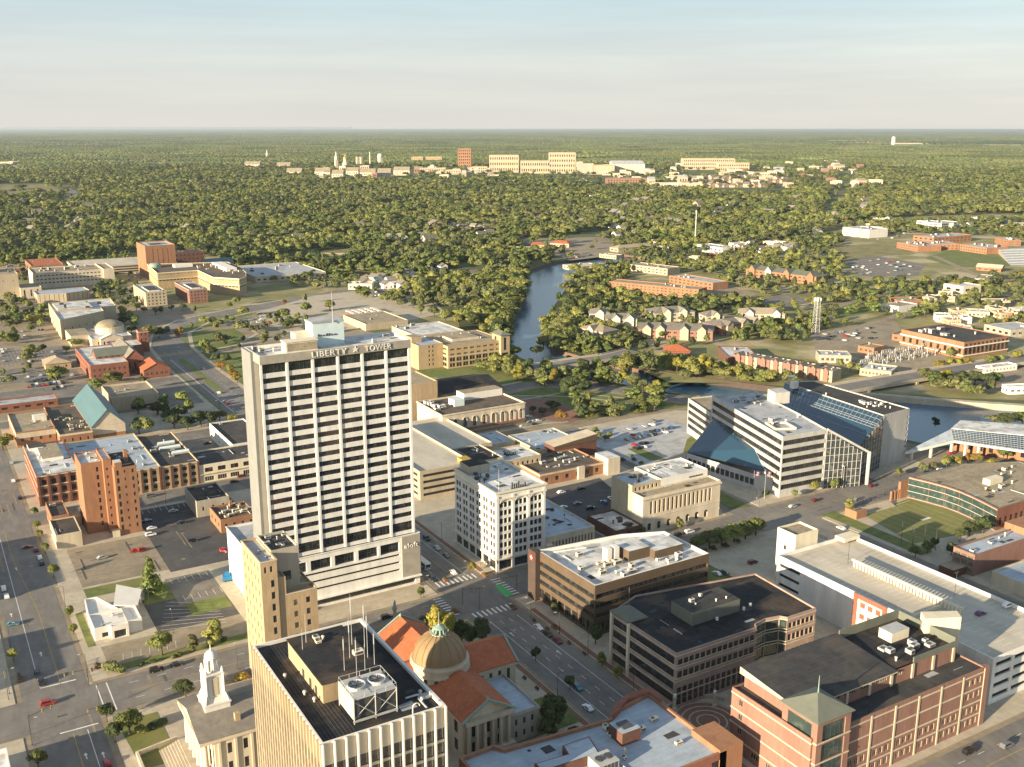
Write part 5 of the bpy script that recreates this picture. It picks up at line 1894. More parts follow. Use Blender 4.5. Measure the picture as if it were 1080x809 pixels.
for k in range(4):
 mb = MB()
 x = 195 + k * 7.55
 mb.box(x, 341.12, .2, x + 1.15, 341.48, 33)
 t.part('pilaster', mb, w)
t.ring(rect(195, 341.5, 219, 378), 31.4, .5, .45, 'cream_paint')
t.ring(rect(195, 341.5, 219, 378), 34.2, .7, .6, 'cream_paint')
t.ring(rect(195, 341.5, 219, 378), 4.9, .6, .4, 'cream_paint', 'band')
for k in range(3):
 mb = MB()
 x = 195 + 1.4 + 3.3 + k * 7.35
 pts_ = [(x + 3.0 * cos(a), 341.3, 30.0 + 1.6 * sin(a)) for a in [pi * j / 10 for j in range(11)]]
 for p, q in zip(pts_, pts_[1:]):
  mb.tube(p, q, .3, n=4)
 t.part('arch_moulding', mb, 'cream_paint')
t.boxpart('stair_head', 197, 368, 34, 207, 377, 38, 'grey_stone', 'black_roof')
t.units(196.5, 356, 203, 368, 34, 10, 30, 'dark_metal', .8)
mb = MB()
mb.tube((197.5, 343.5, 34), (197.5, 343.5, 44), .12, .05)
t.part('flagpole', mb, 'pale_metal')
mb = MB()
for k in range(7):
 x = 204 + k * 1.05
 mb.box(x, 344.2, 34.1, x + .7, 344.32, 36.2 + .7 * (k % 3 == 0) - (.9 if k > 3 else 0))
mb.box(203.6, 344.0, 34.02, 212, 344.5, 34.12)
t.part('roof_sign', mb, 'dark_metal')
t.done(100)
t = Thing('ribbed_office', 'low office with a row of tan vertical ribs and grey roof', 'office building', 218, 342)
t.block(rect(219.1, 342.5, 245.6, 384), .2, 9, 'limestone', 'blue_roof', {0: [G(15, 1, .5, .62, (.6, .6), (1.6, 1.6), (1, 1), 'limestone', 'glass_brown')]}, parapet=.7, depth=.7)
t.boxpart('entrance', 219.1, 339.3, .2, 222, 342.4, 7, 'limestone')
t.units(222, 348, 243, 380, 9, 9, 31, 'dark_metal', .8)
t.done()
# low blocks behind the white block
shop('blue_roofed_shop', 'low shop with plain blue grey roof behind the parking decks', 'shop', 267, 478, 286, 500, 6, 'cream_stone', 'blue_roof', units=0, parapet=.4).done()
shop('blue_roofed_shop', 'wide low shop with pale blue roof behind the tan roofed box', 'shop', 287, 456, 318, 488, 6, 'cream_stone', 'blue_roof', units=4, seed=32, parapet=.6).done()
t = shop('tan_box_shop', 'two storey tan brick shop with white roof and three round fans', 'shop', 256, 439, 278.5, 460, 9.4, 'beige_brick', 'white_roof', S=G(7, 2, .4, .4), units=0)
for k in range(5):
 mb = MB()
 mb.cyl(263 + (k % 3) * 2.2, 448 + (k // 3) * 2.4, 9.4, 10.8, .9, n=12)
 t.part('fan', mb, 'dark_metal')
t.done()
t = shop('dark_penthouse_block', 'dark roofed grey block between the white office block and parking deck', 'building', 240, 440, 255.9, 466, 11.5, 'grey_stone', 'black_roof', S=G(5, 2, .4, .4), units=2, seed=33)
t.done()
t = Thing('brown_hall', 'dark brown hall with sloping tan roof', 'hall', 294, 448)
mb = MB()
mb.prism(rect(293.5, 449, 322, 459), .2, 8.4)
t.part('wall', mb, 'dark_brick')
mb = MB()
mb.poly([(293.2, 448.7, 9.2), (322.3, 448.7, 12.4), (322.3, 459.3, 12.4), (293.2, 459.3, 9.2)])
for p, q in (((293.2, 448.7, 9.2), (322.3, 448.7, 12.4)), ((322.3, 448.7, 12.4), (322.3, 459.3, 12.4)), ((293.2, 459.3, 9.2), (293.2, 448.7, 9.2)), ((322.3, 459.3, 12.4), (293.2, 459.3, 9.2))):
 mb.poly([(p[0], p[1], 8.42), (q[0], q[1], 8.42), q, p], 1)
t.part('roof', mb, ['cream_stone', 'brown_panel'])
t.done()
t = shop('brick_restaurant', 'long low brick block with brown roof and tan corner pavilion', 'shop', 266, 420, 306, 447.8, 6, 'orange_brick', 'brown_roof', S=G(6, 1, .35, .5, (1, 1), (.5, 1.5), (2, 1)), units=12, seed=34)
t.ring(rect(266, 420, 306, 447.8), 5.6, .9, .25, 'cream_stone', 'band')
t.boxpart('corner_pavilion', 306.1, 416, .2, 314, 428, 9.5, 'limestone', 'white_roof')
t.boxpart('bay', 289, 418.6, .2, 293, 419.9, 7, 'limestone')
t.done()
# stone building
t = Thing('stone_building', 'cream stone building with tall slit windows over arched ground floor', 'office building', 271, 341)
sx0, sx1, sy0, sy1, hh = 271.5, 317.5, 341.8, 372, 17.4
S_ = [(4.2 + 2.5 * k, 5.5 + 2.5 * k, 9.0, 15.2, (1, 4, 'dark_metal', 'glass_brown')) for k in range(15)] + [(3 + 5.6 * k, 5 + 5.6 * k, 1.2, 4.0, (2, 2, 'dark_metal', 'glass_brown')) for k in range(7)]
t.block(rect(sx0, sy0, sx1, 350), .2, hh, 'limestone', 'gravel_roof', {0: [lambda L, H: S_]}, parapet=.8, depth=.5)
for k in range(7):
 mb = MB()
 x = sx0 + 4 + 5.6 * k
 mb.poly([(x + 1.0 * cos(a), sy0 - .03, 4.02 + 1.0 * sin(a)) for a in [pi * j / 8 for j in range(9)]][::-1])
 t.part('arch_window', mb, 'glass_brown')
t.ring(rect(sx0, sy0, sx1, 350), 16.6, .7, .5, 'limestone')
t.ring(rect(sx0, sy0, sx1, 350), 7.6, .4, .15, 'limestone', 'band')
t.block(rect(271.5, 350.05, 288, 366), .2, 20.6, 'beige_brick', 'blue_roof', {0: [G(6, 1, .5, .66, (1, 1), (17.6, .9), (1, 1), 'limestone', 'glass_brown')]}, parapet=.7)
t.block(rect(288.05, 350.05, 316.5, 370), .2, 21, 'white_paint', 'white_roof', {}, parapet=.6)
mb = MB()
for k in range(10):
 mb.box(305 + k * .85, 349.9, 19.0, 305.5 + k * .85, 350.02, 19.6 + .25 * (k % 2))
t.part('wall_mark', mb, 'dark_metal')
t.units(274, 352, 286, 364, 20.6, 7, 35, 'dark_metal', .9)
t.units(291, 353, 314, 368, 21, 5, 36, 'cream_paint', .9)
t.done()
t = shop('low_annex', 'low white roofed annex at the foot of the cream stone building', 'annex', 256.5, 341.5, 271.4, 364, 4.6, 'dark_brick', 'white_roof', S=G(3, 1, .5, .5), units=5, seed=37, umat='dark_metal')
t.done()
# brown angular office
t = Thing('brown_office', 'brown angular office with dark window bands and pale cluttered roof', 'office building', 197, 274)
pts = [(197.5, 274.5), (252, 275.5), (251.5, 302), (234, 308.5), (196.6, 312)]
bw = lambda n: [G(1, 3, .99, .5, (.3, .3), (6.4, 2.4), (n, 1), 'dark_metal', 'glass', .3), G(int(n / 2), 1, .8, .8, (.6, .6), (.6, 14.6), (2, 1), 'brown_dark', 'glass', .4)]
t.block(pts, .2, 19.2, 'brown_panel', 'white_roof', {0: bw(24), 4: bw(16)}, parapet=1.2, pt=.6, cap='white_paint', depth=.6)
mb = MB()
mb.box(194.5, 310, .2, 197.4, 315.5, 20.4)
t.part('corner_pier', mb, 'brown_dark')
mb = MB()
mb.box(196.8, 309.4, 16.2, 197.0, 310.0, 17)
mb.box(194.34, 311.6, 16.4, 194.48, 314.0, 18.8)
for dz, dy in ((.9, .2), (.2, .9)):
 mb.box(194.24, 312.8 - dy, 17.6 - dz, 194.33, 312.8 + dy, 17.6 + dz, 1)
t.part('sign', mb, ['red_paint', 'white_paint'])
t.boxpart('penthouse', 222, 287, 19.2, 232, 297, 23.5, 'brown_panel', 'white_roof')
t.boxpart('penthouse', 232.1, 284, 19.2, 246, 296, 22.6, 'brown_panel', 'white_roof')
for x in (214, 217.5):
 t.boxpart('stack', x, 290, 19.2, x + 2.2, 293, 25, 'white_paint')
t.units(199, 277, 220, 302, 19.2, 14, 38, 'cream_paint', 1.1)
t.units(232, 277, 248, 284, 19.2, 7, 39, 'white_paint', .9)
mb = MB()
mb.tube((201, 307, 20.4), (214, 303.8, 20.6), .25)
t.part('pipe', mb, 'white_paint')
t.done()
# black roofed office with pink bands
t = Thing('banded_office', 'four storey office with black roof, pink bands and small pyramid corner', 'office building', 192, 222)
pts = [(192, 222.5), (226, 222.5), (227.5, 224.6), (233, 225.6), (238.5, 224.6), (240, 222.5), (253.5, 222.5), (255.5, 254), (206, 262), (191.5, 256)]
sb = lambda n: [G(n, 2, .82, .6, (.6, .6), (9.8, 1.4), (1, 1), 'brown_dark', 'glass', .4), G(n, 1, .8, .9, (.6, .6), (.6, 12), (1, 3), 'pink_band', 'glass')]
gl = [G(1, 1, .98, .98, (.1, .1), (.3, .6), (4, 6), 'dark_metal', 'glass_green')]
lw = [G(1, 4, .97, .64, (.4, .4), (1, .9), (14, 1), 'brown_dark', 'glass', .5)]
t.block(pts, .2, 19.2, 'pink_band', 'black_roof', {0: sb(14), 1: gl, 2: gl, 3: gl, 4: gl, 5: sb(6), 9: lw}, parapet=.6, depth=.35)
for z in (5.2, 9.6, 10.6, 14.2, 15.2, 18.6):
 t.ring(pts, z, .35, .14, 'cream_stone', 'band')
mb = MB()
px0, py0, px1, py1 = 190.8, 246, 199.2, 256.6
mb.poly([(px0, py0, 20.3), (px1, py0, 20.3), (195, 251.3, 23.2)])
mb.poly([(px1, py0, 20.3), (px1, py1, 20.3), (195, 251.3, 23.2)])
mb.poly([(px1, py1, 20.3), (px0, py1, 20.3), (195, 251.3, 23.2)])
mb.poly([(px0, py1, 20.3), (px0, py0, 20.3), (195, 251.3, 23.2)])
mb.prism(rect(px0, py0, px1, py1), 19.9, 20.28, 0)
mb.tube((195, 251.3, 23), (195, 251.3, 30), .2, .05)
t.part('pyramid_roof', mb, 'green_roof')
for y in (246.3, 255.8):
 mb = MB()
 mb.box(190.9, y - .5, .2, 191.7, y + .5, 19.9)
 t.part('corner_pier', mb, 'cream_paint')
t.boxpart('penthouse', 209, 235, 19.2, 230, 246, 23.8, 'green_roof', 'dark_roof')
t.units(212, 237, 228, 244, 23.8, 5, 40, 'white_paint', .7)
mb = MB()
for x in (232, 236, 219):
 mb.cyl(x, 234 + (x % 3), 19.2, 20.2, .5, n=10)
t.part('vent', mb, 'white_paint')
t.done()
# brick office bottom right
t = Thing('brick_office', 'red brick office with pale bands, grey sloping roof and glazed corner tower', 'office building', 193, 168)
b = 'pink_brick'
hz = 19.6
x0, x1, y0, y1 = 193.2, 267.6, 167.6, 198.5
bay = (x1 - 207) / 6
S_ = []
for k in range(6):
 for z in (1.4, 5.6) + ((10.6, 15.2) if k == 5 else ()):
  for j in range(3):
   a = 13.8 + bay * k + 1.8 + j * 2.5
   S_.append((a, a + 1.6, z, z + 2.1, (2, 1, 'cream_stone', 'glass')))
W_ = [(3, 4.6, z, z + 2.0, (2, 1, 'cream_stone', 'glass')) for z in (1.6, 6.2, 10.8, 15.4)] + [(9, 12, 1.4, 3.4, (3, 1, 'cream_stone', 'glass')), (15, 17, 1.4, 3.4, (3, 1, 'cream_stone', 'glass'))]
t.block(rect(x0, y0, x1, y1), .2, hz, b, 'dark_roof', {0: [lambda L, H: S_], 3: [lambda L, H: W_]}, parapet=.5)
for z in (4.4, 8.9, 13.6, 18.4):
 t.ring(rect(x0, y0, x1, y1), z, .45, .12, 'cream_stone', 'band')
for k in range(7):
 x = 207 + bay * k
 mb = MB()
 mb.box(x - .35, y0 - .2, .2, x + .35, y0 - .02, hz)
 t.part('pilaster', mb, 'cream_stone')
mb = MB()
mb.box(x1 - .3, y0 - .35, .2, x1 + 1.8, y0 + 1.5, hz + .4)
t.part('corner_pier', mb, 'pink_brick')
# upper storey set back
t.block(rect(197, 175.5, 264, 197.5), hz + .02, 24.4, b, None, {0: [G(5, 1, .7, .45, (10, 24), (1.6, .4), (6, 1), 'cream_stone', 'glass', .6)]})
for k in range(7):
 x = 206 + k * 9.4
 mb = MB()
 mb.box(x - .5, 175.1, hz + .1, x + .5, 175.46, 24.4)
 t.part('pilaster', mb, 'cream_stone')
mb = MB()
mb.poly([(195.6, 174.6, 24.4), (236, 174.6, 24.4), (236, 198.2, 26.2), (195.6, 198.2, 26.2)])
mb.poly([(195.6, 174.6, 24.0), (195.6, 198.2, 24.0), (236, 198.2, 24.0), (236, 174.6, 24.0)])
for p, q in (((195.6, 174.6, 24.4), (236, 174.6, 24.4)), ((236, 174.6, 24.4), (236, 198.2, 26.2)), ((236, 198.2, 26.2), (195.6, 198.2, 26.2)), ((195.6, 198.2, 26.2), (195.6, 174.6, 24.4))):
 mb.poly([(p[0], p[1], 24.0), (q[0], q[1], 24.0), q, p], 1)
t.part('roof', mb, ['dark_roof', 'cream_stone'])
mb = MB()
mb.poly([(236.1, 176, 24.42), (263.6, 176, 24.42), (263.6, 197.1, 24.42), (236.1, 197.1, 24.42)])
t.part('roof', mb, 'black_roof')
for a in ((236.1, 197.12, 264, 197.5, 27.4), (263.62, 176, 264, 197.1, 27.2), (244, 175.5, 264, 175.9, 26.2)):
 t.boxpart('roof_screen', a[0], a[1], 24.43, a[2], a[3], a[4], 'green_roof')
t.boxpart('cooling_unit', 248, 187, 24.43, 256, 192, 27.6, 'cream_paint', 'pale_metal')
t.units(240, 178, 260, 186, 24.43, 9, 41, 'pale_metal', 1.1)
# corner tower
t.block(rect(193.9, 166.4, 206.9, 179.2), .2, 25.6, 'pink_brick', None, {0: [G(1, 4, .9, .9, (1.6, 1.6), (.6, 1.4), (5, 3), 'dark_metal', 'glass_green')], 3: [G(1, 4, .9, .9, (1.6, 1.6), (.6, 1.4), (5, 3), 'dark_metal', 'glass_green')]}, depth=.4)
for z in (6.2, 12.4, 18.6):
 t.ring(rect(193.9, 166.4, 206.9, 179.2), z, .4, .15, 'cream_stone', 'band')
t.gable(193.9, 166.4, 206.9, 179.2, 25.6, 29.2, 'x', 'green_roof', None, .7, hip=7.0)
mb = MB()
mb.tube((200.4, 172.8, 29), (200.4, 172.8, 34.5), .22, .06)
t.part('finial', mb, 'copper')
t.done()

# --- big car park deck
t = Thing('parking_structure', 'large white parking structure with open pale roof deck and ramp arcade', 'parking structure', 277, 172)
x0, x1, y0, y1, hh = 280.0, 321.0, 173, 267, 15.4
t.block(rect(x0, y0, x1, y1), .2, hh, 'white_concrete', 'deck', {0: [G(4, 4, .86, .42, (1, 1), (.8, .8), gl='shadow_void')], 3: [RC([(1.5, 12, 12.2, 13.6), (1.5, 12, 8.2, 9.6), (1.5, 12, 4.2, 5.6), (70, 90, .4, 3.2)], gl='shadow_void')]}, parapet=1.3, pt=.5, depth=.6)
mb = MB()
for k in range(33):
 yy = 199 + k * 1.45
 mb.box(299.2, yy, hh, 299.9, yy + .75, hh + 2.2)
mb.box(299.1, 198.5, hh + 2.2, 300, 247, hh + 3.0)
t.part('arcade_wall', mb, 'cream_paint')
mb = MB()
for k in range(30):
 yy = 178 + k * 2.7
 for xa, xb in ((281.2, 286), (292.5, 297.5), (302, 307), (314.5, 319.6)):
  mb.poly([(xa, yy, hh + .02), (xb, yy, hh + .02), (xb, yy + .15, hh + .02), (xa, yy + .15, hh + .02)])
t.part('bay_marking', mb, 'paint_white')
t.block(rect(290.5, 268, 303, 278), .2, 21.6, 'cream_paint', 'gravel_roof', {3: [RC([(4, 5.2, 8, 10), (4, 5.2, 14, 16), (4, 5.2, 3, 5)])]}, parapet=.8)
mb = MB()
mb.prism([(262, 186), (273, 181), (275.5, 184.5), (265, 190)], 15, 29.5)
t.part('stair_tower', mb, 'cream_paint')
mb = MB()
mb.box(279.5, 214, .2, 279.97, 228, 16.8)
sp = t.part('brick_bay', mb, 'cream_paint')
mb = MB()
for yy in (213.8, 226.6):
 mb.box(279.2, yy, .2, 279.48, yy + 1.8, 17)
for z in (4, 8, 12.4):
 for k in range(3):
  mb.box(279.3, 216.4 + k * 3.4, z, 279.48, 218.4 + k * 3.4, z + 1.9)
mb.box(279.3, 215.6, 15.2, 279.48, 226.6, 17)
t.part('brick_panel', mb, 'red_brick', sp)
for x, y in ((299.5, 249), (311, 210), (311, 180)):
 mb = MB()
 mb.tube((x, y, hh), (x, y, hh + 9), .12, .08)
 mb.box(x - .9, y - .2, hh + 9, x + .9, y + .2, hh + 9.25)
 t.part('deck_lamp', mb, 'dark_metal')
t.boxpart('parapet_head', 312, 262, 16.7, 321, 267, 18.2, 'cream_paint')
t.boxpart('ramp_wall', 284, 206, hh, 298.8, 206.6, hh + 1.1, 'cream_paint')
t.done()

# --- curved hall with glass front and playing field
t = Thing('curved_hall', 'flat roofed hall with a long curved glass wall facing the playing field', 'hall', 413, 262)
crv = [(415.5, 312), (418.6, 303), (420, 295), (420, 287), (418.6, 279), (416.6, 271.5), (414, 264)]
pts = [(415, 262.5), (432, 262), (480, 262), (486, 296), (470, 312), (446, 314)] + [(416, 313)] + crv[0:0]
outline = [(414, 263)] + [(436, 263), (486, 263), (486, 300), (455, 313), (416, 313)] + crv[1:-1]
gg = [G(1, 3, .99, .97, (.05, .05), (.3, 1.0), (4, 1), 'dark_metal', 'glass_green')]
o2 = ccw(outline)
f = {}
for i in range(len(o2)):
 p, q = o2[i], o2[(i + 1) % len(o2)]
 if max(p[0], q[0]) < 421:
  f[i] = gg
 elif max(p[1], q[1]) < 264:
  f[i] = [G(int(hypot(p[0] - q[0], p[1] - q[1]) / 4.2), 1, .55, .5, (1, 1), (.6, 3), (1, 2), 'red_brick', 'shadow_void')]
t.block(o2, .2, 10.4, 'red_brick', 'gravel_roof', f, parapet=.5, pt=.8, cap='green_roof', depth=.05)
mb = MB()
for a, b_ in zip([(416, 313)] + crv[1:-1], crv[1:-1] + [(414, 263)]):
 for z in (.2, 3.6, 7.0, 10.3):
  mb.tube((a[0] - .15, a[1], z), (b_[0] - .15, b_[1], z), .1, n=4)
t.part('rail', mb, 'white_paint')
mb = MB()
mb.box(410.5, 313.1, .2, 416, 314.5, 9)
for k in range(3):
 mb.box(404.5 + k * 2.4, 313.3, .2, 405.5 + k * 2.4, 314.3, 5)
t.part('brick_portal', mb, 'orange_brick')
t.units(430, 275, 475, 300, 10.4, 12, 50, 'cream_paint', 1.2)
t.boxpart('penthouse', 440, 285, 10.4, 450, 289, 13.2, 'cream_paint')
t.done()
fld = [(370, 268), (417, 268), (420.5, 283), (420.3, 297), (415.4, 312.5), (372, 312.5)]
sheet('playing_field_ground', [(369, 272), (414, 266), (417.5, 280), (418.8, 292), (415, 311), (378, 308)], .25, 'turf', 'green playing field with white yard lines before the curved hall', 'playing field')
mb = MB()
for k in range(8):
 x = 377 + k * 5
 line(mb, x, 273, x + .3, 307, .08, z=.27)
line(mb, 376, 306.5, 413, 309, .2, z=.27)
for k in range(5):
 mb.box(396 + k * 1.3, 288, .27, 397 + k * 1.3, 289.6, .275)
structure('field_marking', mb, 'paint_white', 'white yard lines on the playing field', 'field marking')
t = Thing('brick_stand', 'low brick stand beside the playing field', 'stand', 372, 306)
mb = MB()
mb.box(370, 305, .2, 377, 306.5, 4)
mb.box(370, 306.5, .2, 371.5, 312, 4)
t.part('wall', mb, 'orange_brick')
mb = MB()
for k in range(4):
 mb.box(372 + k * .01, 307 + k * 1.1, .2, 400, 308.05 + k * 1.1, .7 + .45 * k)
t.part('bench_rows', mb, 'concrete')
t.done()
t = shop('brick_block', 'brick block with blue roof and green glass end wall at the right edge', 'office building', 361.5, 237, 430, 247, 9, 'pink_brick', 'blue_roof', W=G(3, 3, .84, .7, (.5, .5), (.5, 1), (4, 1), 'cream_stone', 'glass_green'), units=7, seed=51, E=None)
t.boxpart('brick_head', 400, 236.6, 9, 430, 250, 12, 'orange_brick')
t.boxpart('side_wing', 353, 240, .2, 361.4, 247, 3.6, 'dark_brick', 'gravel_roof')
t.done()
shop('white_roofed_shop', 'low shop with white roof below the brick block at the right edge', 'shop', 362, 196, 420, 229, 5, 'cream_stone', 'blue_roof', S=G(9, 1, .5, .5), units=6, seed=52).done()

# --- convention hall by the river
t = Thing('convention_hall', 'riverside hall with long sloping glass roof, white fascia and orange brick walls', 'hall', 458, 345)
t.block([A2(1006, 470, 3), A2(1100, 484, 3), A2(1100, 462, 8), A2(1005, 455, 8)], .2, 8.2, 'orange_brick', 'gravel_roof', {0: [G(7, 1, .4, .55, (6, 2), (.5, 2))], 1: [G(6, 1, .4, .55, (2, 2), (.5, 2))]}, parapet=.4)
mb = MB()
a, b_, c_, d_ = A(1005.5, 464, 8.6), A(1100, 477.5, 8.6), A(1100, 461.5, 13), A(1003, 452.5, 13)
tip = A(954, 477, 5.6)
mb.poly([a, b_, c_, d_])
mb.poly([(a[0], a[1], 8.3), (b_[0], b_[1], 8.3), b_, a])
L_n = Vector(b_) - Vector(a)
W_n = Vector(d_) - Vector(a)
rb = MB()
up_ = Vector((0, 0, .12))
for k in range(30):
 f_ = k / 29
 p = Vector(a) + L_n * f_ + up_
 q = Vector(d_) + (Vector(c_) - Vector(d_)) * f_ + up_
 rb.tube(p, q, .09, n=4)
for k in range(8):
 f_ = k / 7
 rb.tube(Vector(a) + W_n * f_ + up_, Vector(b_) + (Vector(c_) - Vector(b_)) * f_ + up_, .09, n=4)
gp = t.part('glass_roof', mb, 'glass_blue')
t.part('glazing_bar', rb, 'grey_metal', gp)
mb = MB()
mb.poly([tip, a, d_])
mb.poly([(p[0], p[1], p[2] - .3) for p in (tip, d_, a)])
t.part('canopy_roof', mb, 'blue_roof')
mb = MB()
mb.tube((tip[0], tip[1] - .5, 5.2), (a[0], a[1] - .5, 7.8), .8, n=4)
mb.tube((a[0], a[1] - .5, 7.8), (b_[0], b_[1] - .5, 7.8), .8, n=4)
t.part('fascia', mb, 'white_paint')
for x, y in [(tip[0] + (a[0] - tip[0]) * k, tip[1] + (a[1] - tip[1]) * k) for k in (.15, .55, .98)] + [(a[0] + (b_[0] - a[0]) * k, a[1] + (b_[1] - a[1]) * k) for k in (.15, .3)]:
 mb = MB()
 mb.box(x - .6, y - .6, .2, x + .6, y + .6, 6.6)
 t.part('post', mb, 'cream_paint')
mb = MB()
mb.prism(ccw([d_[:2], c_[:2], A2(1100, 449, 13.4), A2(1013, 443, 13.4)]), 8.2, 13.4)
t.part('rear_block', mb, 'white_roof')
t.done()

# --- glass and concrete twin towers
t = Thing('bank_tower', 'white and dark glass office pair with sloping blue glass atrium between', 'office complex', 360, 345)
hh = 31.4
wpts = [(360, 345), (388.5, 343), (398, 371), (412, 420), (383, 423)]
wp = ccw(wpts)
def band(n, k=6, z0=3.0):
 return [G(1, k, .985, .58, (.4, .4), (z0, 1.4), (n, 1), 'dark_metal', 'glass', .45)]
f = {}
for i in range(len(wp)):
 p, q = wp[i], wp[(i + 1) % len(wp)]
 L = hypot(p[0] - q[0], p[1] - q[1])
 f[i] = band(int(L / 1.5))
 if p[0] > 385 and q[0] > 385:
  f[i] = [G(int(L / 3), 8, .9, .88, (.2, .2), (.5, .5), (2, 1), 'pale_metal', 'glass_grey')]
t.block(wp, .2, hh, 'pale_panel', 'grey_roof', f, parapet=.8, depth=.6)
# curtain wall with a falling edge right of the south face
mb = MB()
q0, q1 = (388.6, 342.9), (408, 336.5)
mb.poly([(*q0, .2), (*q1, .2), (*q1, 19), (*q0, hh)])
mb.poly([(388.6, 343.4, .2), (388.6, 343.4, hh), (408, 337, 19), (408, 337, .2)])
cw = t.part('curtain_wall', mb, 'glass_grey')
mb = MB()
for k in range(9):
 f_ = k / 8
 x, y = q0[0] + (q1[0] - q0[0]) * f_, q0[1] + (q1[1] - q0[1]) * f_
 mb.tube((x, y - .08, .3), (x, y - .08, hh - (hh - 19) * f_), .16, n=4)
for z in range(2, 31, 4):
 fe = min(1, (hh - z) / (hh - 19))
 mb.tube((q0[0], q0[1] - .08, z), (q0[0] + (q1[0] - q0[0]) * fe, q0[1] + (q1[1] - q0[1]) * fe - .08, z), .14, n=4)
t.part('mullion', mb, 'pale_metal', cw)
mb = MB()
mb.tube((388.4, 342.6, hh + .6), (413.5, 336.2, 17.5), .8, n=4)
mb.tube((413.5, 336.2, .2), (413.5, 336.2, 18), .95, n=8)
t.part('frame_beam', mb, 'pale_panel')
# low sloping glass hall on the west side
mb = MB()
mb.poly([(351, 405, 9), (364.8, 360, 9), (368, 372, 17), (381, 418, 20)])
mb.poly([(351, 405, 8.6), (381, 418, 19.6), (368, 372, 16.6), (364.8, 360, 8.6)])
gr = t.part('glass_roof', mb, 'glass_blue')
mb = MB()
for k in range(5):
 f_ = k / 4
 mb.tube((351 + 13.8 * f_, 405 - 45 * f_, 9.1), (381 - 13 * f_, 418 - 46 * f_, 20.1 - 3 * f_), .12, n=4)
t.part('glazing_bar', mb, 'pale_metal', gr)
t.block([(351, 405), (357.9, 360), (363.2, 352), (367.5, 371), (380, 416)], .2, 8.4, 'pale_panel', None, {0: [G(14, 1, .8, .6, (.5, .5), (1, 1.6), (1, 1), 'dark_metal', 'glass')], 4: [G(8, 1, .8, .6, (.5, .5), (1, 1.6))]})
# little north-west wing
t.block([(383.4, 424), (406, 421), (418, 452), (394, 456)], .2, 21, 'pale_panel', 'gravel_roof', {3: band(18, 4)}, parapet=.7)
# east tower
he = 29.4
ep = ccw([(440.5, 351), (464, 353), (466, 425), (449, 432)])
f = {}
for i in range(4):
 p, q = ep[i], ep[(i + 1) % 4]
 L = hypot(p[0] - q[0], p[1] - q[1])
 if max(p[1], q[1]) < 360:
  f[i] = [G(2, 7, .16, .36, (.2, .2), (3, 1), (1, 1), 'dark_metal', 'glass'), ]
  f[i] = [RC([(L - 1.6, L - .2, 4 + 3.4 * k, 5.4 + 3.4 * k) for k in range(7)])]
t.block(ep, .2, he, 'pale_panel', 'dark_roof', f, parapet=.6)
t.units(446, 358, 462, 400, he, 14, 55, 'white_paint', .9)
# atrium between
mb = MB()
A0, A1, B1, B0 = (440.4, 351.2, he), (448, 431, he), (405, 396, 12), (398, 338.5, 12)
mb.poly([B0, A0, A1, B1])
mb.poly([(p[0], p[1], p[2] - .3) for p in (B1, A1, A0, B0)])
at_ = t.part('glass_roof', mb, 'glass_blue')
mb = MB()
V = lambda p, q, f_: Vector(p) + (Vector(q) - Vector(p)) * f_ + Vector((0, 0, .12))
for k in range(6):
 f_ = k / 5
 mb.tube(V(B0, A0, f_), V(B1, A1, f_), (.1 if k else .4), n=4)
for k in range(24):
 f_ = k / 23
 p, q = V(A0, A1, f_), V(B0, B1, f_)
 mb.tube(p, p + (q - p) * (.25 if f_ < .75 else .45), .09, n=4)
for k in range(4):
 f_ = .0 + .083 * k
 mb.tube(V(A0, B0, f_), V(A1, B1, f_), .09, n=4)
t.part('glazing_bar', mb, 'grey_metal', at_)
mb = MB()
mb.poly([(398, 338.5, .2), (440.4, 350.9, .2), (440.4, 350.9, he), (398, 338.5, 12)])
mb.poly([(398, 338.9, .2), (398, 338.9, 12), (440.4, 351.3, he), (440.4, 351.3, .2)])
cw2 = t.part('curtain_wall', mb, 'glass_green')
mb = MB()
for k in range(14):
 f_ = k / 13
 p = Vector((398, 338.3, .2)) + Vector((42.4, 12.4, 0)) * f_
 mb.tube(p, (p.x, p.y, 12 + (he - 12) * f_), .12, n=4)
for z in range(3, 28, 3):
 s_ = 0 if z < 12 else (z - 12) / (he - 12)
 p = Vector((398, 338.3, z)) + Vector((42.4, 12.4, 0)) * s_
 mb.tube(p, (440.4, 350.7, z), .1, n=4)
t.part('mullion', mb, 'pale_metal', cw2)
# roof plant
mb = MB()
mb.prism([(402, 393), (411, 391), (414, 400), (405, 402)], hh, hh + 6.5)
t.part('roof_plant', mb, 'pale_panel')
mb = MB()
for q_ in ([(366, 356), (376, 352), (379, 362), (370, 367)],):
 n_ = 4
 for i in range(4):
  p, q = q_[i], q_[(i + 1) % 4]
  mb.tube((*p, hh + .8), (*q, hh + .8), .7, n=4)
t.part('roof_plant', mb, 'cream_paint')
t.units(372, 362, 394, 372, hh, 4, 56, 'white_paint', 1.2)
t.units(384, 395, 404, 416, hh, 12, 57, 'grey_metal', 1.1)
mb = MB()
mb.cyl(446, 424, he, he + 4, .4)
mb.lathe(446, 424, [(.3, he + 4), (2.2, he + 6), (2.3, he + 6.2)], 14)
mb.box(442, 418, he, 446, 421, he + 4)
t.part('dish', mb, 'white_paint')
t.done()

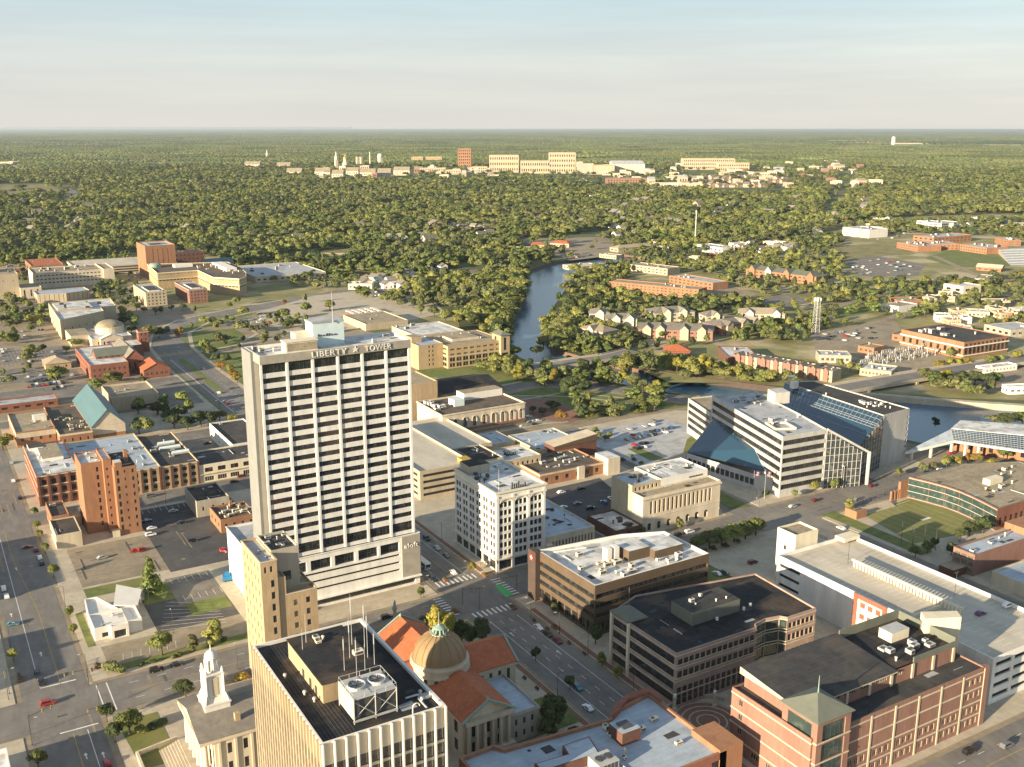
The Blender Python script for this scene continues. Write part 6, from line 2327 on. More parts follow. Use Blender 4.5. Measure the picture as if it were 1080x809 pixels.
# --- bottom centre brick building with blue grey roof
t = Thing('gabled_brick_block', 'brick building with stepped curved parapets and pale blue roof at the bottom edge', 'office building', 112, 190)
pts = [(112, 184), (178.5, 184), (178.5, 219), (162, 216), (160, 213.5), (126, 216.5), (124, 219.5), (113, 219)]
t.block(pts, .2, 11.2, 'red_brick', 'blue_roof', {0: [G(10, 2, .45, .5)], 1: [G(6, 2, .45, .5)]}, parapet=1.1, pt=.8, cap='orange_brick')
mb = MB()
mb.prism([(160.5, 213.2), (164, 217.5), (172, 220.5), (179.3, 220), (180, 216), (178, 212), (178, 218), (170, 218.2), (163.5, 214.5)], 11, 13.2)
t.part('corner_parapet', mb, 'red_brick')
mb = MB()
mb.prism([(176, 196), (184.5, 196), (184.5, 184), (176, 184)], .2, 13)
t.part('corner_bay', mb, 'orange_brick')
for k in range(4):
 mb = MB()
 mb.box(176.2 + k * 2, 195.98, 3, 177.6 + k * 2, 196.1, 11)
 t.part('window', mb, 'glass_brown')
t.boxpart('penthouse', 155.5, 201.5, 11.2, 162, 208, 15.2, 'dark_brick', 'blue_roof')
t.boxpart('roof_hatch', 157, 203, 15.2, 160.5, 206.5, 15.6, 'dark_metal')
mb = MB()
mb.prism([(128, 200), (146, 199), (148, 207), (139, 207), (138, 203), (128, 204)], 11.2, 14)
t.part('penthouse', mb, 'dark_brick')
mb = MB()
mb.prism([(128.4, 200.4), (145.6, 199.4), (147.5, 206.5), (139.4, 206.6), (138.4, 202.6), (128.4, 203.6)], 14, 14.1)
t.part('roof', mb, 'blue_roof')
mb = MB()
mb.box(142, 193.5, 11.4, 148.5, 199, 14.4)
for k in range(2):
 mb.cyl(143.8 + k * 2.9, 196.2, 14.4, 14.8, 1.2, n=14, mi=1)
for k in range(5):
 mb.box(142.3 + k * 1.2, 193.44, 11.8, 143.2 + k * 1.2, 193.5, 14, 1)
t.part('cooling_unit', mb, ['pale_metal', 'dark_metal'])
t.units(150, 190, 174, 212, 11.2, 9, 60, 'cream_paint', .9)
t.done()

# --- buildings out to the west whose fronts stand beyond the left frame edge but throw the street shade
shop('corner_shop', 'low white roofed shop in the bottom left corner', 'shop', -26, 255, 7, 297, 6, 'white_paint', 'white_roof', E=G(6, 1, .5, .5), units=3, seed=61).done()
shop('street_block', 'office block west of the left street shading the junction', 'office block', -62, 338, -22, 372, 11, 'beige_brick', 'gravel_roof', E=G(8, 3, .4, .5), S=G(8, 3, .4, .5), units=3, seed=62).done()
shop('street_block', 'tan block west of the left street opposite the brick tower', 'office block', -50, 412, -12, 470, 11, 'tan_brick', 'gravel_roof', E=G(10, 4, .4, .5), units=3, seed=63).done()


# ---------------------------------------------------------------- east of the river
def px_block(name, label, cat, pl, pr, depth, h, wall, roof, rows=2, cols=8, gable=None, fw=.5, fh=.4, units=2, seed=1, group=None, gl='glass', fr='cream_stone', big=1.3, west=True, zr=3.5):
 """A rectangular building whose south roof edge runs between two surveyed points at height h."""
 a, b = A2(*pl, h), A2(*pr, h)
 d = Vector((b[0] - a[0], b[1] - a[1]))
 L = d.length
 d.normalize()
 n = Vector((-d.y, d.x))
 pts = [a, b, (b[0] + n.x * depth, b[1] + n.y * depth), (a[0] + n.x * depth, a[1] + n.y * depth)]
 t = Thing(name, label, cat, a[0], a[1], 0, group)
 f = {}
 if rows:
  f[0] = [G(cols, rows, fw, fh, (1, 1), (.6, 1), (2, 1), fr, gl)]
  if west:
   f[3] = [G(max(2, int(depth / L * cols)), rows, fw, fh, (1, 1), (.6, 1), (1, 1), fr, gl)]
 if gable:
  t.block(pts, .05, h, wall, None, f)
  c = [Vector((*p, h)) for p in pts]
  ov = 1.0
  mb = MB()
  u3, n3 = Vector((d.x, d.y, 0)), Vector((n.x, n.y, 0))
  k = zr / (depth / 2)
  e0 = [c[0] - u3 * ov - n3 * ov, c[1] + u3 * ov - n3 * ov, c[2] + u3 * ov + n3 * ov, c[3] - u3 * ov + n3 * ov]
  for p in e0:
   p.z = h - k * ov + .05
  hp = depth / 2 if gable == 'hip' else 0
  r0 = (c[0] + c[3]) / 2 + u3 * (hp - ov)
  r1 = (c[1] + c[2]) / 2 - u3 * (hp - ov)
  r0.z = r1.z = h + zr
  mb.poly([e0[0], e0[1], r1, r0])
  mb.poly([e0[2], e0[3], r0, r1])
  if hp:
   mb.poly([e0[1], e0[2], r1])
   mb.poly([e0[3], e0[0], r0])
  t.part('roof', mb, roof)
  if not hp:
   g = MB()
   r0b, r1b = (c[0] + c[3]) / 2, (c[1] + c[2]) / 2
   r0b.z = r1b.z = h + zr
   g.poly([c[3], c[0], r0b])
   g.poly([c[1], c[2], r1b])
   t.part('gable', g, wall)
 else:
  t.block(pts, .05, h, wall, roof, f, parapet=.7)
 if units:
  r = random.Random(seed)
  cs = [(p[0], p[1]) for p in inset(ccw(pts), min(3, depth / 4))]
  xs, ys = [p[0] for p in cs], [p[1] for p in cs]
  for _ in range(units):
   f1, f2 = r.uniform(.1, .9), r.uniform(.2, .8)
   x = a[0] + d.x * L * f1 + n.x * depth * f2
   y = a[1] + d.y * L * f1 + n.y * depth * f2
   if not gable:
    t.units(x - .1, y - .1, x + .1, y + .1, h, 1, r.randint(0, 999), 'pale_metal', big)
 t.frame = (a, d, n, L, depth, h)
 return t


def cross_gable(t, f0, w, h, zr, wall, roof, out=2.0):
 """A gabled bay standing out from the south front at the fraction f0 of its length."""
 a, d, n, L, depth, h0 = t.frame
 u3, n3 = Vector((d.x, d.y, 0)), Vector((n.x, n.y, 0))
 c = Vector((*a, 0)) + u3 * (L * f0)
 p0, p1 = c - u3 * w / 2 - n3 * out, c + u3 * w / 2 - n3 * out
 mb = MB()
 mb.prism([p0[:2], p1[:2], (p1 + n3 * (out - .03))[:2], (p0 + n3 * (out - .03))[:2]], .05, h)
 m = (p0 + p1) / 2
 mb.poly([(p0.x, p0.y, h), (p1.x, p1.y, h), (m.x, m.y, h + zr)])
 t.part('bay', mb, wall)
 mb = MB()
 back = n3 * (depth / 2 + out)
 for q in (p0 - u3 * .5, p1 + u3 * .5):
  o = -n3 * .5
  mb.poly([(q + o).to_tuple()[:2] + (h - .4,), (m + o).to_tuple()[:2] + (h + zr + .15,), (m + back).to_tuple()[:2] + (h + zr + .15,), (q + back).to_tuple()[:2] + (h - .4,)])
 t.part('roof', mb, roof)


# gabled flats
for i, (pl, pr, dp, bays, lb) in enumerate((
  ((673, 346), (752, 349), 26, (.12, .3, .62, .85), 'front gabled block of brick flats with long grey roof'),
  ((761, 344), (800, 338), 24, (.2, .6, .9), 'gabled block of flats right of the front one'),
  ((690, 330), (733, 328), 24, (.3, .7), 'gabled block of flats behind the front one'),
  ((781, 330), (828, 331), 24, (.2, .8), 'rearmost right gabled block of flats'),
  ((745, 333), (764, 332), 16, (.5,), 'small grey gabled block between the flats'),
  ((622, 330), (643, 330), 20, (.5,), 'gabled block of flats nearest the river trees'),
  ((640, 336), (672, 336), 20, (.3, .75), 'second gabled block of flats by the river trees'),
  ((612, 345), (636, 350), 18, (.5,), 'low tan roofed block half hidden by river trees'))):
 t = px_block('gabled_flats', lb, 'flats', pl, pr, dp, 9, 'pink_brick' if i in (0, 1) else 'grey_stone', 'shingle' if i not in (3, 7) else 'shingle_tan', 2, max(3, int((pr[0] - pl[0]) / 6)), 'hip', units=0, group='gabled flats east of the river')
 for f0 in bays:
  cross_gable(t, f0, 7.5, 9.3, 3.4, 'beige_brick' if i in (0, 1) else 'cream_paint', 'shingle')
 t.done()
# row houses
for i in range(8):
 xa, xb = 773 + i * 13.2, 773 + (i + 1) * 13.2 - .6
 ya, yb = 374 + i * 2.3, 374 + (i + 1) * 2.3
 t = px_block('row_house', 'brick row house, number %s from the left in the riverside terrace' % ('one two three four five six seven eight'.split()[i]), 'row house', (xa, ya), (xb, yb), 13, 8, 'beige_brick' if i % 2 else 'pink_brick', 'grey_roof', 2, 2, fw=.3, units=1, seed=70 + i, group='riverside row houses')
 cross_gable(t, .5, 4, 8.6, 2.2, 'pink_brick', 'shingle', 1.4)
 t.done()
px_block('long_shed', 'long white roofed shed left of the row houses', 'shed', (757, 366), (768, 377), 24, 6, 'dark_brick', 'white_roof', 1, 4, units=2, seed=3).done()
px_block('brick_hall', 'red hipped hall among the trees below the gabled flats', 'hall', (703, 370), (728, 370), 18, 5, 'red_brick', 'red_tile', 1, 4, 'hip', units=0).done()
px_block('brick_mill', 'long red brick mill block with flat roof beyond the river trees', 'mill', (640, 297), (737, 306), 22, 10, 'orange_brick', 'gravel_roof', 3, 22, units=6, seed=5, fw=.4).done()
px_block('flat_flats', 'flat roofed grey blocks behind the red brick mill', 'flats', (662, 279), (704, 284), 26, 8, 'beige_brick', 'gravel_roof', 2, 10, units=5, seed=6).done()
px_block('flat_flats', 'stepped grey roofed brick range behind the mill', 'flats', (706, 291), (752, 299), 24, 8, 'orange_brick', 'grey_roof', 2, 10, units=5, seed=7).done()
t = px_block('green_gabled_block', 'brick block with pale green gabled roofs and white gable fronts', 'flats', (787, 283), (861, 292), 26, 10, 'orange_brick', 'green_roof', 2, 16, 'hip', units=0)
for f0 in (.1, .34, .6, .93):
 cross_gable(t, f0, 8.5, 10.4, 5, 'cream_paint' if f0 in (.34,) else 'orange_brick', 'green_roof', 2.5)
t.done()
for i, (pl, pr, dp, h, rows, lb) in enumerate((((889, 240), (917, 243), 45, 13, 4, 'white four storey office with dark window bands at the wood edge'), ((917.5, 243), (932, 240), 30, 12, 4, 'white office wing right of the four storey office'),
                                               ((967, 233), (992, 236), 30, 12, 3, 'pale office block right of the white offices'), ((993, 236), (1010, 234), 30, 13, 3, 'pale office tower at the right wood edge'))):
 px_block('white_office', lb, 'office building', pl, pr, dp, h, 'white_paint', 'grey_roof', rows, 1, fw=.97, fh=.42, units=2, seed=80 + i, big=2).done()
for i, (pl, pr, dp, h, lb) in enumerate((((946, 256), (968, 260), 40, 8, 'left wing of the red brick school'), ((968.5, 258), (1012, 258), 45, 8, 'long middle wing of the red brick school'),
          ((1012.5, 258), (1041, 262), 40, 9, 'right wing of the red brick school above its lawn'), ((1062, 254), (1077, 254), 40, 8, 'brick school block at the right edge'),
          ((985, 251), (1025, 248), 40, 10, 'grey roofed hall at the back of the school'))):
 px_block('school_wing', lb, 'school', pl, pr, dp, h, 'orange_brick', 'grey_roof', 2, 10, units=5, seed=90 + i, big=2, group='red brick school wings').done()
px_block('brick_shed', 'low brick sports shed below the school lawn', 'shed', (1030, 281), (1056, 283), 16, 5, 'orange_brick', 'cream_stone', 1, 4, 'gable', units=0).done()
t = Thing('grandstand', 'pale bleacher stand at the right edge near the school', 'grandstand', *A2(1050, 272))
g0, g1, g2, g3 = A2(1052, 267), A2(1088, 266), A2(1095, 279), A2(1066, 280)
for k in range(7):
 mb = MB()
 f_, f2 = k / 7, (k + 1) / 7
 mix = lambda p, q, f: (p[0] + (q[0] - p[0]) * f, p[1] + (q[1] - p[1]) * f)
 mb.prism(ccw([mix(g3, g0, f_), mix(g2, g1, f_), mix(g2, g1, f2), mix(g3, g0, f2)]), 0.1, 1.0 + k)
 t.part('bench_row', mb, 'pale_metal')
t.done()
# brick works with white cornice
t = px_block('brick_works', 'big orange brick works with white cornice and dark bays', 'works', (1017, 362), (1064, 355), 62, 13, 'orange_brick', 'dark_roof', 0, 0, units=9, seed=100, big=2)
a, d, n, L, depth, h = t.frame
fa = MB()
t.wins += []
for k in range(11):
 for side in (0,):
  s_ = L * (k + .5) / 11
  x, y = a[0] + d.x * s_ - n.x * .1, a[1] + d.y * s_ - n.y * .1
  mb = MB()
  mb.box(x - 1.1, y - .25, 3.4, x + 1.1, y + .1, 8.6, rot=atan2(d.y, d.x))
  t.part('window', mb, 'glass_brown')
  mb = MB()
  mb.box(x - .7, y - .2, 10.2, x + .7, y + .1, 12, rot=atan2(d.y, d.x))
  t.part('window', mb, 'glass_brown')
pts4 = ccw([a, (a[0] + d.x * L, a[1] + d.y * L), (a[0] + d.x * L + n.x * depth, a[1] + d.y * L + n.y * depth), (a[0] + n.x * depth, a[1] + n.y * depth)])
t.ring(pts4, 9.0, .9, .6, 'white_paint')
t.ring(pts4, 2.2, .7, .4, 'white_paint', 'band')
for k in range(9):
 s_ = depth * (k + .5) / 9
 x, y = a[0] + n.x * s_ - d.x * .05, a[1] + n.y * s_ - d.y * .05
 mb = MB()
 mb.box(x - .15, y - 1.2, 4, x + .15, y + 1.2, 8, rot=atan2(n.y, n.x) - pi / 2)
 t.part('window', mb, 'glass_brown')
t.done()
px_block('brick_wing', 'low brick wing left of the big orange works', 'wing', (941, 353), (962, 356), 20, 5, 'orange_brick', 'gravel_roof', 1, 3, units=0).done()
px_block('brick_shed', 'small brick shed in the works yard', 'shed', (905, 365), (922, 368), 16, 5, 'orange_brick', 'gravel_roof', 1, 3, units=1).done()
px_block('low_shop', 'low tan shop with white roof before the substation yard', 'shop', (907, 389), (940, 393), 22, 5, 'beige_brick', 'white_roof', 1, 8, units=3, seed=111).done()
px_block('low_shop', 'grey roofed low shop right of the row houses', 'shop', (864, 375), (898, 376), 18, 6, 'grey_stone', 'grey_roof', 1, 6, units=3, seed=112).done()
px_block('rail_shed', 'white fronted shed with red rear near the grass lot', 'shed', (930, 321), (948, 324), 30, 6, 'white_paint', 'gravel_roof', 1, 5, units=1, seed=113).done()
px_block('brick_shed', 'brick shed behind the white fronted shed', 'shed', (950, 318), (972, 317), 22, 6, 'orange_brick', 'gravel_roof', 1, 5, units=2, seed=114).done()
px_block('white_depot', 'white depot block with grey rear shed near the right edge', 'depot', (1016, 303), (1035, 301), 26, 8, 'cream_paint', 'white_roof', 1, 2, units=1, seed=115).done()
px_block('grey_depot', 'grey flat roofed depot beyond the white one', 'depot', (1028, 294), (1042, 295), 40, 6, 'grey_stone', 'gravel_roof', 1, 4, units=1, seed=116).done()
px_block('trailer_office', 'long white trailer building at the right edge', 'trailer', (1039, 389), (1073, 385), 9, 4, 'white_paint', 'white_roof', 1, 9, units=1, seed=117, big=.8).done()
px_block('flat_shop', 'green grey flat shop at the right edge beside the works', 'shop', (1066, 349), (1100, 346), 30, 6, 'grey_stone', 'grey_roof', 1, 5, units=2, seed=118).done()
px_block('white_kiosk', 'small white pump house on the river bank at the right edge', 'pump house', (1064, 409), (1092, 408), 8, 5, 'white_paint', 'white_roof', 1, 4, units=0).done()
for i, (pl, pr, dp, lb) in enumerate((((1000, 338), (1014, 338), 16, 'tan roofed shop in the yards behind the works'), ((1020, 329), (1044, 330), 18, 'pale low shop behind the works'), ((1056, 331), (1075, 330), 18, 'tan roofed depot near the right edge'), ((1008, 346), (1026, 347), 14, 'white roofed store behind the works'), ((1042, 318), (1066, 318), 16, 'beige depot at the right edge above the works'))):
 px_block('yard_shop', lb, 'shop', pl, pr, dp, 5, 'cream_stone' if i % 2 else 'beige_brick', 'white_roof' if i % 2 else 'shingle_tan', 1, 5, units=3, seed=120 + i).done()
for i, (pl, pr, dp, h, wl, rf, lb) in enumerate((((542, 262), (565, 262), 18, 5, 'cream_stone', 'white_roof', 'white roofed shop at the clearing by the red roofs'), ((560, 258), (576, 258), 18, 5, 'beige_brick', 'red_tile', 'left red roofed shop in the clearing'), ((580, 256), (600, 257), 20, 6, 'beige_brick', 'red_tile', 'right red roofed shop in the clearing'),
                                               ((600, 281), (628, 279), 16, 5, 'cream_stone', 'white_roof', 'white roofed shop by the river road'), ((652, 262), (690, 259), 20, 6, 'beige_brick', 'shingle_tan', 'tan hipped hall behind the river road'), ((735, 258), (762, 262), 24, 7, 'white_paint', 'grey_roof', 'white block at the foot of the tall white pole'),
                                               ((740, 265), (758, 267), 14, 5, 'white_paint', 'white_roof', 'low white annex before the white block'), ((632, 268), (650, 270), 14, 5, 'beige_brick', 'gravel_roof', 'tan shop beside the river road'), ((367, 300), (392, 300), 18, 6, 'cream_paint', 'white_roof', 'low white hall behind the park'), ((333, 270), (367, 270), 14, 5, 'beige_brick', 'shingle_tan', 'tan roofed shed in the left wood clearing'))):
 px_block('low_shop', lb, 'shop', pl, pr, dp, h, wl, rf, 1, 6, 'hip' if rf in ('red_tile', 'shingle_tan') else None, units=2, seed=130 + i).done()

# ---------------------------------------------------------------- far campus and plants on the skyline
def far_block(label, x0, x1, yb, h, depth, wall='beige_brick', roof='gravel_roof', name='campus_building', cat='building', rows=3, gable=None, group='campus buildings on the horizon', zr=6):
 a = A2(x0, yb)
 b = A2(x1, yb)
 d = Vector((b[0] - a[0], b[1] - a[1]))
 L = d.length
 d.normalize()
 n = Vector((-d.y, d.x))
 pts = [a, b, (b[0] + n.x * depth, b[1] + n.y * depth), (a[0] + n.x * depth, a[1] + n.y * depth)]
 t = Thing(name, label, cat, a[0], a[1], 0, group)
 t.block(pts, 0, h, wall, None if gable else roof, {0: [G(max(3, int(L / 9)), rows, .45, .45, (2, 2), (2, 2), (1, 1), wall, 'glass_brown')]} if rows else {}, parapet=1.2, depth=.8)
 if gable:
  mb = MB()
  m0 = (Vector((*pts[0], 0)) + Vector((*pts[3], 0))) / 2
  m1 = (Vector((*pts[1], 0)) + Vector((*pts[2], 0))) / 2
  r0, r1 = (m0.x, m0.y, h + zr), (m1.x, m1.y, h + zr)
  mb.poly([(*pts[0], h), (*pts[1], h), r1, r0])
  mb.poly([(*pts[2], h), (*pts[3], h), r0, r1])
  mb.poly([(*pts[3], h), (*pts[0], h), r0])
  mb.poly([(*pts[1], h), (*pts[2], h), r1])
  t.part('roof', mb, roof)
 t.done(40)
 return t


far_block('left end stand of the pale far stadium', 516, 547, 182, 68, 60, rows=3, name='stadium_stand', cat='stadium')
far_block('long low middle stand of the pale far stadium', 549, 580, 183, 48, 80, rows=2, name='stadium_stand', cat='stadium')
far_block('tall right stand of the pale far stadium', 579, 607, 183, 80, 70, rows=4, name='stadium_stand', cat='stadium')
far_block('grey hall right of the far stadium', 609, 626, 184, 40, 60, 'grey_stone', 'grey_roof', rows=0)
far_block('wide gabled arena on the far campus', 646, 680, 183, 36, 160, 'limestone', 'white_roof', rows=0, gable=True, zr=12)
far_block('low arena wing left of the gabled arena', 625, 648, 184, 34, 90, rows=0)
far_block('long tan hall on the far campus right of the arena', 720, 775, 179, 46, 60, rows=3)
far_block('second tan hall behind the right hand far trees', 757, 790, 181, 34, 50, 'beige_brick', rows=2)
far_block('pink brick hall below the gabled arena', 640, 682, 194, 16, 60, 'pink_brick', rows=2)
far_block('long white store below the far terraces', 690, 740, 197, 9, 60, 'cream_stone', 'white_roof', rows=1)
far_block('white store with red sign band near the far terraces', 700, 724, 190, 9, 60, 'cream_stone', 'white_roof', rows=1)
far_block('tall orange brick library slab on the far campus', 483, 497, 177, 84, 40, 'orange_brick', rows=6)
far_block('pair of low pale halls beside the library slab', 497, 514, 182, 22, 60, rows=2)
far_block('brown twin blocks left of the library slab', 434, 446, 172, 30, 40, 'tan_brick', rows=3)
far_block('tan block left of the library slab', 449, 466, 172, 30, 40, 'tan_brick', rows=3)
far_block('long pale hall in front of the library slab', 443, 470, 183, 20, 60, rows=2)
far_block('low pale hall left of the library slab', 470, 486, 184, 16, 50, rows=2)
for i, (x0, x1, yb, h) in enumerate(((332, 348, 187, 20), (350, 362, 189, 18), (365, 378, 187, 22), (380, 396, 188, 20), (398, 412, 187, 18), (415, 432, 185, 18), (258, 274, 178, 18), (292, 306, 178, 14), (302, 318, 186, 16))):
 far_block(['leftmost', 'second', 'third', 'fourth', 'fifth', 'sixth', 'far left pale', 'small left', 'low left'][i] + ' slate roofed hall in the far campus row', x0, x1, yb, h, 40, 'limestone', 'gravel_roof', rows=2, gable=True, zr=14)
for i, (x0, x1, yb, h, lb) in enumerate(((0, 14, 176, 22, 'pale far block at the left edge'), (14, 24, 178, 12, 'low pale far block near the left edge'), (905, 935, 151, 10, 'long white far warehouse left of the white water tower'), (945, 985, 152, 10, 'white far warehouse right of the white water tower'), (985, 1080, 154, 10, 'longest white far warehouse at the right skyline'), (1040, 1075, 150, 9, 'upper white far warehouse at the right skyline'), (838, 862, 151, 9, 'small white far warehouse before the skyline'),
                                         (846, 868, 170, 14, 'pale far shop by the rising road'), (872, 902, 172, 12, 'white far shop right of the rising road'), (856, 880, 178, 10, 'tan far shop beside the rising road'), (790, 812, 186, 12, 'tan far house block right of the terraces'))):
 far_block(lb, x0, x1, yb, h, 80, 'cream_stone', 'white_roof', 'far_warehouse', 'warehouse', rows=1, group='pale far warehouses')


def spire(label, px_, pyb, h, r, wall, roof, spire_h, name='church_tower'):
 x, y = A2(px_, pyb)
 t = Thing(name, label, 'tower', x, y)
 mb = MB()
 mb.lathe(x, y, [(r, 0), (r, h)], 4, a0=pi / 4)
 t.part('shaft', mb, wall)
 mb = MB()
 mb.lathe(x, y, [(r * 1.1, h), (.2, h + spire_h)], 8)
 t.part('spire', mb, roof)
 return t


spire('slender pale church spire on the far campus', 355, 178, 40, 9, 'limestone', 'limestone', 38)
spire('tiny pale spire far left of the campus', 282, 168, 25, 8, 'limestone', 'limestone', 30)
x, y = A2(364.5, 178)
t = Thing('domed_hall', 'tiny gold dome on a pale drum on the far campus', 'hall', x, y)
mb = MB()
mb.lathe(x, y, [(14, 0), (14, 26), (8.5, 28), (8.5, 42)], 12)
t.part('drum', mb, 'limestone')
mb = MB()
mb.lathe(x, y, [(9, 42), (8.6, 48), (6, 53), (1.5, 56), (1, 64)], 16)
t.part('dome', mb, 'gilt')
for i, (px_, h, r) in enumerate(((377, 44, 7), (381, 44, 7))):
 x, y = A2(px_, 176)
 t = Thing('boiler_stack', ('left' if i == 0 else 'right') + ' block of the pale twin stacks on the far campus', 'chimney', x, y)
 mb = MB()
 mb.lathe(x, y, [(r, 0), (r * .9, h)], 4, a0=pi / 4)
 t.part('shaft', mb, 'limestone')
 mb = MB()
 mb.lathe(x, y, [(r, h), (r, h + 2)], 4, a0=pi / 4)
 t.part('cap', mb, 'cream_stone')
x, y = A2(390.5, 176)
t = Thing('chimney', 'thin tall pale chimney on the far campus', 'chimney', x, y)
mb = MB()
mb.lathe(x, y, [(4, 0), (2.6, 66)], 10)
t.part('shaft', mb, 'limestone')
mb = MB()
mb.lathe(x, y, [(3.0, 66), (3.0, 68)], 10)
t.part('cap', mb, 'limestone')


def water_tower(label, px_, pyb, h, r, wall):
 x, y = A2(px_, pyb)
 t = Thing('water_tower', label, 'water tower', x, y)
 mb = MB()
 mb.lathe(x, y, [(r * .95, 0), (r * .95, h), (r * 1.08, h + 2), (r * 1.08, h + r), (r * .7, h + r * 1.6), (.5, h + r * 1.8)], 16)
 t.part('tank', mb, wall)
 mb = MB()
 for k in range(6):
  a_ = 2 * pi * k / 6
  mb.tube((x + r * cos(a_), y + r * sin(a_), 0), (x + r * cos(a_), y + r * sin(a_), h), 1.0, n=5)
 t.part('leg', mb, wall)


water_tower('pale round water tower on the far campus', 401, 174, 34, 12, 'cream_paint')
water_tower('white water tower among the far warehouses', 942, 153, 55, 18, 'white_paint')

for k in range(86):
 xa = R.uniform(330, 520) if k < 26 else (R.uniform(600, 815) if k < 60 else R.uniform(800, 925))
 far_block('small pale hall in the crowded far campus', xa, xa + R.uniform(4, 11), (R.uniform(179, 189) if k < 26 else R.uniform(175, 199)), R.uniform(10, 22), R.uniform(25, 50), R.choice(('limestone', 'cream_stone', 'beige_brick', 'pink_brick')), R.choice(('gravel_roof', 'white_roof', 'grey_roof')), rows=1, gable=k % 3 == 0, group='small halls of the far campus', zr=7)
for k in range(40):
 xa, ya = (R.uniform(955, 1078), R.uniform(297, 345)) if k < 16 else ((R.uniform(640, 850), R.uniform(252, 272)) if k < 30 else (R.uniform(870, 1075), R.uniform(228, 240)))
 w_ = R.uniform(8, 18)
 px_block('low_shop', 'low flat shop scattered in the eastern yards beyond the river', 'shop', (xa, ya), (xa + w_, ya + w_ * R.uniform(-.1, .12)), R.uniform(10, 18), R.uniform(4, 6), R.choice(('cream_stone', 'beige_brick', 'white_paint', 'orange_brick', 'grey_stone')), R.choice(('white_roof', 'gravel_roof', 'grey_roof', 'brown_roof')), 1, 4, units=1, seed=500 + k, group='low flat shops in the eastern yards').done()

# ---------------------------------------------------------------- houses in the woods
def house_proto(i):
 b = MB()
 w, d, h, r = ((4.5, 6, 4.6, 7.6), (5.5, 5, 5.4, 8.6), (6.5, 4.6, 3.4, 6.2))[i]
 b.prism(rect(-w, -d, w, d), 0, h)
 for y in (-d, d):
  b.poly([(-w, y, h), (w, y, h), (0, y, r)])
 m = MB()
 k = (r - h) / w
 for s in (-1, 1):
  m.poly([(s * (w + .5), -d - .5, h - .5 * k), (s * (w + .5), d + .5, h - .5 * k), (0, d + .5, r + .05), (0, -d - .5, r + .05)])
  m.poly([(s * (w + .5), -d - .5, h - .5 * k - .2), (s * (w + .5), d + .5, h - .5 * k - .2), (0, d + .5, r - .15), (0, -d - .5, r - .15)])
 g = MB()
 for x in (-w * .5, w * .5):
  g.box(x - .6, -d - .06, 1, x + .6, -d + .02, 2.4)
 for y in (-d * .5, d * .4):
  g.box(-w - .06, y - .6, 1, -w + .02, y + .6, 2.4)
 return b.mesh('wall', 'coloured'), m.mesh('roof', 'shingle'), g.mesh('window', 'glass')


HP = [house_proto(i) for i in range(3)]
FOOT = []
_blk = Thing.block
for o in list(bpy.data.objects):
 if o.name.split('.')[0] in ('wall', 'podium_wall', 'entrance'):
  mw = o.matrix_world
  p = o.parent
  px0 = p.location.x if p else 0
  py0 = p.location.y if p else 0
  xs = [v.co.x + px0 for v in o.data.vertices]
  ys = [v.co.y + py0 for v in o.data.vertices]
  FOOT.append((min(xs) - 4, min(ys) - 4, max(xs) + 4, max(ys) + 4))


def house(x, y, label, group, tone=None, s=1.0):
 i = R.randrange(3)
 t = link('house', None, None, (x, y, 0), R.choice((0, 0, pi / 2, pi / 2, .5)))
 t.scale = (s, s, s)
 tag(t, label, 'house', group)
 c = tone or R.choice(((.72, .7, .66), (.72, .7, .66), (.6, .55, .45), (.45, .4, .33), (.3, .2, .15)))
 for k, me in zip(('wall', 'roof', 'window'), HP[i]):
  o = link(k, me, t)
  if k == 'wall':
   o.color = (*c, 1)
 FOOT.append((x - 11, y - 18, x + 7, y + 7))


HOUSES = {
 'small white house half hidden in the woods left of the river': [(396, 297), (404, 294), (412, 300), (420, 296), (431, 292), (440, 297), (452, 286), (466, 284), (478, 291), (388, 296), (408, 304), (425, 304), (462, 297), (498, 292)],
 'pale house in the small clearing above the river woods': [(476, 240), (482, 242), (488, 241), (494, 243), (500, 241), (507, 243), (513, 240)],
 'white house among the trees below the far campus': [(600, 228), (608, 231), (616, 226), (624, 230), (652, 222), (660, 220), (668, 224), (676, 221), (640, 234), (646, 240), (655, 243), (662, 240), (672, 246), (650, 250), (606, 240)],
 'white house in the trees near the tall pale pole': [(768, 243), (775, 246), (785, 242), (797, 248), (808, 241), (812, 244), (848, 246), (856, 248), (862, 246), (842, 244), (770, 258), (780, 262), (790, 258), (802, 266), (820, 264), (830, 264), (836, 262), (758, 252), (752, 247), (766, 266)],
 'small house in the trees below the rising road': [(842, 232), (860, 232), (880, 228), (900, 224), (925, 222), (938, 232), (890, 212), (905, 208), (884, 226)],
 'grey house in the woods behind the hospital wings': [(70, 246), (40, 250), (74, 240), (120, 252), (200, 256), (128, 236), (45, 238), (95, 262), (150, 262)],
 'little house at the wood edge right of the school': [(1050, 240), (1062, 236), (1072, 242), (1080, 246), (1030, 246), (1022, 240)],
}
for lb, l in HOUSES.items():
 for x, y in l:
  gx, gy = A2(x, y)
  house(gx, gy, lb, lb.replace('house', 'houses').replace('small ', ''), None if 'white' not in lb else R.choice(((.75, .73, .7), (.7, .68, .62))), 1.15)
for lb, (x0, x1, y0, y1), n_ in (('pale roof peeping out of the woods left of the river', (0, 545, 205, 258), 46), ('pale roof peeping out of the woods below the far campus', (560, 850, 202, 238), 52), ('pale roof peeping out of the woods at upper right', (870, 1080, 182, 226), 34)):
 for _ in range(n_):
  gx, gy = A2(R.uniform(x0, x1), y0 + (y1 - y0) * R.random() ** .8)
  house(gx, gy, lb, lb.replace('pale roof', 'pale roofs'), R.choice(((.72, .7, .66), (.6, .55, .45), (.5, .45, .38), (.4, .3, .22))), R.uniform(1.1, 2.0))
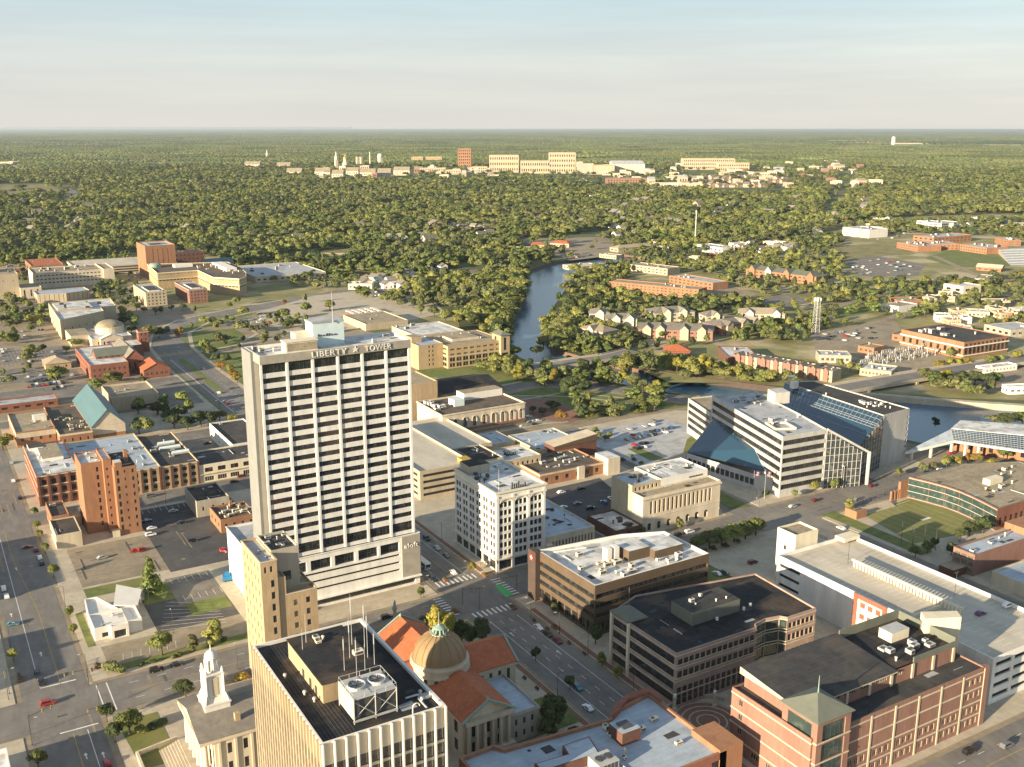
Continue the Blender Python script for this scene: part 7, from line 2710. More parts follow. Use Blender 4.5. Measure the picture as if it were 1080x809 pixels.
for k in range(34):
 x, y = 742 + (k % 12) * 7.6 + R.uniform(-1, 1), 189 + (k // 12) * 4.2
 gx, gy = A2(x, y)
 house(gx, gy, 'red roofed terrace house in the dense far rows below the arena', 'far terrace houses', (.5, .36, .26), 1.9)
house(*A2(385, 302), 'tan hipped house beside the low white hall', None, (.5, .4, .25), 1.5)
house(*A2(402, 312), 'cream house at the wood edge right of the low white hall', None, (.7, .66, .55), 1.2)

# ---------------------------------------------------------------- trees
LEAFR = random.Random(11)


def crown_mesh(name, kind, seed, n, size, core=True, mat='leaf'):
 r = random.Random(seed)
 lobes = []
 if kind in ('round', 'spread'):
  for k in range(11):
   a, e = r.uniform(0, 2 * pi), r.uniform(-.5, 1.0)
   d = r.uniform(.35, .62)
   zz = .62 + .24 * e + (0 if kind == 'round' else -.04)
   f_ = sqrt_(max(.1, 1 - abs(e) ** 2 * .8))
   lobes.append((d * cos(a) * f_, d * sin(a) * f_, zz, r.uniform(.3, .48), r.uniform(.13, .2)))
  lobes.append((0, 0, .72, .5, .24))
 elif kind == 'oval':
  for k in range(10):
   a = r.uniform(0, 2 * pi)
   z = .28 + .62 * k / 9
   w = .5 * sin(pi * min(1, max(.12, (z - .12) / .95)))
   lobes.append((w * cos(a), w * sin(a), z, r.uniform(.36, .52), r.uniform(.1, .15)))
 elif kind == 'cone':
  for k in range(22):
   z = .1 + .86 * k / 21
   w = .78 * (1 - z) + .04
   for j in range(2):
    a = r.uniform(0, 2 * pi)
    lobes.append((w * .7 * cos(a), w * .7 * sin(a), z, .16 + .34 * (1 - z), .06))
 elif kind == 'bush':
  for k in range(8):
   a = r.uniform(0, 2 * pi)
   d = r.uniform(.2, .6)
   lobes.append((d * cos(a), d * sin(a), r.uniform(.3, .62), r.uniform(.35, .5), r.uniform(.25, .36)))
 mb = MB()
 tot = sum(l[3] ** 2 for l in lobes)
 for cx, cy, cz, rr, rz in lobes:
  for _ in range(max(4, int(n * rr * rr / tot))):
   u, v = r.uniform(-1, 1), r.uniform(0, 2 * pi)
   s = sqrt_(1 - u * u)
   nx, ny, nz_ = s * cos(v), s * sin(v), u
   if nz_ < -.55 and r.random() < .7:
    continue
   q = r.uniform(.86, 1.12)
   p = Vector((cx + nx * rr * q, cy + ny * rr * q, cz + nz_ * rz * q))
   nn = Vector((nx + r.uniform(-.5, .5), ny + r.uniform(-.5, .5), nz_ + r.uniform(-.35, .65))).normalized()
   t1 = nn.orthogonal().normalized()
   t2 = nn.cross(t1)
   a = r.uniform(0, 2 * pi)
   e1 = (t1 * cos(a) + t2 * sin(a)) * size * r.uniform(.7, 1.35)
   e2 = (t2 * cos(a) - t1 * sin(a)) * size * r.uniform(.6, 1.1)
   kz = rz / rr
   pts = []
   for sx, sy in ((-1, -.6), (.3, -1), (1, .4), (-.4, 1)):
    w = e1 * sx + e2 * sy
    pts.append((p.x + w.x, p.y + w.y, max(.02, p.z + w.z * max(.4, kz * 1.1))))
   mb.poly(pts)
 if core:
  for cx, cy, cz, rr, rz in lobes:
   b = len(mb.v)
   m_, n_ = 4, 7
   for i in range(m_ + 1):
    ph = pi * i / m_
    for j in range(n_):
     th = 2 * pi * j / n_
     k = .82 * r.uniform(.85, 1.08)
     mb.v.append((cx + rr * k * sin(ph) * cos(th), cy + rr * k * sin(ph) * sin(th), max(.02, cz + rz * k * cos(ph))))
   for i in range(m_):
    for j in range(n_):
     j2 = (j + 1) % n_
     mb.f.append((b + i * n_ + j, b + (i + 1) * n_ + j, b + (i + 1) * n_ + j2, b + i * n_ + j2))
     mb.m.append(0)
 return mb.mesh(name, mat)


def sqrt_(x):
 return math.sqrt(max(0.0, x))


def trunk_mesh(seed):
 r = random.Random(seed)
 mb = MB()
 mb.tube((0, 0, 0), (.02, .01, .36), .075, .05, 7)
 for k in range(5):
  a = 2 * pi * k / 5 + r.uniform(-.3, .3)
  z = r.uniform(.24, .36)
  mb.tube((.015, .008, z), (.42 * cos(a), .42 * sin(a), z + r.uniform(.16, .3)), .035, .012, 5)
 mb.tube((.02, .01, .34), (.0, .0, .8), .045, .01, 6)
 return mb.mesh('trunk', 'bark')


CROWNS = {k: [crown_mesh('crown', k, 20 + i + 10 * j, n, s) for i in range(c)] for j, (k, n, s, c) in enumerate((('round', 1300, .085, 4), ('spread', 1300, .085, 2), ('oval', 1100, .1, 3), ('cone', 1200, .085, 1), ('bush', 500, .12, 2)))}
TRUNKS = [trunk_mesh(k) for k in range(3)]
TWORD = {'green': 'mid green', 'dark': 'dark green', 'light': 'bright green', 'yellow': 'yellow green', 'olive': 'olive green', 'autumn': 'orange tinged'}
KWORD = {'round': 'round', 'spread': 'broad', 'oval': 'oval', 'cone': 'pointed', 'bush': 'low'}
PLACED = []


def tree(x, y, h, r, kind='round', tone='green', place=None, name='tree', z=.0, group=None, cat='tree'):
 t = link(name, None, None, (x, y, z), R.uniform(0, 6.28))
 t.scale = (r, r, h)
 c = link('crown', R.choice(CROWNS[kind]), t)
 c.color = (*TONES[tone], 1)
 if kind != 'bush':
  link('trunk', R.choice(TRUNKS), t)
 t['category'] = cat
 size = 'small' if h < 5.5 else ('large' if h > 12.5 else '')
 t['label'] = ('%s %s %s %s %s' % (size, TWORD[tone], KWORD[kind], name.replace('_', ' '), place)).strip()
 if group:
  t['group'] = group
 PLACED.append((t, x, y))
 return t


def trees(place, items, z=.0, name='tree', group=None, cat='tree'):
 for it in items:
  x, y = A2(it[0], it[1])
  tree(x, y, it[2], it[3], it[4], it[5], place, name, z, group, cat)


trees('on the brick pavement along the left street', [(40, 559, 4.5, 2, 'round', 'green'), (42, 569, 4.5, 2, 'round', 'light'), (48, 584, 5, 2.2, 'round', 'green'), (57, 609, 5.5, 2.4, 'round', 'light'), (74, 651, 4.5, 1.9, 'oval', 'green'), (78, 670, 4.5, 1.9, 'round', 'light'), (15, 698, 5, 2.1, 'round', 'light'), (113, 762, 6.5, 2.8, 'round', 'dark'), (122, 783, 6.5, 3, 'round', 'dark'), (41, 812, 6, 3, 'round', 'green'), (37, 545, 4.5, 2, 'round', 'green')], .2)
trees('beside the white bank', [(160, 626, 15.5, 5.2, 'cone', 'green'), (171, 692, 9.5, 4.6, 'spread', 'green'), (225, 682, 9.5, 4.2, 'oval', 'light'), (203, 688, 6, 2.8, 'oval', 'olive')], .24)
trees('on the strip before the white bank', [(115, 706, 3.2, 3.6, 'bush', 'olive'), (126, 709, 2.4, 2.4, 'bush', 'green'), (190, 692, 1.8, 1.6, 'bush', 'green'), (183, 694, 1.6, 1.5, 'bush', 'green'), (150, 702, 1.5, 1.4, 'bush', 'dark'), (160, 700, 1.5, 1.4, 'bush', 'green'), (236, 676, 1.8, 1.7, 'bush', 'dark')], .24, 'shrub', None, 'shrub')
trees('beside the old steeple building', [(137, 776, 8.5, 4.4, 'round', 'green'), (196, 736, 6.5, 3.8, 'round', 'dark'), (257, 800, 8, 2.6, 'cone', 'dark'), (236, 809, 8, 2.6, 'cone', 'dark')], .2)
trees('near the old steeple building', [(254, 718, 2.6, 2.6, 'bush', 'yellow'), (150, 772, 2, 2.4, 'bush', 'green'), (160, 768, 1.6, 2, 'bush', 'dark'), (170, 764, 1.6, 2, 'bush', 'green')], .24, 'shrub', None, 'shrub')
trees('behind the courthouse dome', [(462, 672, 12.5, 4.4, 'oval', 'yellow'), (476, 676, 10, 3.6, 'round', 'yellow'), (487, 681, 9, 4.2, 'round', 'dark'), (508, 681, 10, 4.8, 'round', 'dark'), (447, 672, 8, 3.6, 'round', 'olive'), (497, 684, 8, 4, 'round', 'dark')], .24)
trees('right of the domed courthouse', [(584, 772, 12, 5.0, 'round', 'dark'), (578, 780, 7, 3.5, 'round', 'dark'), (606, 782, 5, 2.6, 'round', 'dark')], .24)
trees('on the pavement along main street', [(498, 604, 4.5, 1.9, 'round', 'yellow'), (444, 631, 4.5, 1.8, 'round', 'green'), (635, 703, 5, 2, 'oval', 'light'), (651, 716, 5, 2, 'oval', 'light'), (565, 697, 5, 2, 'round', 'dark'), (601, 728, 5.2, 2.2, 'round', 'dark'), (628, 680, 7.5, 3.4, 'round', 'dark'), (585, 649, 5, 2, 'round', 'dark'), (440, 602, 5, 2, 'round', 'green')], .2)
trees('in the row by the dark car park', [(748, 579, 8.1, 5.2, 'round', 'olive'), (761, 576, 8.1, 5.5, 'round', 'light'), (774, 572, 8.1, 5.5, 'round', 'light'), (786, 569, 8.1, 5.5, 'round', 'green'), (797, 565, 8.1, 5.2, 'round', 'light'), (736, 582, 6.9, 4.3, 'round', 'green')], .24)
trees('below the playing field', [(1022, 566, 7, 4, 'round', 'dark'), (1036, 563, 8, 4.5, 'round', 'dark'), (978, 584, 5.5, 3, 'round', 'green'), (965, 588, 5, 2.8, 'round', 'green'), (1003, 586, 5.5, 3, 'round', 'dark'), (1012, 572, 6, 3, 'round', 'dark'), (985, 578, 5, 2.6, 'round', 'dark')], .2)
trees('beside the street at the glass tower', [(859, 520, 6, 3, 'round', 'light'), (880, 517, 6, 3, 'round', 'light'), (838, 526, 4.5, 2.2, 'round', 'green'), (896, 512, 5, 2.6, 'round', 'olive'), (895, 538, 5.5, 2.6, 'oval', 'light'), (948, 503, 5, 2.8, 'round', 'green'), (972, 499, 5.5, 3, 'round', 'olive')], .2)
trees('before the orange walls of the convention hall', [(998, 494, 7, 4.2, 'round', 'light'), (1008, 492, 6, 3.6, 'round', 'yellow'), (1030, 490, 6.5, 3.8, 'round', 'yellow'), (1045, 497, 7, 4, 'round', 'yellow'), (1058, 486, 9, 4.6, 'round', 'green'), (1020, 489, 5, 3, 'round', 'autumn'), (984, 497, 5, 3, 'round', 'olive')], .1)
trees('before the cream stone building', [(717, 558, 5, 2, 'oval', 'green'), (677, 565, 4.5, 2, 'oval', 'green')], .2)
trees('on the riverside lawn', [(536, 396, 10.9, 5.6, 'oval', 'olive'), (546, 401, 10.9, 5.9, 'oval', 'yellow'), (556, 397, 13.4, 5.9, 'oval', 'dark'), (571, 404, 10.9, 5.6, 'oval', 'olive'), (583, 404, 10.9, 5.4, 'oval', 'yellow'), (594, 402, 12.2, 5.9, 'oval', 'olive'), (603, 414, 12.2, 8.2, 'round', 'dark'), (617, 416, 9.8, 5.9, 'round', 'dark'), (597, 416, 7.9, 4.5, 'round', 'dark'), (576, 394, 10.9, 5.6, 'oval', 'green'), (615, 396, 12.2, 6.6, 'round', 'dark'), (630, 394, 12.2, 5.4, 'oval', 'green'), (640, 400, 9.8, 5.9, 'round', 'olive'), (643, 437, 12.2, 8.2, 'cone', 'olive'), (652, 438, 8.5, 6.2, 'round', 'olive'), (676, 434, 12.2, 7.1, 'cone', 'green'), (690, 434, 10.9, 6.5, 'round', 'green'), (613, 440, 7.9, 5.0, 'round', 'light'), (621, 443, 6.1, 3.8, 'round', 'light'), (631, 436, 7.4, 4.5, 'round', 'olive'), (591, 445, 7.4, 4.7, 'round', 'autumn'), (572, 438, 4.8, 3.8, 'round', 'dark'), (562, 436, 4.8, 3.8, 'round', 'dark'), (693, 414, 9.1, 4.7, 'round', 'yellow')], .1)
trees('at the head of the pale car park', [(624, 461, 4, 2.8, 'round', 'light'), (631, 463, 4, 2.8, 'round', 'light'), (638, 466, 4, 2.8, 'round', 'green'), (643, 463, 4, 2.6, 'round', 'light'), (628, 458, 4, 2.6, 'round', 'green')], .25)
trees('beyond the river by the bridge', [(662, 398, 18.9, 11.0, 'round', 'light'), (680, 396, 18.9, 11.6, 'spread', 'olive'), (655, 405, 10.0, 6.1, 'round', 'yellow'), (668, 410, 8.9, 5.6, 'round', 'olive'), (678, 414, 8.9, 5.4, 'round', 'olive'), (714, 393, 12.2, 6.7, 'round', 'yellow'), (728, 395, 13.3, 6.7, 'round', 'light'), (742, 394, 14.4, 6.7, 'oval', 'yellow'), (735, 398, 7.8, 5.5, 'round', 'olive'), (720, 400, 6.7, 5.5, 'round', 'olive'), (764, 400, 7.8, 6.1, 'round', 'light'), (776, 398, 8.3, 5.6, 'round', 'yellow'), (788, 396, 7.8, 5.4, 'round', 'light'), (756, 398, 6.7, 4.9, 'round', 'olive'), (800, 398, 6.7, 4.9, 'round', 'green'), (815, 400, 6.1, 4.4, 'round', 'light'), (831, 402, 6.1, 4.1, 'round', 'green'), (648, 392, 12.2, 7.3, 'round', 'dark'), (700, 388, 10.0, 6.1, 'round', 'green'), (886, 389, 7.8, 3.7, 'round', 'light'), (897, 392, 7.8, 4.1, 'round', 'light'), (905, 393, 6.7, 3.7, 'round', 'light'), (850, 389, 6.7, 3.4, 'oval', 'yellow'), (870, 392, 5.5, 3.2, 'round', 'green')])
trees('among the gabled flats', [(660, 354, 9, 5, 'round', 'green'), (668, 358, 8, 4.5, 'round', 'green'), (699, 358, 8, 4.2, 'round', 'green'), (713, 356, 7, 4, 'round', 'green'), (724, 357, 9, 4.6, 'round', 'dark'), (735, 357, 8, 4, 'round', 'green'), (746, 356, 7, 3.6, 'round', 'green'), (777, 354, 8, 4, 'round', 'olive'), (789, 351, 9, 4, 'oval', 'green'), (801, 350, 8, 3.8, 'round', 'green'), (812, 346, 9, 4.6, 'round', 'dark'), (696, 339, 10, 6, 'round', 'light'), (740, 330, 12, 6, 'round', 'olive'), (754, 324, 11, 6, 'round', 'green'), (765, 326, 12, 6.5, 'round', 'olive'), (774, 318, 11, 6, 'round', 'light'), (681, 329, 8, 5, 'round', 'green'), (669, 326, 9, 5, 'round', 'dark'), (710, 320, 11, 6, 'round', 'light'), (724, 318, 8, 5, 'round', 'green'), (650, 318, 8, 5, 'round', 'yellow'), (648, 340, 9, 5, 'round', 'green'), (833, 348, 12, 6, 'round', 'light'), (845, 345, 13, 6, 'oval', 'olive'), (852, 350, 12, 5.5, 'oval', 'green'), (826, 340, 10, 5, 'round', 'light'), (872, 347, 11, 5, 'oval', 'green'), (880, 340, 10, 5, 'round', 'olive')])
trees('along the right bank of the river', [(640, 306, 11, 7.8, 'round', 'light'), (634, 313, 13, 9.1, 'round', 'light'), (626, 318, 14, 10.4, 'round', 'light'), (618, 328, 14, 10.4, 'round', 'light'), (609, 338, 13, 9.8, 'round', 'light'), (624, 337, 10, 7.8, 'round', 'green'), (598, 349, 13, 9.1, 'round', 'light'), (588, 354, 13, 9.1, 'round', 'olive'), (580, 361, 13, 8.5, 'round', 'light'), (573, 369, 12, 7.8, 'round', 'olive'), (584, 372, 11, 7.8, 'round', 'dark'), (594, 366, 11, 7.8, 'round', 'green'), (606, 362, 11, 7.8, 'round', 'dark'), (617, 364, 10, 7.8, 'round', 'green'), (630, 368, 9, 6.5, 'round', 'dark'), (640, 374, 9, 6.5, 'round', 'green'), (612, 352, 9, 6.5, 'round', 'dark'), (566, 376, 9, 6.5, 'round', 'dark'), (644, 362, 8, 6.5, 'round', 'dark'), (625, 298, 11, 7.8, 'round', 'light'), (616, 292, 12, 9.1, 'round', 'olive'), (606, 288, 12, 9.1, 'round', 'light')])
trees('along the left bank of the river', [(553, 296, 14.7, 10.0, 'round', 'light'), (548, 306, 14.7, 10.0, 'round', 'olive'), (545, 318, 14.7, 10.0, 'round', 'dark'), (540, 330, 13.7, 9.4, 'round', 'dark'), (534, 342, 13.7, 8.8, 'round', 'green'), (526, 352, 13.7, 8.8, 'round', 'dark'), (537, 352, 9.5, 6.2, 'round', 'dark'), (531, 362, 9.5, 6.2, 'round', 'dark'), (518, 338, 13.7, 8.8, 'round', 'light'), (506, 344, 12.6, 8.1, 'round', 'olive'), (495, 340, 12.6, 8.1, 'round', 'green'), (484, 344, 11.6, 7.5, 'round', 'light'), (512, 328, 13.7, 9.4, 'round', 'light'), (500, 330, 12.6, 8.8, 'round', 'dark'), (470, 340, 11.6, 7.5, 'round', 'light'), (458, 334, 10.5, 7.0, 'round', 'green')])
trees('among the left car parks', [(33, 378, 11, 7.5, 'round', 'light'), (61, 402, 11, 8, 'round', 'light'), (30, 390, 6, 3, 'oval', 'green'), (25, 395, 5, 2.4, 'oval', 'green'), (3, 396, 5, 2.6, 'oval', 'green'), (45, 372, 7, 4, 'round', 'dark'), (70, 372, 6, 4, 'round', 'olive')])
trees('beside the brick church', [(157, 360, 14, 8.5, 'round', 'light'), (168, 357, 10, 6, 'round', 'dark'), (188, 356, 8, 4, 'oval', 'autumn'), (176, 352, 7, 4, 'oval', 'olive'), (131, 343, 9, 6, 'round', 'dark'), (139, 352, 8, 5, 'round', 'dark')])
trees('on the bank left of the white tower', [(228, 382, 7, 4.5, 'round', 'dark'), (238, 384, 8, 5, 'round', 'olive'), (233, 391, 7, 4.5, 'round', 'autumn'), (243, 394, 7, 4.5, 'round', 'yellow'), (250, 404, 7, 4.6, 'round', 'yellow'), (246, 400, 7, 4.5, 'round', 'autumn'), (238, 364, 5.5, 2.5, 'oval', 'dark'), (257, 360, 5, 2.4, 'oval', 'green'), (252, 368, 5, 2.4, 'oval', 'green'), (217, 373, 6, 2.8, 'oval', 'dark')])
trees('behind the old shops', [(146, 437, 8, 5, 'round', 'dark'), (166, 438, 8, 5, 'round', 'dark'), (147, 458, 10, 6.5, 'round', 'dark'), (167, 437, 8, 5.5, 'round', 'dark'), (184, 453, 9, 6.5, 'round', 'dark'), (198, 454, 9, 6.5, 'round', 'dark'), (212, 450, 10, 7, 'round', 'dark'), (222, 449, 9, 6, 'round', 'dark'), (232, 444, 7, 5, 'round', 'olive'), (245, 447, 6, 4, 'round', 'yellow'), (176, 444, 7, 5, 'round', 'dark'), (3, 475, 8, 5, 'round', 'light'), (8, 470, 7, 4.5, 'round', 'yellow')], .1)
trees('before the hospital blocks', [(8, 338, 8, 5, 'round', 'olive'), (28, 334, 7, 4, 'round', 'green'), (43, 331, 8, 4.5, 'oval', 'green'), (18, 345, 7, 5, 'round', 'dark'), (2, 342, 9, 6, 'round', 'dark'), (127, 313, 9, 6, 'round', 'green'), (103, 314, 7, 5.5, 'round', 'light'), (136, 318, 7, 5, 'round', 'olive'), (104, 306, 7, 5, 'round', 'dark')])
trees('before the pink apartment pair', [(144, 328, 8, 5, 'round', 'green'), (164, 332, 7, 3.6, 'round', 'olive'), (170, 330, 7, 3.2, 'oval', 'dark'), (181, 328, 6.5, 3.8, 'round', 'dark'), (193, 327, 6.5, 4, 'round', 'dark'), (152, 330, 6, 4, 'round', 'light')])
trees('in the oval park', [(191, 352, 6.5, 3.4, 'oval', 'autumn'), (202, 346, 5, 2.6, 'oval', 'olive'), (232, 344, 6, 3.2, 'round', 'green'), (238, 339, 6, 3.4, 'round', 'green'), (246, 340, 6, 3, 'round', 'green'), (271, 351, 7, 4, 'round', 'olive'), (280, 355, 6.5, 3.6, 'round', 'light'), (291, 341, 6, 3, 'oval', 'olive'), (298, 343, 7, 3.2, 'oval', 'dark'), (314, 342, 11, 4, 'oval', 'light'), (300, 355, 5.5, 2.6, 'oval', 'dark'), (216, 371, 5.5, 2.6, 'oval', 'dark'), (261, 344, 5, 2.6, 'oval', 'dark'), (284, 344, 5, 2.8, 'round', 'autumn')])
trees('behind the white tower roof', [(348, 328, 11, 6.5, 'round', 'light'), (402, 343, 6, 4.4, 'round', 'light'), (418, 342, 6, 3.8, 'round', 'dark'), (330, 292, 9, 5.5, 'round', 'dark'), (312, 296, 8, 5, 'round', 'dark'), (300, 322, 6, 3.4, 'round', 'autumn'), (436, 325, 10, 6, 'round', 'dark'), (424, 317, 11, 6.5, 'round', 'olive'), (444, 332, 10, 6, 'round', 'light'), (430, 309, 12, 7, 'round', 'light')])
trees('in the yards right of the river', [(940, 310, 12, 6, 'round', 'light'), (952, 306, 11, 6, 'round', 'green'), (963, 308, 12, 6.5, 'round', 'olive'), (975, 304, 14, 7, 'round', 'light'), (982, 312, 11, 6, 'round', 'green'), (930, 312, 9, 5, 'round', 'dark'), (1008, 306, 12, 8, 'round', 'yellow'), (1020, 304, 9, 6, 'round', 'yellow'), (985, 330, 10, 6, 'round', 'light'), (975, 334, 9, 5, 'round', 'olive'), (948, 338, 8, 5, 'round', 'light'), (935, 332, 7, 4.5, 'round', 'dark'), (996, 318, 7, 4, 'round', 'dark'), (1040, 312, 6, 4, 'round', 'olive'), (1060, 345, 9, 5, 'round', 'yellow'), (890, 345, 8, 5, 'round', 'green')])
trees('on the bank below the brick works', [(975, 402, 10, 6, 'round', 'olive'), (986, 404, 8, 5, 'round', 'dark'), (997, 402, 9, 5.5, 'round', 'yellow'), (1005, 408, 8, 6, 'round', 'green'), (1016, 404, 9, 6, 'round', 'dark'), (1028, 406, 10, 6.5, 'round', 'dark'), (1040, 408, 10, 6.5, 'round', 'dark'), (1050, 406, 9, 6, 'round', 'dark'), (990, 390, 7, 5, 'round', 'yellow'), (1000, 388, 7, 5, 'round', 'yellow'), (1010, 387, 7, 5, 'round', 'yellow'), (1018, 386, 7, 5, 'round', 'yellow'), (1044, 385, 8, 5, 'round', 'light'), (1054, 383, 7, 4.5, 'round', 'light'), (1072, 380, 8, 5, 'round', 'yellow'), (1002, 378, 8, 4.5, 'round', 'green'), (1012, 376, 8, 4.5, 'round', 'dark')])
trees('on the near river bank at the right edge', [(1062, 450, 8, 9, 'round', 'dark'), (1078, 448, 8, 8, 'round', 'green'), (1048, 448, 6, 6, 'round', 'olive'), (986, 450, 6, 3.4, 'oval', 'dark')])
trees('before the glass tower', [(735, 428, 7, 4, 'round', 'light'), (748, 432, 5, 3, 'round', 'green'), (808, 524, 3, 2.2, 'round', 'dark')], .2)
for lb_, pts_ in (('by the pale car park', [(652, 484), (657, 486), (664, 482), (669, 486), (676, 490)]), ('before the convention hall', [(1013, 488), (1036, 492)]), ('along the hedge bed of the dark car park', [(742, 583), (753, 580), (766, 577), (779, 573)])):
 trees(lb_, [(x, y, 1.8, 1.8, 'bush', R.choice(('green', 'dark', 'olive'))) for x, y in pts_], .26, 'shrub', None, 'shrub')


# scattered trees of the eastern suburb, then labels are made to differ
def ok_spot(x, y, m=0.0):
 for a, b, c, d in FOOT:
  if a - m < x < c + m and b - m < y < d + m:
   return False
 return not inside((x, y), RIVER)


def ordinals():
 words_ = ['leftmost'] + [k + ' from left' for k in 'second third fourth fifth sixth seventh eighth ninth'.split()]
 by = {}
 for o in C.objects:
  if o.parent is None and o.get('label') and not o.get('kind'):
   by.setdefault(o['label'], []).append(o)
 for lb, os_ in by.items():
  if len(os_) == 1:
   continue
  if len(os_) <= 9:
   os_.sort(key=lambda o: PX((o.location.x, o.location.y, 0))[0])
   for k, o in enumerate(os_):
    o['label'] = lb + ', ' + (words_[k] if k < len(os_) - 1 or k == 0 else 'rightmost')
    if k == 0 and len(os_) == 2:
     o['label'] = lb + ', left one of two'
    elif len(os_) == 2:
     o['label'] = lb + ', right one of two'
  for o in os_:
   w_ = o['label'].split()
   if len(w_) > 16:
    o['label'] = ' '.join(k for i, k in enumerate(w_) if i >= len(w_) - 5 or k not in ('the', 'small', 'large', 'round', 'oval', 'of'))
   if not o.get('group'):
    o['group'] = lb[:100]


# ---------------------------------------------------------------- the far woods: one mass, instanced clumps on points
def woods():
 var = []
 col = bpy.data.collections.new('wood_kinds')
 for i, (kd, tone) in enumerate((('round', 'green'), ('round', 'light'), ('spread', 'olive'), ('round', 'dark'), ('oval', 'green'), ('round', 'olive'), ('spread', 'light'))):
  me = crown_mesh('crown', kd, 200 + i, 240, .17, True, 'leaf_' + tone)
  o = bpy.data.objects.new('wood_crown', me)
  col.objects.link(o)
 def clump(seed, n, rad, tr, th, tone):
  r = random.Random(seed)
  mb = MB()
  for _ in range(n):
   a, d = r.uniform(0, 2 * pi), rad * sqrt_(r.random())
   cx, cy, rr, hh = d * cos(a), d * sin(a), tr * r.uniform(.7, 1.4), th * r.uniform(.75, 1.25)
   b = len(mb.v)
   for (k, z) in ((1.0, .3), (.95, .62), (.6, .9)):
    for j in range(6):
     t_ = 2 * pi * j / 6 + r.uniform(-.3, .3)
     q = r.uniform(.75, 1.2)
     mb.v.append((cx + rr * k * q * cos(t_), cy + rr * k * q * sin(t_), hh * z * r.uniform(.9, 1.1)))
   mb.v.append((cx, cy, hh))
   for i in range(2):
    for j in range(6):
     j2 = (j + 1) % 6
     mb.f.append((b + i * 6 + j, b + i * 6 + j2, b + i * 6 + 6 + j2, b + i * 6 + 6 + j))
     mb.m.append(0)
   for j in range(6):
    mb.f.append((b + 12 + j, b + 12 + (j + 1) % 6, b + 18))
    mb.m.append(0)
  return mb.mesh('clump', 'leaf_' + tone)
 col2 = bpy.data.collections.new('far_wood_kinds')
 for i, tone in enumerate(('green', 'olive', 'dark', 'green', 'olive')):
  o = bpy.data.objects.new('wood_clump', clump(300 + i, 170, 160, 11, 13, tone))
  col2.objects.link(o)

 W_px = [PXP(p) for p in (
  [(-90, 158), (1180, 158), (1180, 232), (1050, 226), (958, 229), (885, 236), (858, 250), (800, 258), (740, 262), (700, 264), (650, 240), (600, 250), (612, 262), (622, 286), (606, 286), (582, 279), (558, 279), (554, 300), (546, 328), (538, 352), (520, 356), (480, 342), (445, 330), (425, 312), (400, 292), (370, 288), (345, 286), (330, 285), (290, 281), (240, 277), (190, 268), (140, 266), (60, 278), (0, 280), (-90, 280)],)]
 holes = [PXP(p) for p in (
  [(-20, 194), (60, 193), (84, 198), (86, 206), (72, 213), (60, 207), (30, 209), (-20, 209)], [(328, 178), (500, 176), (515, 182), (515, 189), (440, 191), (420, 190), (335, 192)],
  [(505, 176), (690, 174), (690, 198), (640, 198), (560, 190), (505, 188)], [(690, 180), (800, 176), (838, 186), (836, 205), (790, 207), (742, 202), (690, 199)],
  [(545, 252), (600, 248), (640, 252), (655, 266), (600, 278), (545, 264)], [(326, 266), (370, 260), (374, 270), (335, 277)], [(860, 228), (880, 196), (880, 174), (905, 176), (905, 184), (896, 200), (875, 232)], [(832, 176), (905, 168), (908, 180), (850, 184)],
  [(472, 236), (518, 236), (518, 245), (472, 246)], [(-20, 170), (28, 170), (28, 181), (-20, 181)])]
 SUB = [PXP(p) for p in ([(650, 240), (740, 262), (860, 250), (890, 250), (890, 300), (930, 300), (925, 330), (855, 350), (840, 345), (790, 318), (745, 290), (640, 285), (622, 286), (612, 262)], [(930, 300), (1110, 290), (1110, 350), (960, 340), (925, 330)], [(885, 236), (1110, 230), (1110, 262), (1060, 250), (960, 246), (890, 250)], [(640, 300), (740, 300), (790, 320), (840, 345), (850, 362), (760, 362), (700, 372), (600, 374), (590, 352), (620, 320)], [(556, 285), (552, 322), (541, 352), (531, 374), (505, 356), (520, 330), (540, 300)], [(600, 296), (640, 276), (668, 284), (650, 310), (640, 376), (600, 380), (562, 376), (572, 350), (588, 322)], [(645, 378), (700, 376), (760, 390), (835, 398), (835, 408), (740, 404), (650, 402)], [(-5, 318), (50, 316), (62, 340), (60, 348), (-5, 350)], [(98, 300), (145, 300), (145, 345), (130, 352), (110, 330)], [(960, 395), (1095, 390), (1095, 418), (1000, 420)], [(325, 375), (400, 370), (440, 375), (545, 376), (560, 396), (535, 400), (440, 380)], [(-5, 268), (60, 266), (140, 272), (140, 292), (-5, 300)], [(230, 270), (330, 275), (380, 292), (440, 320), (420, 325), (350, 306), (250, 296)], [(585, 388), (650, 396), (700, 411), (748, 417), (748, 424), (690, 421), (640, 410), (585, 402)], [(-5, 345), (100, 345), (112, 410), (-5, 412)], [(185, 325), (330, 318), (335, 360), (205, 378)], [(90, 400), (250, 400), (258, 470), (130, 462)], [(545, 385), (650, 405), (720, 425), (700, 440), (600, 450), (560, 420)])]
 r = random.Random(5)
 pts, scl = [], []
 def bb(p):
  return min(k[0] for k in p), min(k[1] for k in p), max(k[0] for k in p), max(k[1] for k in p)
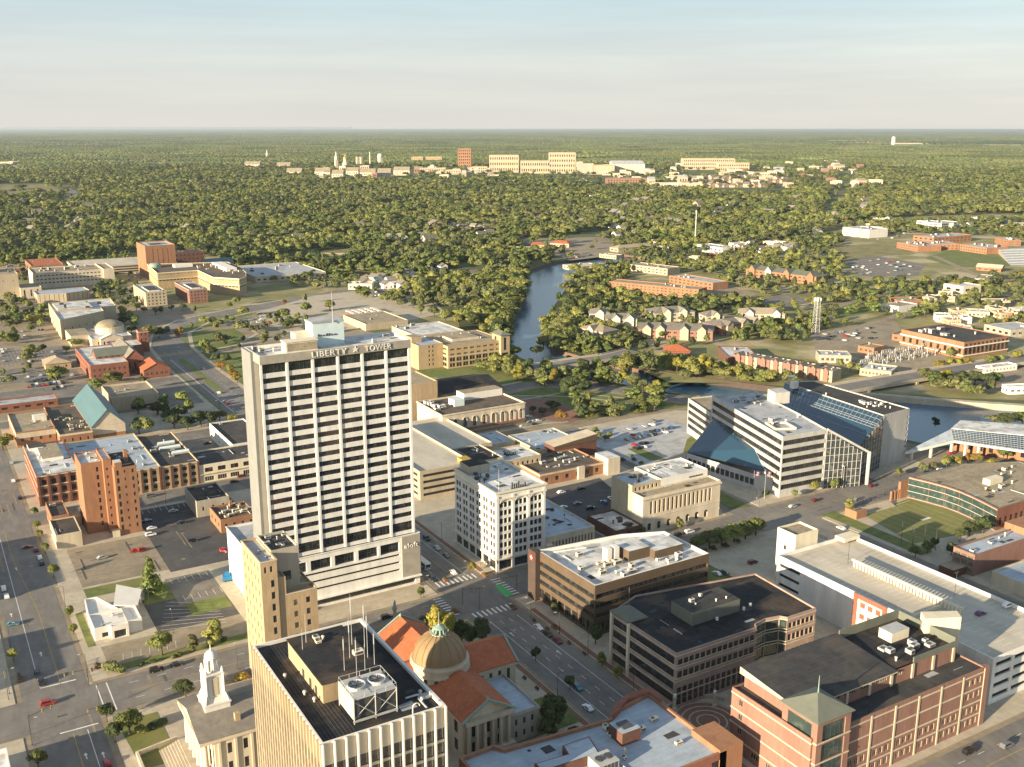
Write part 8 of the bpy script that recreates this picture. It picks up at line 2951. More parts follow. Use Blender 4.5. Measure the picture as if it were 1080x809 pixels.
 for poly, dens in ((W_px[0], 1.0), (SUB[0], .5), (SUB[1], .62), (SUB[2], .85), (SUB[3], .85), (SUB[4], .99), (SUB[5], .99), (SUB[6], .9), (SUB[13], .9), (SUB[14], .14), (SUB[15], .2), (SUB[16], .16), (SUB[17], .3), (SUB[7], .5), (SUB[8], .5), (SUB[9], .9), (SUB[10], .8), (SUB[11], .5), (SUB[12], .55)):
  x0, y0, x1, y1 = bb(poly)
  cell = 11.0
  # step outward by distance rings so that far cells are larger
  for (d0, d1, cell) in ((0, 1700, 13), (1700, 3000, 16.5), (3000, 5200, 23.0)):
   cell *= .78 if dens < 1 else 1
   nx0, ny0 = int(max(x0, -1500) // cell), int(max(y0, 0) // cell)
   for i in range(nx0, int(min(x1, d1) // cell) + 1):
    for j in range(ny0, int(min(y1, d1) // cell) + 1):
     x, y = (i + r.random()) * cell, (j + r.random()) * cell
     d = hypot(x, y)
     if not d0 <= d < d1:
      continue
     if dens < 1 and r.random() > dens:
      continue
     if r.random() < .08:
      continue
     if 700 < d < 3200 and poly is W_px[0]:
      hq = (int(x // 480) * 7 + int(y // 480) * 13) % 5
      if hq < 3 and ((x % 120) < 13 or (hq == 1 and (y % 160) < 12)):
       continue
      if sin(x * .011 + 1.3 * sin(y * .007)) * sin(y * .013 + sin(x * .009)) > .86:
       continue
     if not inside((x, y), poly):
      continue
     if any(inside((x, y), h) for h in holes) and r.random() > .12:
      continue
     if d < 2200 and (not ok_spot(x, y, 2) or any(inside((x, y), s) for s in AVOID)):
      continue
     if d >= 2200 and not ok_spot(x, y, 0):
      continue
     k = cell / 11
     rr = (4.4 + 7.6 * r.random() ** 1.8) * (k ** .75) * (.8 if dens < 1 else 1)
     pts.append((x, y, 0))
     scl.append((rr, rr, (8.5 + 7.5 * r.random()) * (k ** .2) * (.75 if dens < 1 else 1)))
 print('wood points', len(pts))
 far, fs = [], []
 for (d0, d1, cell) in ((4900, 11000, 215), (11000, 30000, 420)):
  n = int(d1 // cell)
  for i in range(-n, n + 1):
   for j in range(0, n + 1):
    x, y = (i + r.random()) * cell, (j + r.random()) * cell
    d = hypot(x, y)
    if not d0 <= d < d1:
     continue
    az = atan2(x, y)
    if not HEAD - .62 < az < HEAD + .62:
     continue
    p = PX((x, y, 0))
    if d < 14000 and ((p[0] > 825 and 146 < p[1] < 154.5 and r.random() < .6)):
     continue
    if r.random() < .1:
     continue
    far.append((x, y, 0))
    s = cell / 215
    fs.append((s, s, 1.0 + .25 * r.random()))
 print('far points', len(far))

 def build(name, label, pts, scl, col):
  me = bpy.data.meshes.new(name)
  me.from_pydata(pts, [], [])
  a = me.attributes.new('tree_scale', 'FLOAT_VECTOR', 'POINT')
  a.data.foreach_set('vector', [c for s in scl for c in s])
  a = me.attributes.new('kind_index', 'INT', 'POINT')
  rk = random.Random(3)
  patch = {}
  a.data.foreach_set('value', [patch.setdefault((int(p[0] // 90), int(p[1] // 90)), rk.randrange(7)) if rk.random() < .7 else rk.randrange(7) for p in pts])
  o = link(name, me)
  tag(o, label, 'woods', None, 'stuff')
  ng = bpy.data.node_groups.new('scatter', 'GeometryNodeTree')
  ng.interface.new_socket('Geometry', in_out='INPUT', socket_type='NodeSocketGeometry')
  ng.interface.new_socket('Geometry', in_out='OUTPUT', socket_type='NodeSocketGeometry')
  n = ng.nodes
  l = ng.links.new
  gi, go = n.new('NodeGroupInput'), n.new('NodeGroupOutput')
  ip = n.new('GeometryNodeInstanceOnPoints')
  ci = n.new('GeometryNodeCollectionInfo')
  ci.inputs['Collection'].default_value = col
  ci.inputs['Separate Children'].default_value = True
  ci.inputs['Reset Children'].default_value = True
  ip.inputs['Pick Instance'].default_value = True
  na = n.new('GeometryNodeInputNamedAttribute')
  na.data_type = 'FLOAT_VECTOR'
  na.inputs['Name'].default_value = 'tree_scale'
  nk = n.new('GeometryNodeInputNamedAttribute')
  nk.data_type = 'INT'
  nk.inputs['Name'].default_value = 'kind_index'
  l([s for s in nk.outputs if s.enabled and s.type == 'INT'][0], ip.inputs['Instance Index'])
  rv = n.new('FunctionNodeRandomValue')
  rv.data_type = 'FLOAT'
  rv.inputs[3].default_value = 6.28
  cx = n.new('ShaderNodeCombineXYZ')
  l(rv.outputs[1], cx.inputs['Z'])
  e2r = n.new('FunctionNodeEulerToRotation')
  l(cx.outputs[0], e2r.inputs[0])
  l(gi.outputs[0], ip.inputs['Points'])
  l(ci.outputs[0], ip.inputs['Instance'])
  l(e2r.outputs[0], ip.inputs['Rotation'])
  vec = [s for s in na.outputs if s.enabled and s.type == 'VECTOR'] or [na.outputs[0]]
  l(vec[0], ip.inputs['Scale'])
  l(ip.outputs[0], go.inputs[0])
  md = o.modifiers.new('scatter', 'NODES')
  md.node_group = ng
 build('woods', 'unbroken leafy woods between the town and the campus', pts, scl, col)
 build('far_woods', 'far flat woods fading toward the horizon', far, fs, col2)


woods()

# ---------------------------------------------------------------- vehicles
def car_meshes(kind):
 """Body, glass and wheel of a car, its nose toward +x."""
 if kind == 'van':
  prof = [(-2.6, .35), (2.6, .35), (2.65, 1.0), (2.1, 1.3), (1.5, 2.1), (-2.6, 2.15)]
  cab = [(-2.3, 1.35), (2.0, 1.35), (1.5, 2.0), (-2.3, 2.02)]
  w = .98
 elif kind == 'suv':
  prof = [(-2.3, .35), (2.3, .35), (2.35, .9), (1.1, 1.05), (.5, 1.75), (-1.9, 1.78), (-2.35, 1.1)]
  cab = [(-2.0, 1.08), (.95, 1.08), (.42, 1.66), (-1.85, 1.68)]
  w = .94
 else:
  prof = [(-2.2, .3), (2.2, .3), (2.25, .72), (1.0, .88), (.35, 1.4), (-1.1, 1.42), (-1.75, .95), (-2.25, .85)]
  cab = [(-1.62, .92), (.9, .9), (.3, 1.32), (-1.05, 1.34)]
  w = .9
 b = MB()
 n = len(prof)
 for s in (-1, 1):
  pts = [(x, s * (w if z < 1.0 else w * .86), z) for x, z in prof]
  b.poly(pts if s < 0 else pts[::-1])
 for i in range(n):
  p, q = prof[i], prof[(i + 1) % n]
  f = lambda z: (w if z < 1.0 else w * .86)
  b.poly([(p[0], -f(p[1]), p[1]), (p[0], f(p[1]), p[1]), (q[0], f(q[1]), q[1]), (q[0], -f(q[1]), q[1])][::-1])
 g = MB()
 for s in (-1, 1):
  pts = [(x, s * (w * .9 + .02 if z > 1.0 else w + .012), z) for x, z in cab]
  g.poly(pts if s < 0 else pts[::-1])
 c = [(k[0], k[1]) for k in cab]
 e = .03
 g.poly([(c[1][0] + e, -.78, c[1][1] + e), (c[1][0] + e, .78, c[1][1] + e), (c[2][0] + e, .68, c[2][1] + e), (c[2][0] + e, -.68, c[2][1] + e)])
 g.poly([(c[0][0] - .12, .76, c[0][1] + e), (c[0][0] - .12, -.76, c[0][1] + e), (c[3][0] - .12, -.66, c[3][1] + e), (c[3][0] - .12, .66, c[3][1] + e)])
 wl = MB()
 wl.tube((0, -.12, 0), (0, .12, 0), .33, n=12)
 wl.tube((0, -.13, 0), (0, .13, 0), .18, n=8, mi=1)
 one = MB()
 for src, mi in ((b, 0), (g, 1)):
  k = len(one.v)
  one.v += src.v
  one.f += [tuple(k + i for i in f) for f in src.f]
  one.m += [mi] * len(src.f)
 for x in (-1.4, 1.4):
  for s in (-1, 1):
   one.tube((x, s * (w - .2), .33), (x, s * (w + .02), .33), .33, n=8, mi=2)
 return b.mesh('car_body', 'car_paint'), g.mesh('windows', 'car_glass'), wl.mesh('wheel', ['tyre', 'grey_metal']), one.mesh('parked_car', ['car_paint', 'car_glass', 'tyre']), w


CARS = {k: car_meshes(k) for k in ('sedan', 'suv', 'van')}
CCOL = {'white': (.75, .75, .73), 'silver': (.4, .41, .42), 'grey': (.14, .145, .15), 'black': (.015, .015, .017), 'red': (.32, .02, .02), 'blue': (.04, .09, .22), 'teal': (.05, .17, .22), 'tan': (.35, .3, .22), 'maroon': (.13, .015, .02), 'purple': (.12, .03, .12)}


def car(x, y, rz, col, kind, place, z=.24, group=None, near=None):
 b, g, wl, one, w = CARS[kind]
 near = hypot(x, y) < 480 if near is None else near
 t = link('parked_car', b if near else one, None, (x, y, z), rz)
 t.color = (*CCOL[col], 1)
 if near:
  link('windows', g, t)
  for sx in (-1.4, 1.4):
   for s in (-1, 1):
    link('wheel', wl, t, (sx, s * (w - .08), .33))
 kw = {'sedan': 'car', 'suv': 'tall estate car', 'van': 'van'}[kind]
 tag(t, '%s %s %s' % (col, kw, place), 'car', group)
 return t


E_, N_ = 0.0, pi / 2
for px_, c, k, rz, pl, z in (
  ((4, 622), 'white', 'suv', N_, 'on the left street at the frame edge', .09), ((7, 630), 'white', 'sedan', N_, 'just behind another white one at the left frame edge', .09), ((14, 659), 'teal', 'sedan', -.2, 'parked by the left pavement', .22),
  ((40, 713), 'black', 'suv', -N_, 'waiting at the left stop line, rear one', .09), ((44, 721), 'black', 'suv', -N_, 'waiting at the left stop line, front one', .09), ((51, 743), 'red', 'suv', E_, 'crossing the left junction', .09),
  ((165, 708), 'black', 'suv', E_, 'parked opposite the steeple, front one', .09), ((187, 702), 'black', 'sedan', E_, 'parked opposite the steeple, behind the tall one', .09), ((108, 589), 'silver', 'sedan', E_ + .1, 'alone on the sunlit lot before the brick tower', .24),
  ((140, 630), 'white', 'van', N_, 'beside the conifer near the bank', .24), ((143, 582), 'red', 'sedan', E_, 'at the foot of the brick tower, left one', .24), ((151, 581), 'red', 'suv', E_ + .2, 'at the foot of the brick tower, right one', .24),
  ((204, 571), 'black', 'suv', E_, 'crossing the car park left of the white tower', .24), ((237, 582), 'red', 'suv', -1.0, 'beside the white podium wall', .24), ((183, 540), 'silver', 'sedan', E_, 'in the shaded car park behind the brick tower', .24),
  ((160, 558), 'white', 'sedan', E_, 'close to the right side of the brick tower, rear', .24), ((159, 565), 'white', 'suv', E_, 'close to the right side of the brick tower, front', .24), ((192, 552), 'black', 'sedan', E_, 'in the middle of the shaded car park', .24), ((155, 550), 'blue', 'sedan', E_, 'in the shade right of the brick tower', .24),
  ((29, 578), 'maroon', 'sedan', E_, 'turning on the left street', .09), ((38, 581), 'maroon', 'sedan', N_, 'parked by the small street trees, upper one', .09), ((42, 589), 'white', 'sedan', N_, 'parked by the small street trees', .09), ((44, 595), 'black', 'sedan', N_, 'parked by the small street trees, lower one', .09),
  ((12, 489), 'silver', 'sedan', N_, 'far up the left street', .09), ((14, 508), 'white', 'sedan', N_, 'driving up the left street', .09), ((21, 526), 'black', 'suv', N_, 'driving down the left street', .09), ((113, 806), 'maroon', 'sedan', N_, 'at the bottom left kerb', .09),
  ((568, 663), 'white', 'sedan', -N_, 'parked on main street, first in line', .09), ((578, 670), 'black', 'sedan', -N_, 'parked on main street, second in line', .09), ((588, 677), 'maroon', 'sedan', -N_, 'parked on main street, third in line', .09),
  ((450, 569), 'black', 'suv', -N_, 'parked along the white office block, farthest', .09), ((461, 579), 'silver', 'sedan', -N_, 'parked along the white office block, middle', .09), ((471, 587), 'grey', 'sedan', -N_, 'parked along the white office block, nearest', .09),
  ((478, 605), 'white', 'sedan', -N_, 'driving past the white tower podium', .09), ((457, 612), 'black', 'suv', -N_, 'at the corner of the white tower podium', .09), ((609, 726), 'teal', 'sedan', -N_, 'driving down main street by the courthouse', .09), ((620, 748), 'white', 'sedan', N_, 'by the small trees right of the courthouse', .09),
  ((756, 606), 'white', 'sedan', N_, 'in the dark car park', .24), ((764, 605), 'grey', 'suv', N_, 'beside a white one in the dark car park', .24), ((794, 594), 'maroon', 'suv', E_, 'alone at the far side of the dark car park', .24),
  ((1022, 794), 'black', 'suv', E_, 'on the sunlit street at bottom right', .09), ((592, 520), 'white', 'sedan', E_, 'in the shaded lot behind the white office block, upper', .24), ((594, 536), 'white', 'sedan', E_ + .1, 'in the shaded lot behind the white office block, lower', .24),
  ((613, 516), 'black', 'sedan', E_, 'by the brick wall of the shaded lot', .24), ((609, 532), 'grey', 'sedan', E_, 'in the middle of the shaded lot', .24), ((623, 537), 'black', 'suv', E_, 'at the right end of the shaded lot', .24), ((637, 531), 'blue', 'suv', N_, 'next to the cream stone building', .24), ((645, 527), 'white', 'suv', N_, 'next to the cream stone building', .24),
  ((727, 562), 'white', 'suv', E_, 'on the street before the cream stone building', .09), ((716, 565), 'black', 'suv', E_, 'on the street before the cream stone building', .09), ((836, 535), 'silver', 'sedan', E_, 'on the street before the glass tower', .09), ((887, 558), 'white', 'sedan', N_, 'behind the car park deck', .09),
  ((231, 415), 'white', 'sedan', -N_, 'on the boulevard left of the white tower', .1), ((238, 424), 'grey', 'sedan', E_, 'behind the dark roofed white house', .1), ((197, 436), 'silver', 'sedan', E_, 'on the street above the old shops', .1), ((219, 468), 'black', 'sedan', E_, 'beside the white sided building', .24), ((255, 503), 'maroon', 'sedan', E_, 'before the cream shop', .09),
  ((600, 377), 'black', 'suv', E_, 'on the river bridge, left one', 3.2), ((614, 375), 'black', 'sedan', E_, 'on the river bridge, right one', 3.2), ((408, 652), 'black', 'suv', E_, 'on the street under the white tower podium', .09), ((360, 663), 'black', 'sedan', E_, 'before the podium behind the finned tower', .09), ((346, 667), 'silver', 'sedan', E_, 'before the podium behind the finned tower', .09),
  ((1003, 479), 'red', 'suv', E_, 'under the canopy of the convention hall', .1), ((982, 492), 'grey', 'sedan', E_, 'beside the convention hall', .1), ((990, 495), 'white', 'sedan', E_, 'beside the convention hall', .1)):
 x, y = A2(*px_, z)
 car(x, y, rz, c, k, pl, z)
car(*A2(1034, 648, 15.45)[:2], E_, 'purple', 'sedan', 'on the white car park deck', 15.43)
car(*A2(1063, 640, 15.45)[:2], E_, 'white', 'suv', 'on the white car park deck', 15.43)
x, y = A2(446, 597)
t = Thing('bus', 'white bus with blue stripe beside the white tower podium', 'bus', x, y, .09)
mb = MB()
mb.box(x - 1.3, y - 5.2, .45, x + 1.3, y + 5.2, 3.1)
mb.box(x - 1.32, y - 5.21, .9, x + 1.32, y + 5.21, 1.35, 1)
t.part('bus_body', mb, ['white_paint', 'blue_paint'])
mb = MB()
mb.box(x - 1.33, y - 4.8, 1.6, x + 1.33, y + 4.8, 2.5)
mb.box(x - 1.1, y - 5.23, 1.5, x + 1.1, y + 5.23, 2.6)
t.part('windows', mb, 'car_glass')
for yy in (-3.2, 3.0):
 for s in (-1, 1):
  mb = MB()
  mb.tube((x + s * 1.0, y + yy, .55), (x + s * 1.34, y + yy, .55), .48, n=12)
  t.part('wheel', mb, 'tyre')


stall = MB()


def lot(place, group, poly, n, rz, z, cols=None):
 """Cars in the rows of a car park: spots along lines across its outline."""
 poly = PXP(poly)
 x0, x1 = min(p[0] for p in poly), max(p[0] for p in poly)
 y0, y1 = min(p[1] for p in poly), max(p[1] for p in poly)
 spots = []
 yy = y0 + 3
 row = 0
 while yy < y1 - 2:
  xx = x0 + 1.5
  while xx < x1 - 1:
   if inside((xx, yy), poly) and ok_spot(xx, yy, -2):
    spots.append((xx, yy))
    stall.poly([(xx + 1.38, yy - 2.4, z + .004), (xx + 1.52, yy - 2.4, z + .004), (xx + 1.52, yy + 2.4, z + .004), (xx + 1.38, yy + 2.4, z + .004)])
   xx += 2.9
  yy += 5.5 if row % 2 == 0 else 11
  row += 1
 R.shuffle(spots)
 for x, y in sorted(spots[:n]):
  car(x, y, rz + R.uniform(-.04, .04), R.choice(('white', 'white', 'silver', 'silver', 'grey', 'black', 'black', 'red', 'blue', 'tan')), R.choice(('sedan', 'sedan', 'suv')), place, z, group, False)


lot('in the pale car park behind the glass tower', 'cars in the pale car park', [(652, 458), (690, 444), (712, 452), (724, 458), (700, 464), (672, 476), (660, 470)], 24, N_, .27)
lot('in the packed lot behind the red shop', 'cars behind the red shop', [(22, 398), (70, 392), (84, 402), (60, 412), (28, 409)], 30, N_, .11)
lot('in the lot left of the church', 'cars left of the church', [(-5, 368), (26, 366), (60, 372), (62, 380), (-5, 388)], 14, N_, .11)
lot('in the upper lot beside the tan hall', 'cars beside the tan hall', [(-5, 352), (50, 347), (54, 354), (-5, 362)], 14, N_, .11)
lot('in the lot at the foot of the red tower', 'cars by the red tower', [(120, 292), (148, 286), (150, 294), (122, 299)], 12, N_, .07)
lot('in the school car park', 'cars at the school', [(892, 276), (925, 272), (970, 280), (962, 290), (905, 290)], 34, N_, .12)
lot('in the works yard', 'cars in the works yard', [(858, 352), (915, 346), (945, 350), (935, 356), (870, 362)], 22, N_, .12)
lot('by the white offices at the wood edge', 'cars by the white offices', [(915, 252), (950, 243), (966, 244), (940, 254)], 12, N_, .12)
lot('beside the oval park', 'cars beside the oval park', [(240, 338), (275, 330), (300, 334), (268, 343)], 12, E_, .13)
lot('behind the theatre', 'cars behind the theatre', [(545, 440), (562, 436), (572, 446), (552, 452)], 8, E_, .07)
lot('in the lot beyond the red mill', 'cars beyond the red mill', [(590, 270), (620, 268), (650, 276), (620, 282)], 16, E_, .12)
lot('in the lots behind the convention hall trees', 'cars by the convention hall', [(1050, 500), (1090, 492), (1095, 510), (1066, 512)], 10, N_, .12)

structure('road_marking', stall, 'paint_white', 'white stall lines in the car parks', 'road marking')
for pl, spots in (('on the street past the glass tower', [(370 + k * 21 + R.uniform(0, 9), 323 if k % 2 else 332.5, E_) for k in range(7)]), ('on the sunlit bottom right street', [(262 + k * 19 + R.uniform(0, 7), 148 if k % 2 else 156, E_) for k in range(4)]), ('on the boulevard beside the oval park', [(172 if k % 2 else 184, 560 + k * 34 + R.uniform(0, 20), N_) for k in range(7)]), ('on the street behind the brick tower', [(48 + k * 21, 500 if k % 2 else 507, E_) for k in range(5)])):
 for x, y, a in spots:
  car(x, y, a, R.choice(('white', 'silver', 'grey', 'black', 'maroon')), R.choice(('sedan', 'suv')), pl, .1, 'cars ' + pl)
pm = MB()
pm.tube((0, 0, 0), (0, 0, 10.5), .16, .11)
cm = MB()
for z in (9.3, 10):
 cm.box(-1.2, -.08, z, 1.2, .08, z + .16)
pm, cm = pm.mesh('post', 'bark'), cm.mesh('crossarm', 'bark')
for k in range(34):
 x, y = (930 + k * 13, 342 - k * 3.4) if k < 10 else ((800 + (k - 10) * 21, 344 - (k - 10) * 3.6) if k < 22 else (650 + (k - 22) * 19, 268 - (k - 22) * .6))
 gx, gy = A2(x, y)
 if ok_spot(gx, gy, -3):
  t = link('utility_pole', None, None, (gx, gy, 0), 1.0)
  tag(t, 'wooden utility pole along a road east of the river', 'utility pole', 'utility poles east of the river')
  link('post', pm, t)
  link('crossarm', cm, t)

# ---------------------------------------------------------------- street furniture
def lamp_mesh():
 p = MB()
 p.cyl(0, 0, 0, .5, .2, .16)
 p.tube((0, 0, .4), (0, 0, 8.6), .09, .07)
 p.tube((0, 0, 8.5), (1.7, 0, 8.9), .05)
 h = MB()
 h.box(1.4, -.16, 8.8, 2.3, .16, 8.98)
 return p.mesh('post', 'dark_metal'), h.mesh('lamp_head', 'pale_metal')


LM = lamp_mesh()
def lamp(px_, py_, rz, place, s=1.0, z=.2):
 x, y = A2(px_, py_, z)
 t = link('street_lamp', None, None, (x, y, z), rz)
 t.scale = (s, s, s)
 tag(t, 'thin street lamp ' + place, 'street lamp', 'street lamps')
 link('post', LM[0], t)
 link('lamp_head', LM[1], t)


for x, y, rz, pl in ((11, 682, 0, 'on the left pavement'), (10, 732, 0, 'at the left junction corner'), (69, 640, pi, 'beside the bank'), (92, 714, pi, 'at the bank corner'), (34, 786, 0, 'at the bottom left corner'), (105, 745, pi, 'at the old steeple corner'), (183, 668, N_, 'on the island of the bank drive'), (158, 645, N_, 'by the drive lanes of the bank'),
                     (251, 706, N_, 'beside the tan art deco block'), (506, 642, 0, 'at the courthouse corner'), (538, 690, 0, 'along main street by the courthouse'), (588, 735, 0, 'along main street right of the courthouse'), (560, 652, pi, 'before the brown office'), (590, 668, pi, 'along the brown office'), (620, 690, pi, 'between the low offices'), (668, 728, pi, 'along the black roofed office'),
                     (495, 612, pi, 'at the white office corner'), (466, 570, pi, 'along the white office block'), (525, 612, N_, 'under the white office front'), (447, 630, 0, 'at the white tower corner'), (668, 570, N_, 'by the low annex'), (760, 556, N_, 'before the cream stone building'), (800, 545, N_, 'on the plaza street'),
                     (1000, 776, N_, 'on the sunlit bottom right street'), (950, 790, N_, 'at the bottom right pavement'), (213, 415, 0, 'on the boulevard'), (226, 437, 0, 'at the boulevard crossing'), (187, 378, 0, 'beside the boulevard'), (168, 548, N_, 'in the shaded car park'), (175, 530, N_, 'on the street behind the brick tower')):
 lamp(x, y, rz, pl)
for x, y, pl in ((858, 300, 'on the long eastern road'), (905, 330, 'by the grass lot'), (970, 392, 'before the brick works'), (1060, 388, 'by the trailer'), (935, 290, 'beside the school lot'), (900, 280, 'in the school lot'), (800, 300, 'by the green gabled block'), (770, 300, 'in the field by the mill'), (960, 275, 'at the school road'), (840, 320, 'at the mast lot'), (945, 396, 'on the wide bridge'), (254, 345, 'in the oval park'), (265, 330, 'at the park head'), (208, 345, 'on the curving road')):
 lamp(x, y, 0, pl, 1.3, .1)


def signal(px_, py_, rz, place):
 x, y = A2(px_, py_, .2)
 t = link('traffic_signal', None, None, (x, y, .2), rz)
 tag(t, 'mast arm traffic signal ' + place, 'traffic signal', 'traffic signals')
 mb = MB()
 mb.tube((0, 0, 0), (0, 0, 6.8), .12, .1)
 mb.tube((0, 0, 6.2), (7.5, 0, 6.7), .08)
 link('mast', mb.mesh('mast', 'dark_metal'), t)
 for k in (4.4, 7.0):
  mb = MB()
  mb.box(k - .18, -.18, 5.7, k + .18, .18, 6.8)
  link('signal_head', mb.mesh('signal_head', 'paint_yellow'), t)


for x, y, rz, pl in ((94, 724, pi, 'at the bank corner'), (32, 775, .3, 'at the bottom left corner'), (120, 762, pi, 'before the steeple garden'), (9, 738, N_, 'at the left frame edge'), (488, 637, -.5, 'at the courthouse crossing'), (545, 622, pi, 'by the green lane'), (522, 606, pi, 'at the white office corner'), (232, 432, pi, 'at the boulevard crossing')):
 signal(x, y, rz, pl)
# plaza pillars with lamps
for x, y, pl in ((278, 550, 'upper right'), (175, 560, 'upper left'), (295, 655, 'lower right')):
 gx, gy = A2(640 + x / 2.4545, 520 + y / 2.4545, .2)
 t = Thing('lamp_pillar', 'stone lamp pillar at the %s of the round brick plaza' % pl, 'lamp', gx, gy)
 mb = MB()
 mb.lathe(gx, gy, [(.9, .2), (.8, .8), (.5, 1.0), (.4, 4.2), (.65, 4.4)], 10)
 t.part('pillar', mb, 'cream_stone')
 mb = MB()
 mb.lathe(gx, gy, [(.3, 4.4), (.55, 4.9), (.5, 5.5), (.1, 5.8)], 10)
 t.part('globe', mb, 'light_lamp')
mb = MB()
pa = [(197 + 13.5 * cos(a), 212 + 13.5 * sin(a)) for a in [pi * .15 + pi * .85 * k / 16 for k in range(17)]]
mb.prism(ccw(strip(pa, .8)), .2, 1.4)
single('curved_wall', mb, 'concrete', 'low curved wall behind the round brick plaza', 'wall')
# courthouse monument
x, y = 133.5, 316.5
x, y = 134, 308
t = Thing('monument', 'green bronze figure on a tall grey column behind the courthouse', 'monument', x, y)
mb = MB()
mb.lathe(x, y, [(2.2, .2), (2.0, 1.6), (1.2, 1.8), (1.1, 4.5), (.7, 5.0), (.6, 12.5), (.95, 13.2), (.95, 13.8)], 12)
t.part('column', mb, 'grey_stone')
mb = MB()
mb.lathe(x, y, [(.5, 13.8), (.42, 14.6), (.5, 15.4), (.2, 15.8), (.26, 16.2), (.1, 16.6)], 10)
mb.tube((x, y, 15.3), (x + .7, y, 16.2), .1)
t.part('figure', mb, 'copper')
# flags before the glass tower
for px_, h, lb, k in ((794, 15, 'tall flagpole with a striped flag before the glass tower', 0), (806, 15, 'second tall flagpole with a red and white striped flag', 1), (800, 11, 'bare shorter flagpole between the flags', 2)):
 x, y = A2(px_, 526, .2)
 t = Thing('flagpole', lb, 'flagpole', x, y)
 mb = MB()
 mb.tube((x, y, .2), (x, y, h), .13, .07)
 t.part('pole', mb, 'pale_metal')
 if k < 2:
  mb = MB()
  for j in range(7):
   z0_, z1_ = h - .4 - j * .35, h - .4 - (j + 1) * .35
   for i in range(6):
    f = lambda i: (x + .1 + i * .6, y + .25 * sin(i * 1.1))
    a, b_ = f(i), f(i + 1)
    mb.poly([(*a, z0_ - i * .12), (*b_, z0_ - (i + 1) * .12), (*b_, z1_ - (i + 1) * .12), (*a, z1_ - i * .12)], 2 if (i < 3 and j < 4) else j % 2)
  t.part('flag', mb, ['flag_red', 'white_paint', 'flag_blue'])
# tall masts
x, y = A2(733, 258)
t = Thing('tall_pole', 'very tall plain white pole at the suburb edge', 'pole', x, y)
mb = MB()
mb.tube((x, y, 0), (x, y, 52), .9, .45, 10)
t.part('pole', mb, 'white_paint')
mb = MB()
mb.lathe(x, y, [(1.2, 50), (1.2, 53), (.4, 54)], 8)
t.part('antenna_head', mb, 'pale_metal')
x, y = A2(860, 351)
t = Thing('radio_mast', 'square lattice radio mast with white dishes near the gabled flats', 'mast', x, y)
mb = MB()
w0, w1, H_ = 2.4, 1.6, 32
cr = lambda k, z: (x + (w0 + (w1 - w0) * z / H_) * (1, 1, -1, -1)[k % 4], y + (w0 + (w1 - w0) * z / H_) * (1, -1, -1, 1)[k % 4], z)
for k in range(4):
 mb.tube(cr(k, 0), cr(k, H_), .22, n=4)
 for j in range(10):
  z0_, z1_ = H_ * j / 10, H_ * (j + 1) / 10
  mb.tube(cr(k, z0_), cr(k + 1, z1_), .12, n=4)
  mb.tube(cr(k, z1_), cr(k + 1, z1_), .1, n=4)
t.part('lattice', mb, 'pale_metal')
for k in range(4):
 mb = MB()
 p = cr(k, 30)
 mb.lathe(p[0], p[1], [(1.1, 29), (1.1, 31.5), (.5, 32)], 10)
 t.part('dish', mb, 'white_paint')
# substation gantries
for i in range(12):
 px_, py_ = 912 + (i % 6) * 14 + (i // 6) * 8, 388 - (i % 6) * 2.4 - (i // 6) * 8
 x, y = A2(px_, py_)
 t = Thing('substation_gantry', 'steel gantry with insulators in the substation yard', 'gantry', x, y, 0, 'substation gantries')
 mb = MB()
 for s in (-5, 5):
  mb.tube((x + s, y, 0), (x + s, y, 7), .3, n=4)
  mb.tube((x + s, y + 4, 0), (x + s, y, 6), .2, n=4)
 mb.tube((x - 5, y, 6.8), (x + 5, y, 6.8), .35, n=4)
 t.part('frame', mb, 'pale_metal')
 mb = MB()
 for s in (-3, 0, 3):
  mb.lathe(x + s, y, [(.3, 4.6), (.5, 5), (.3, 5.4), (.5, 5.8), (.2, 6.4)], 6)
 t.part('insulator', mb, 'tan_panel')
 mb = MB()
 mb.box(x - 1.5, y + 3, 0, x + 1.5, y + 6, 2.6)
 t.part('transformer', mb, 'grey_metal')
# rows of stacked red and white blocks in the park
for i in range(5):
 x, y = A2(372 + i * 6.5, 333 - i * .8)
 t = Thing('stacked_rack', 'row of red and white stacked pallets behind the white tower', 'rack', x, y, 0, 'pallet rows behind the white tower')
 for k in range(3):
  mb = MB()
  mb.box(x - 1.8, y - 8 + k * 8, .1, x + 1.8, y - 2 + k * 8, 2.6)
  mb.box(x - 1.9, y - 8.1 + k * 8, 2.6, x + 1.9, y - 1.9 + k * 8, 3.2, 1)
  t.part('stack', mb, ['red_brick', 'white_paint'])
# blue covered trailer at the tower podium
x, y = A2(240, 612)
t = Thing('covered_trailer', 'bright blue tarpaulin covered load beside the podium', 'trailer', x, y, .24)
mb = MB()
mb.prism([(x - 2.2, y - 1.6), (x + 1.6, y - 1.8), (x + 2.0, y + 1.5), (x - 1.4, y + 1.9)], .6, 2.2)
mb.prism([(x - 1.4, y - 1.0), (x + 1.0, y - 1.1), (x + 1.2, y + .9), (x - .8, y + 1.1)], 2.2, 3.4)
t.part('tarpaulin', mb, 'blue_paint')
for s in (-1, 1):
 mb = MB()
 mb.tube((x + s * 1.2, y - 1.9, .35), (x + s * 1.2, y - 1.5, .35), .35, n=10)
 t.part('wheel', mb, 'tyre')
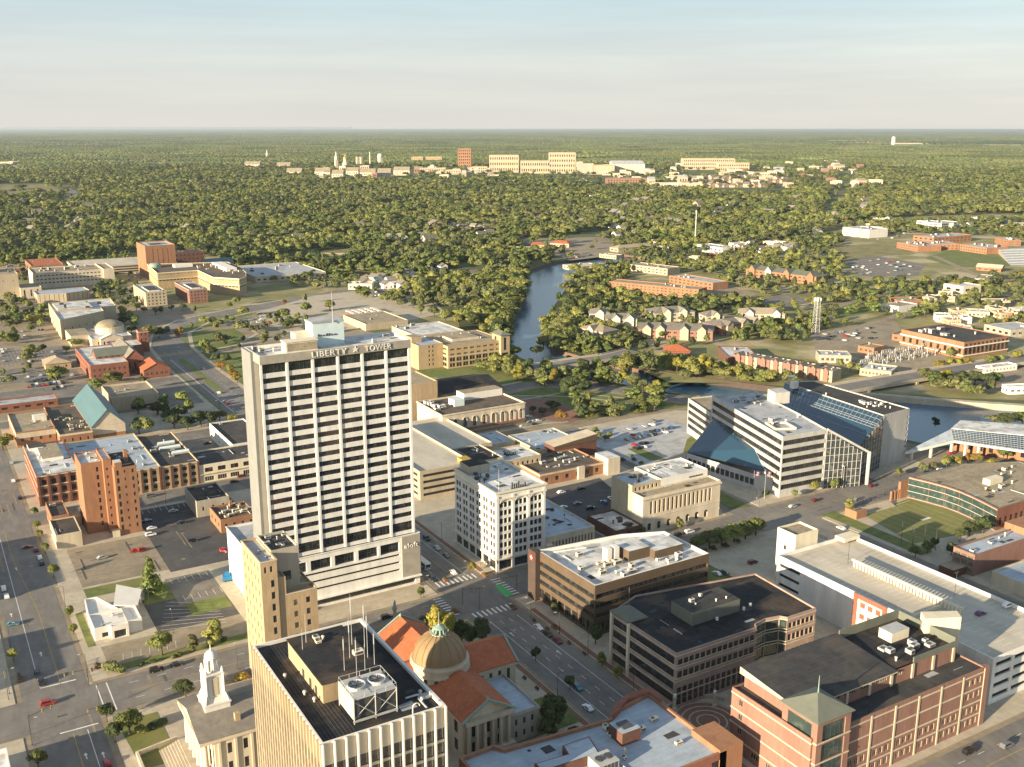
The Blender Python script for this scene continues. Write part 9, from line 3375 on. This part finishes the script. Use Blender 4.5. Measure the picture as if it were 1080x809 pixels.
# poles round the field
for i in range(9):
 x, y = A2(899 + i * 5.4, 536 - i * 1.9)
 tag(single('net_pole', (lambda b: (b.tube((x, y, .2), (x, y, 9), .12, .09), b)[1])(MB()), 'dark_metal', 'tall dark net pole along the street side of the playing field', 'pole'), group='net poles by the playing field')
for i in range(4):
 x, y = A2(950 + i * 12, 575 + i * 2 - 0.0)
 tag(single('net_pole', (lambda b: (b.tube((x, y, .2), (x, y, 11), .12, .09), b)[1])(MB()), 'dark_metal', 'tall dark net pole below the playing field', 'pole'), group='net poles below the field')
# retaining wall of the steeple garden
mb = MB()
mb.prism(ccw(strip([(40, 259), (40, 284), (52, 286)], .8)), .2, 1.6)
single('garden_wall', mb, 'limestone', 'low stone wall round the court of the old steeple building', 'wall')
# benches, planters and tables on the pavements
for x, y, pl in ((577, 664, 'before the brown office'), (600, 679, 'before the gap between the low offices'), (616, 690, 'beside the black roofed office'), (563, 655, 'at the corner of the brown office'), (553, 716, 'beside the courthouse annex'), (566, 727, 'by the dark tree at the courthouse'), (97, 707, 'at the bank corner'), (20, 712, 'by the left stop line'), (530, 600, 'under the white office front')):
 gx, gy = A2(x, y, .2)
 t = Thing('bench', 'dark slatted bench on the pavement ' + pl, 'bench', gx, gy, .2)
 for k in (-.8, .8):
  mb = MB()
  mb.box(gx - .25, gy + k - .06, .2, gx + .25, gy + k + .06, .62)
  t.part('leg', mb, 'dark_metal')
 mb = MB()
 mb.box(gx - .3, gy - 1.0, .62, gx + .3, gy + 1.0, .7)
 t.part('seat', mb, 'dark_brick')
 mb = MB()
 mb.box(gx + .26, gy - 1.0, .75, gx + .33, gy + 1.0, 1.15)
 t.part('backrest', mb, 'dark_brick')
for x, y, pl in ((103, 703, 'at the bank corner'), (512, 607, 'at the white office corner'), (552, 593, 'under the white office front'), (541, 641, 'by the green lane'), (586, 662, 'before the brown office'), (480, 645, 'at the courthouse corner'), (470, 612, 'opposite the white office block'), (22, 717, 'by the left stop line')):
 gx, gy = A2(x, y, .2)
 t = Thing('planter', 'low brick planter with green plants ' + pl, 'planter', gx, gy, .2)
 mb = MB()
 mb.box(gx - 1.0, gy - 1.6, .2, gx + 1.0, gy + 1.6, .75)
 t.part('box', mb, 'red_brick')
 c = link('foliage', CROWNS['bush'][0], t.root, (0, 0, .4))
 c.scale = (.9, 1.4, .9)
 c.color = (*TONES['green'], 1)

ordinals()
for _k in ('tree', 'car', 'house'):
 print(_k, sum(1 for o in C.objects if o.get('category') == _k))

# ---------------------------------------------------------------- the air
hz = MB()
hz.box(-116000, -116000, -8, 116000, 116000, 182)
hm = bpy.data.materials.new('haze')
hm.use_nodes = True
hm.node_tree.nodes.clear()
_o = hm.node_tree.nodes.new('ShaderNodeOutputMaterial')
_v = hm.node_tree.nodes.new('ShaderNodeVolumePrincipled')
_v.inputs['Color'].default_value = (.6, .69, .78, 1)
_v.inputs['Density'].default_value = 2.4e-5
_v.inputs['Anisotropy'].default_value = 0.2
hm.node_tree.links.new(_v.outputs[0], _o.inputs['Volume'])
MATS['haze'] = hm
single('haze', hz, 'haze', 'pale summer haze softening the horizon', 'haze', kind='stuff', at=(0, 0, 0))
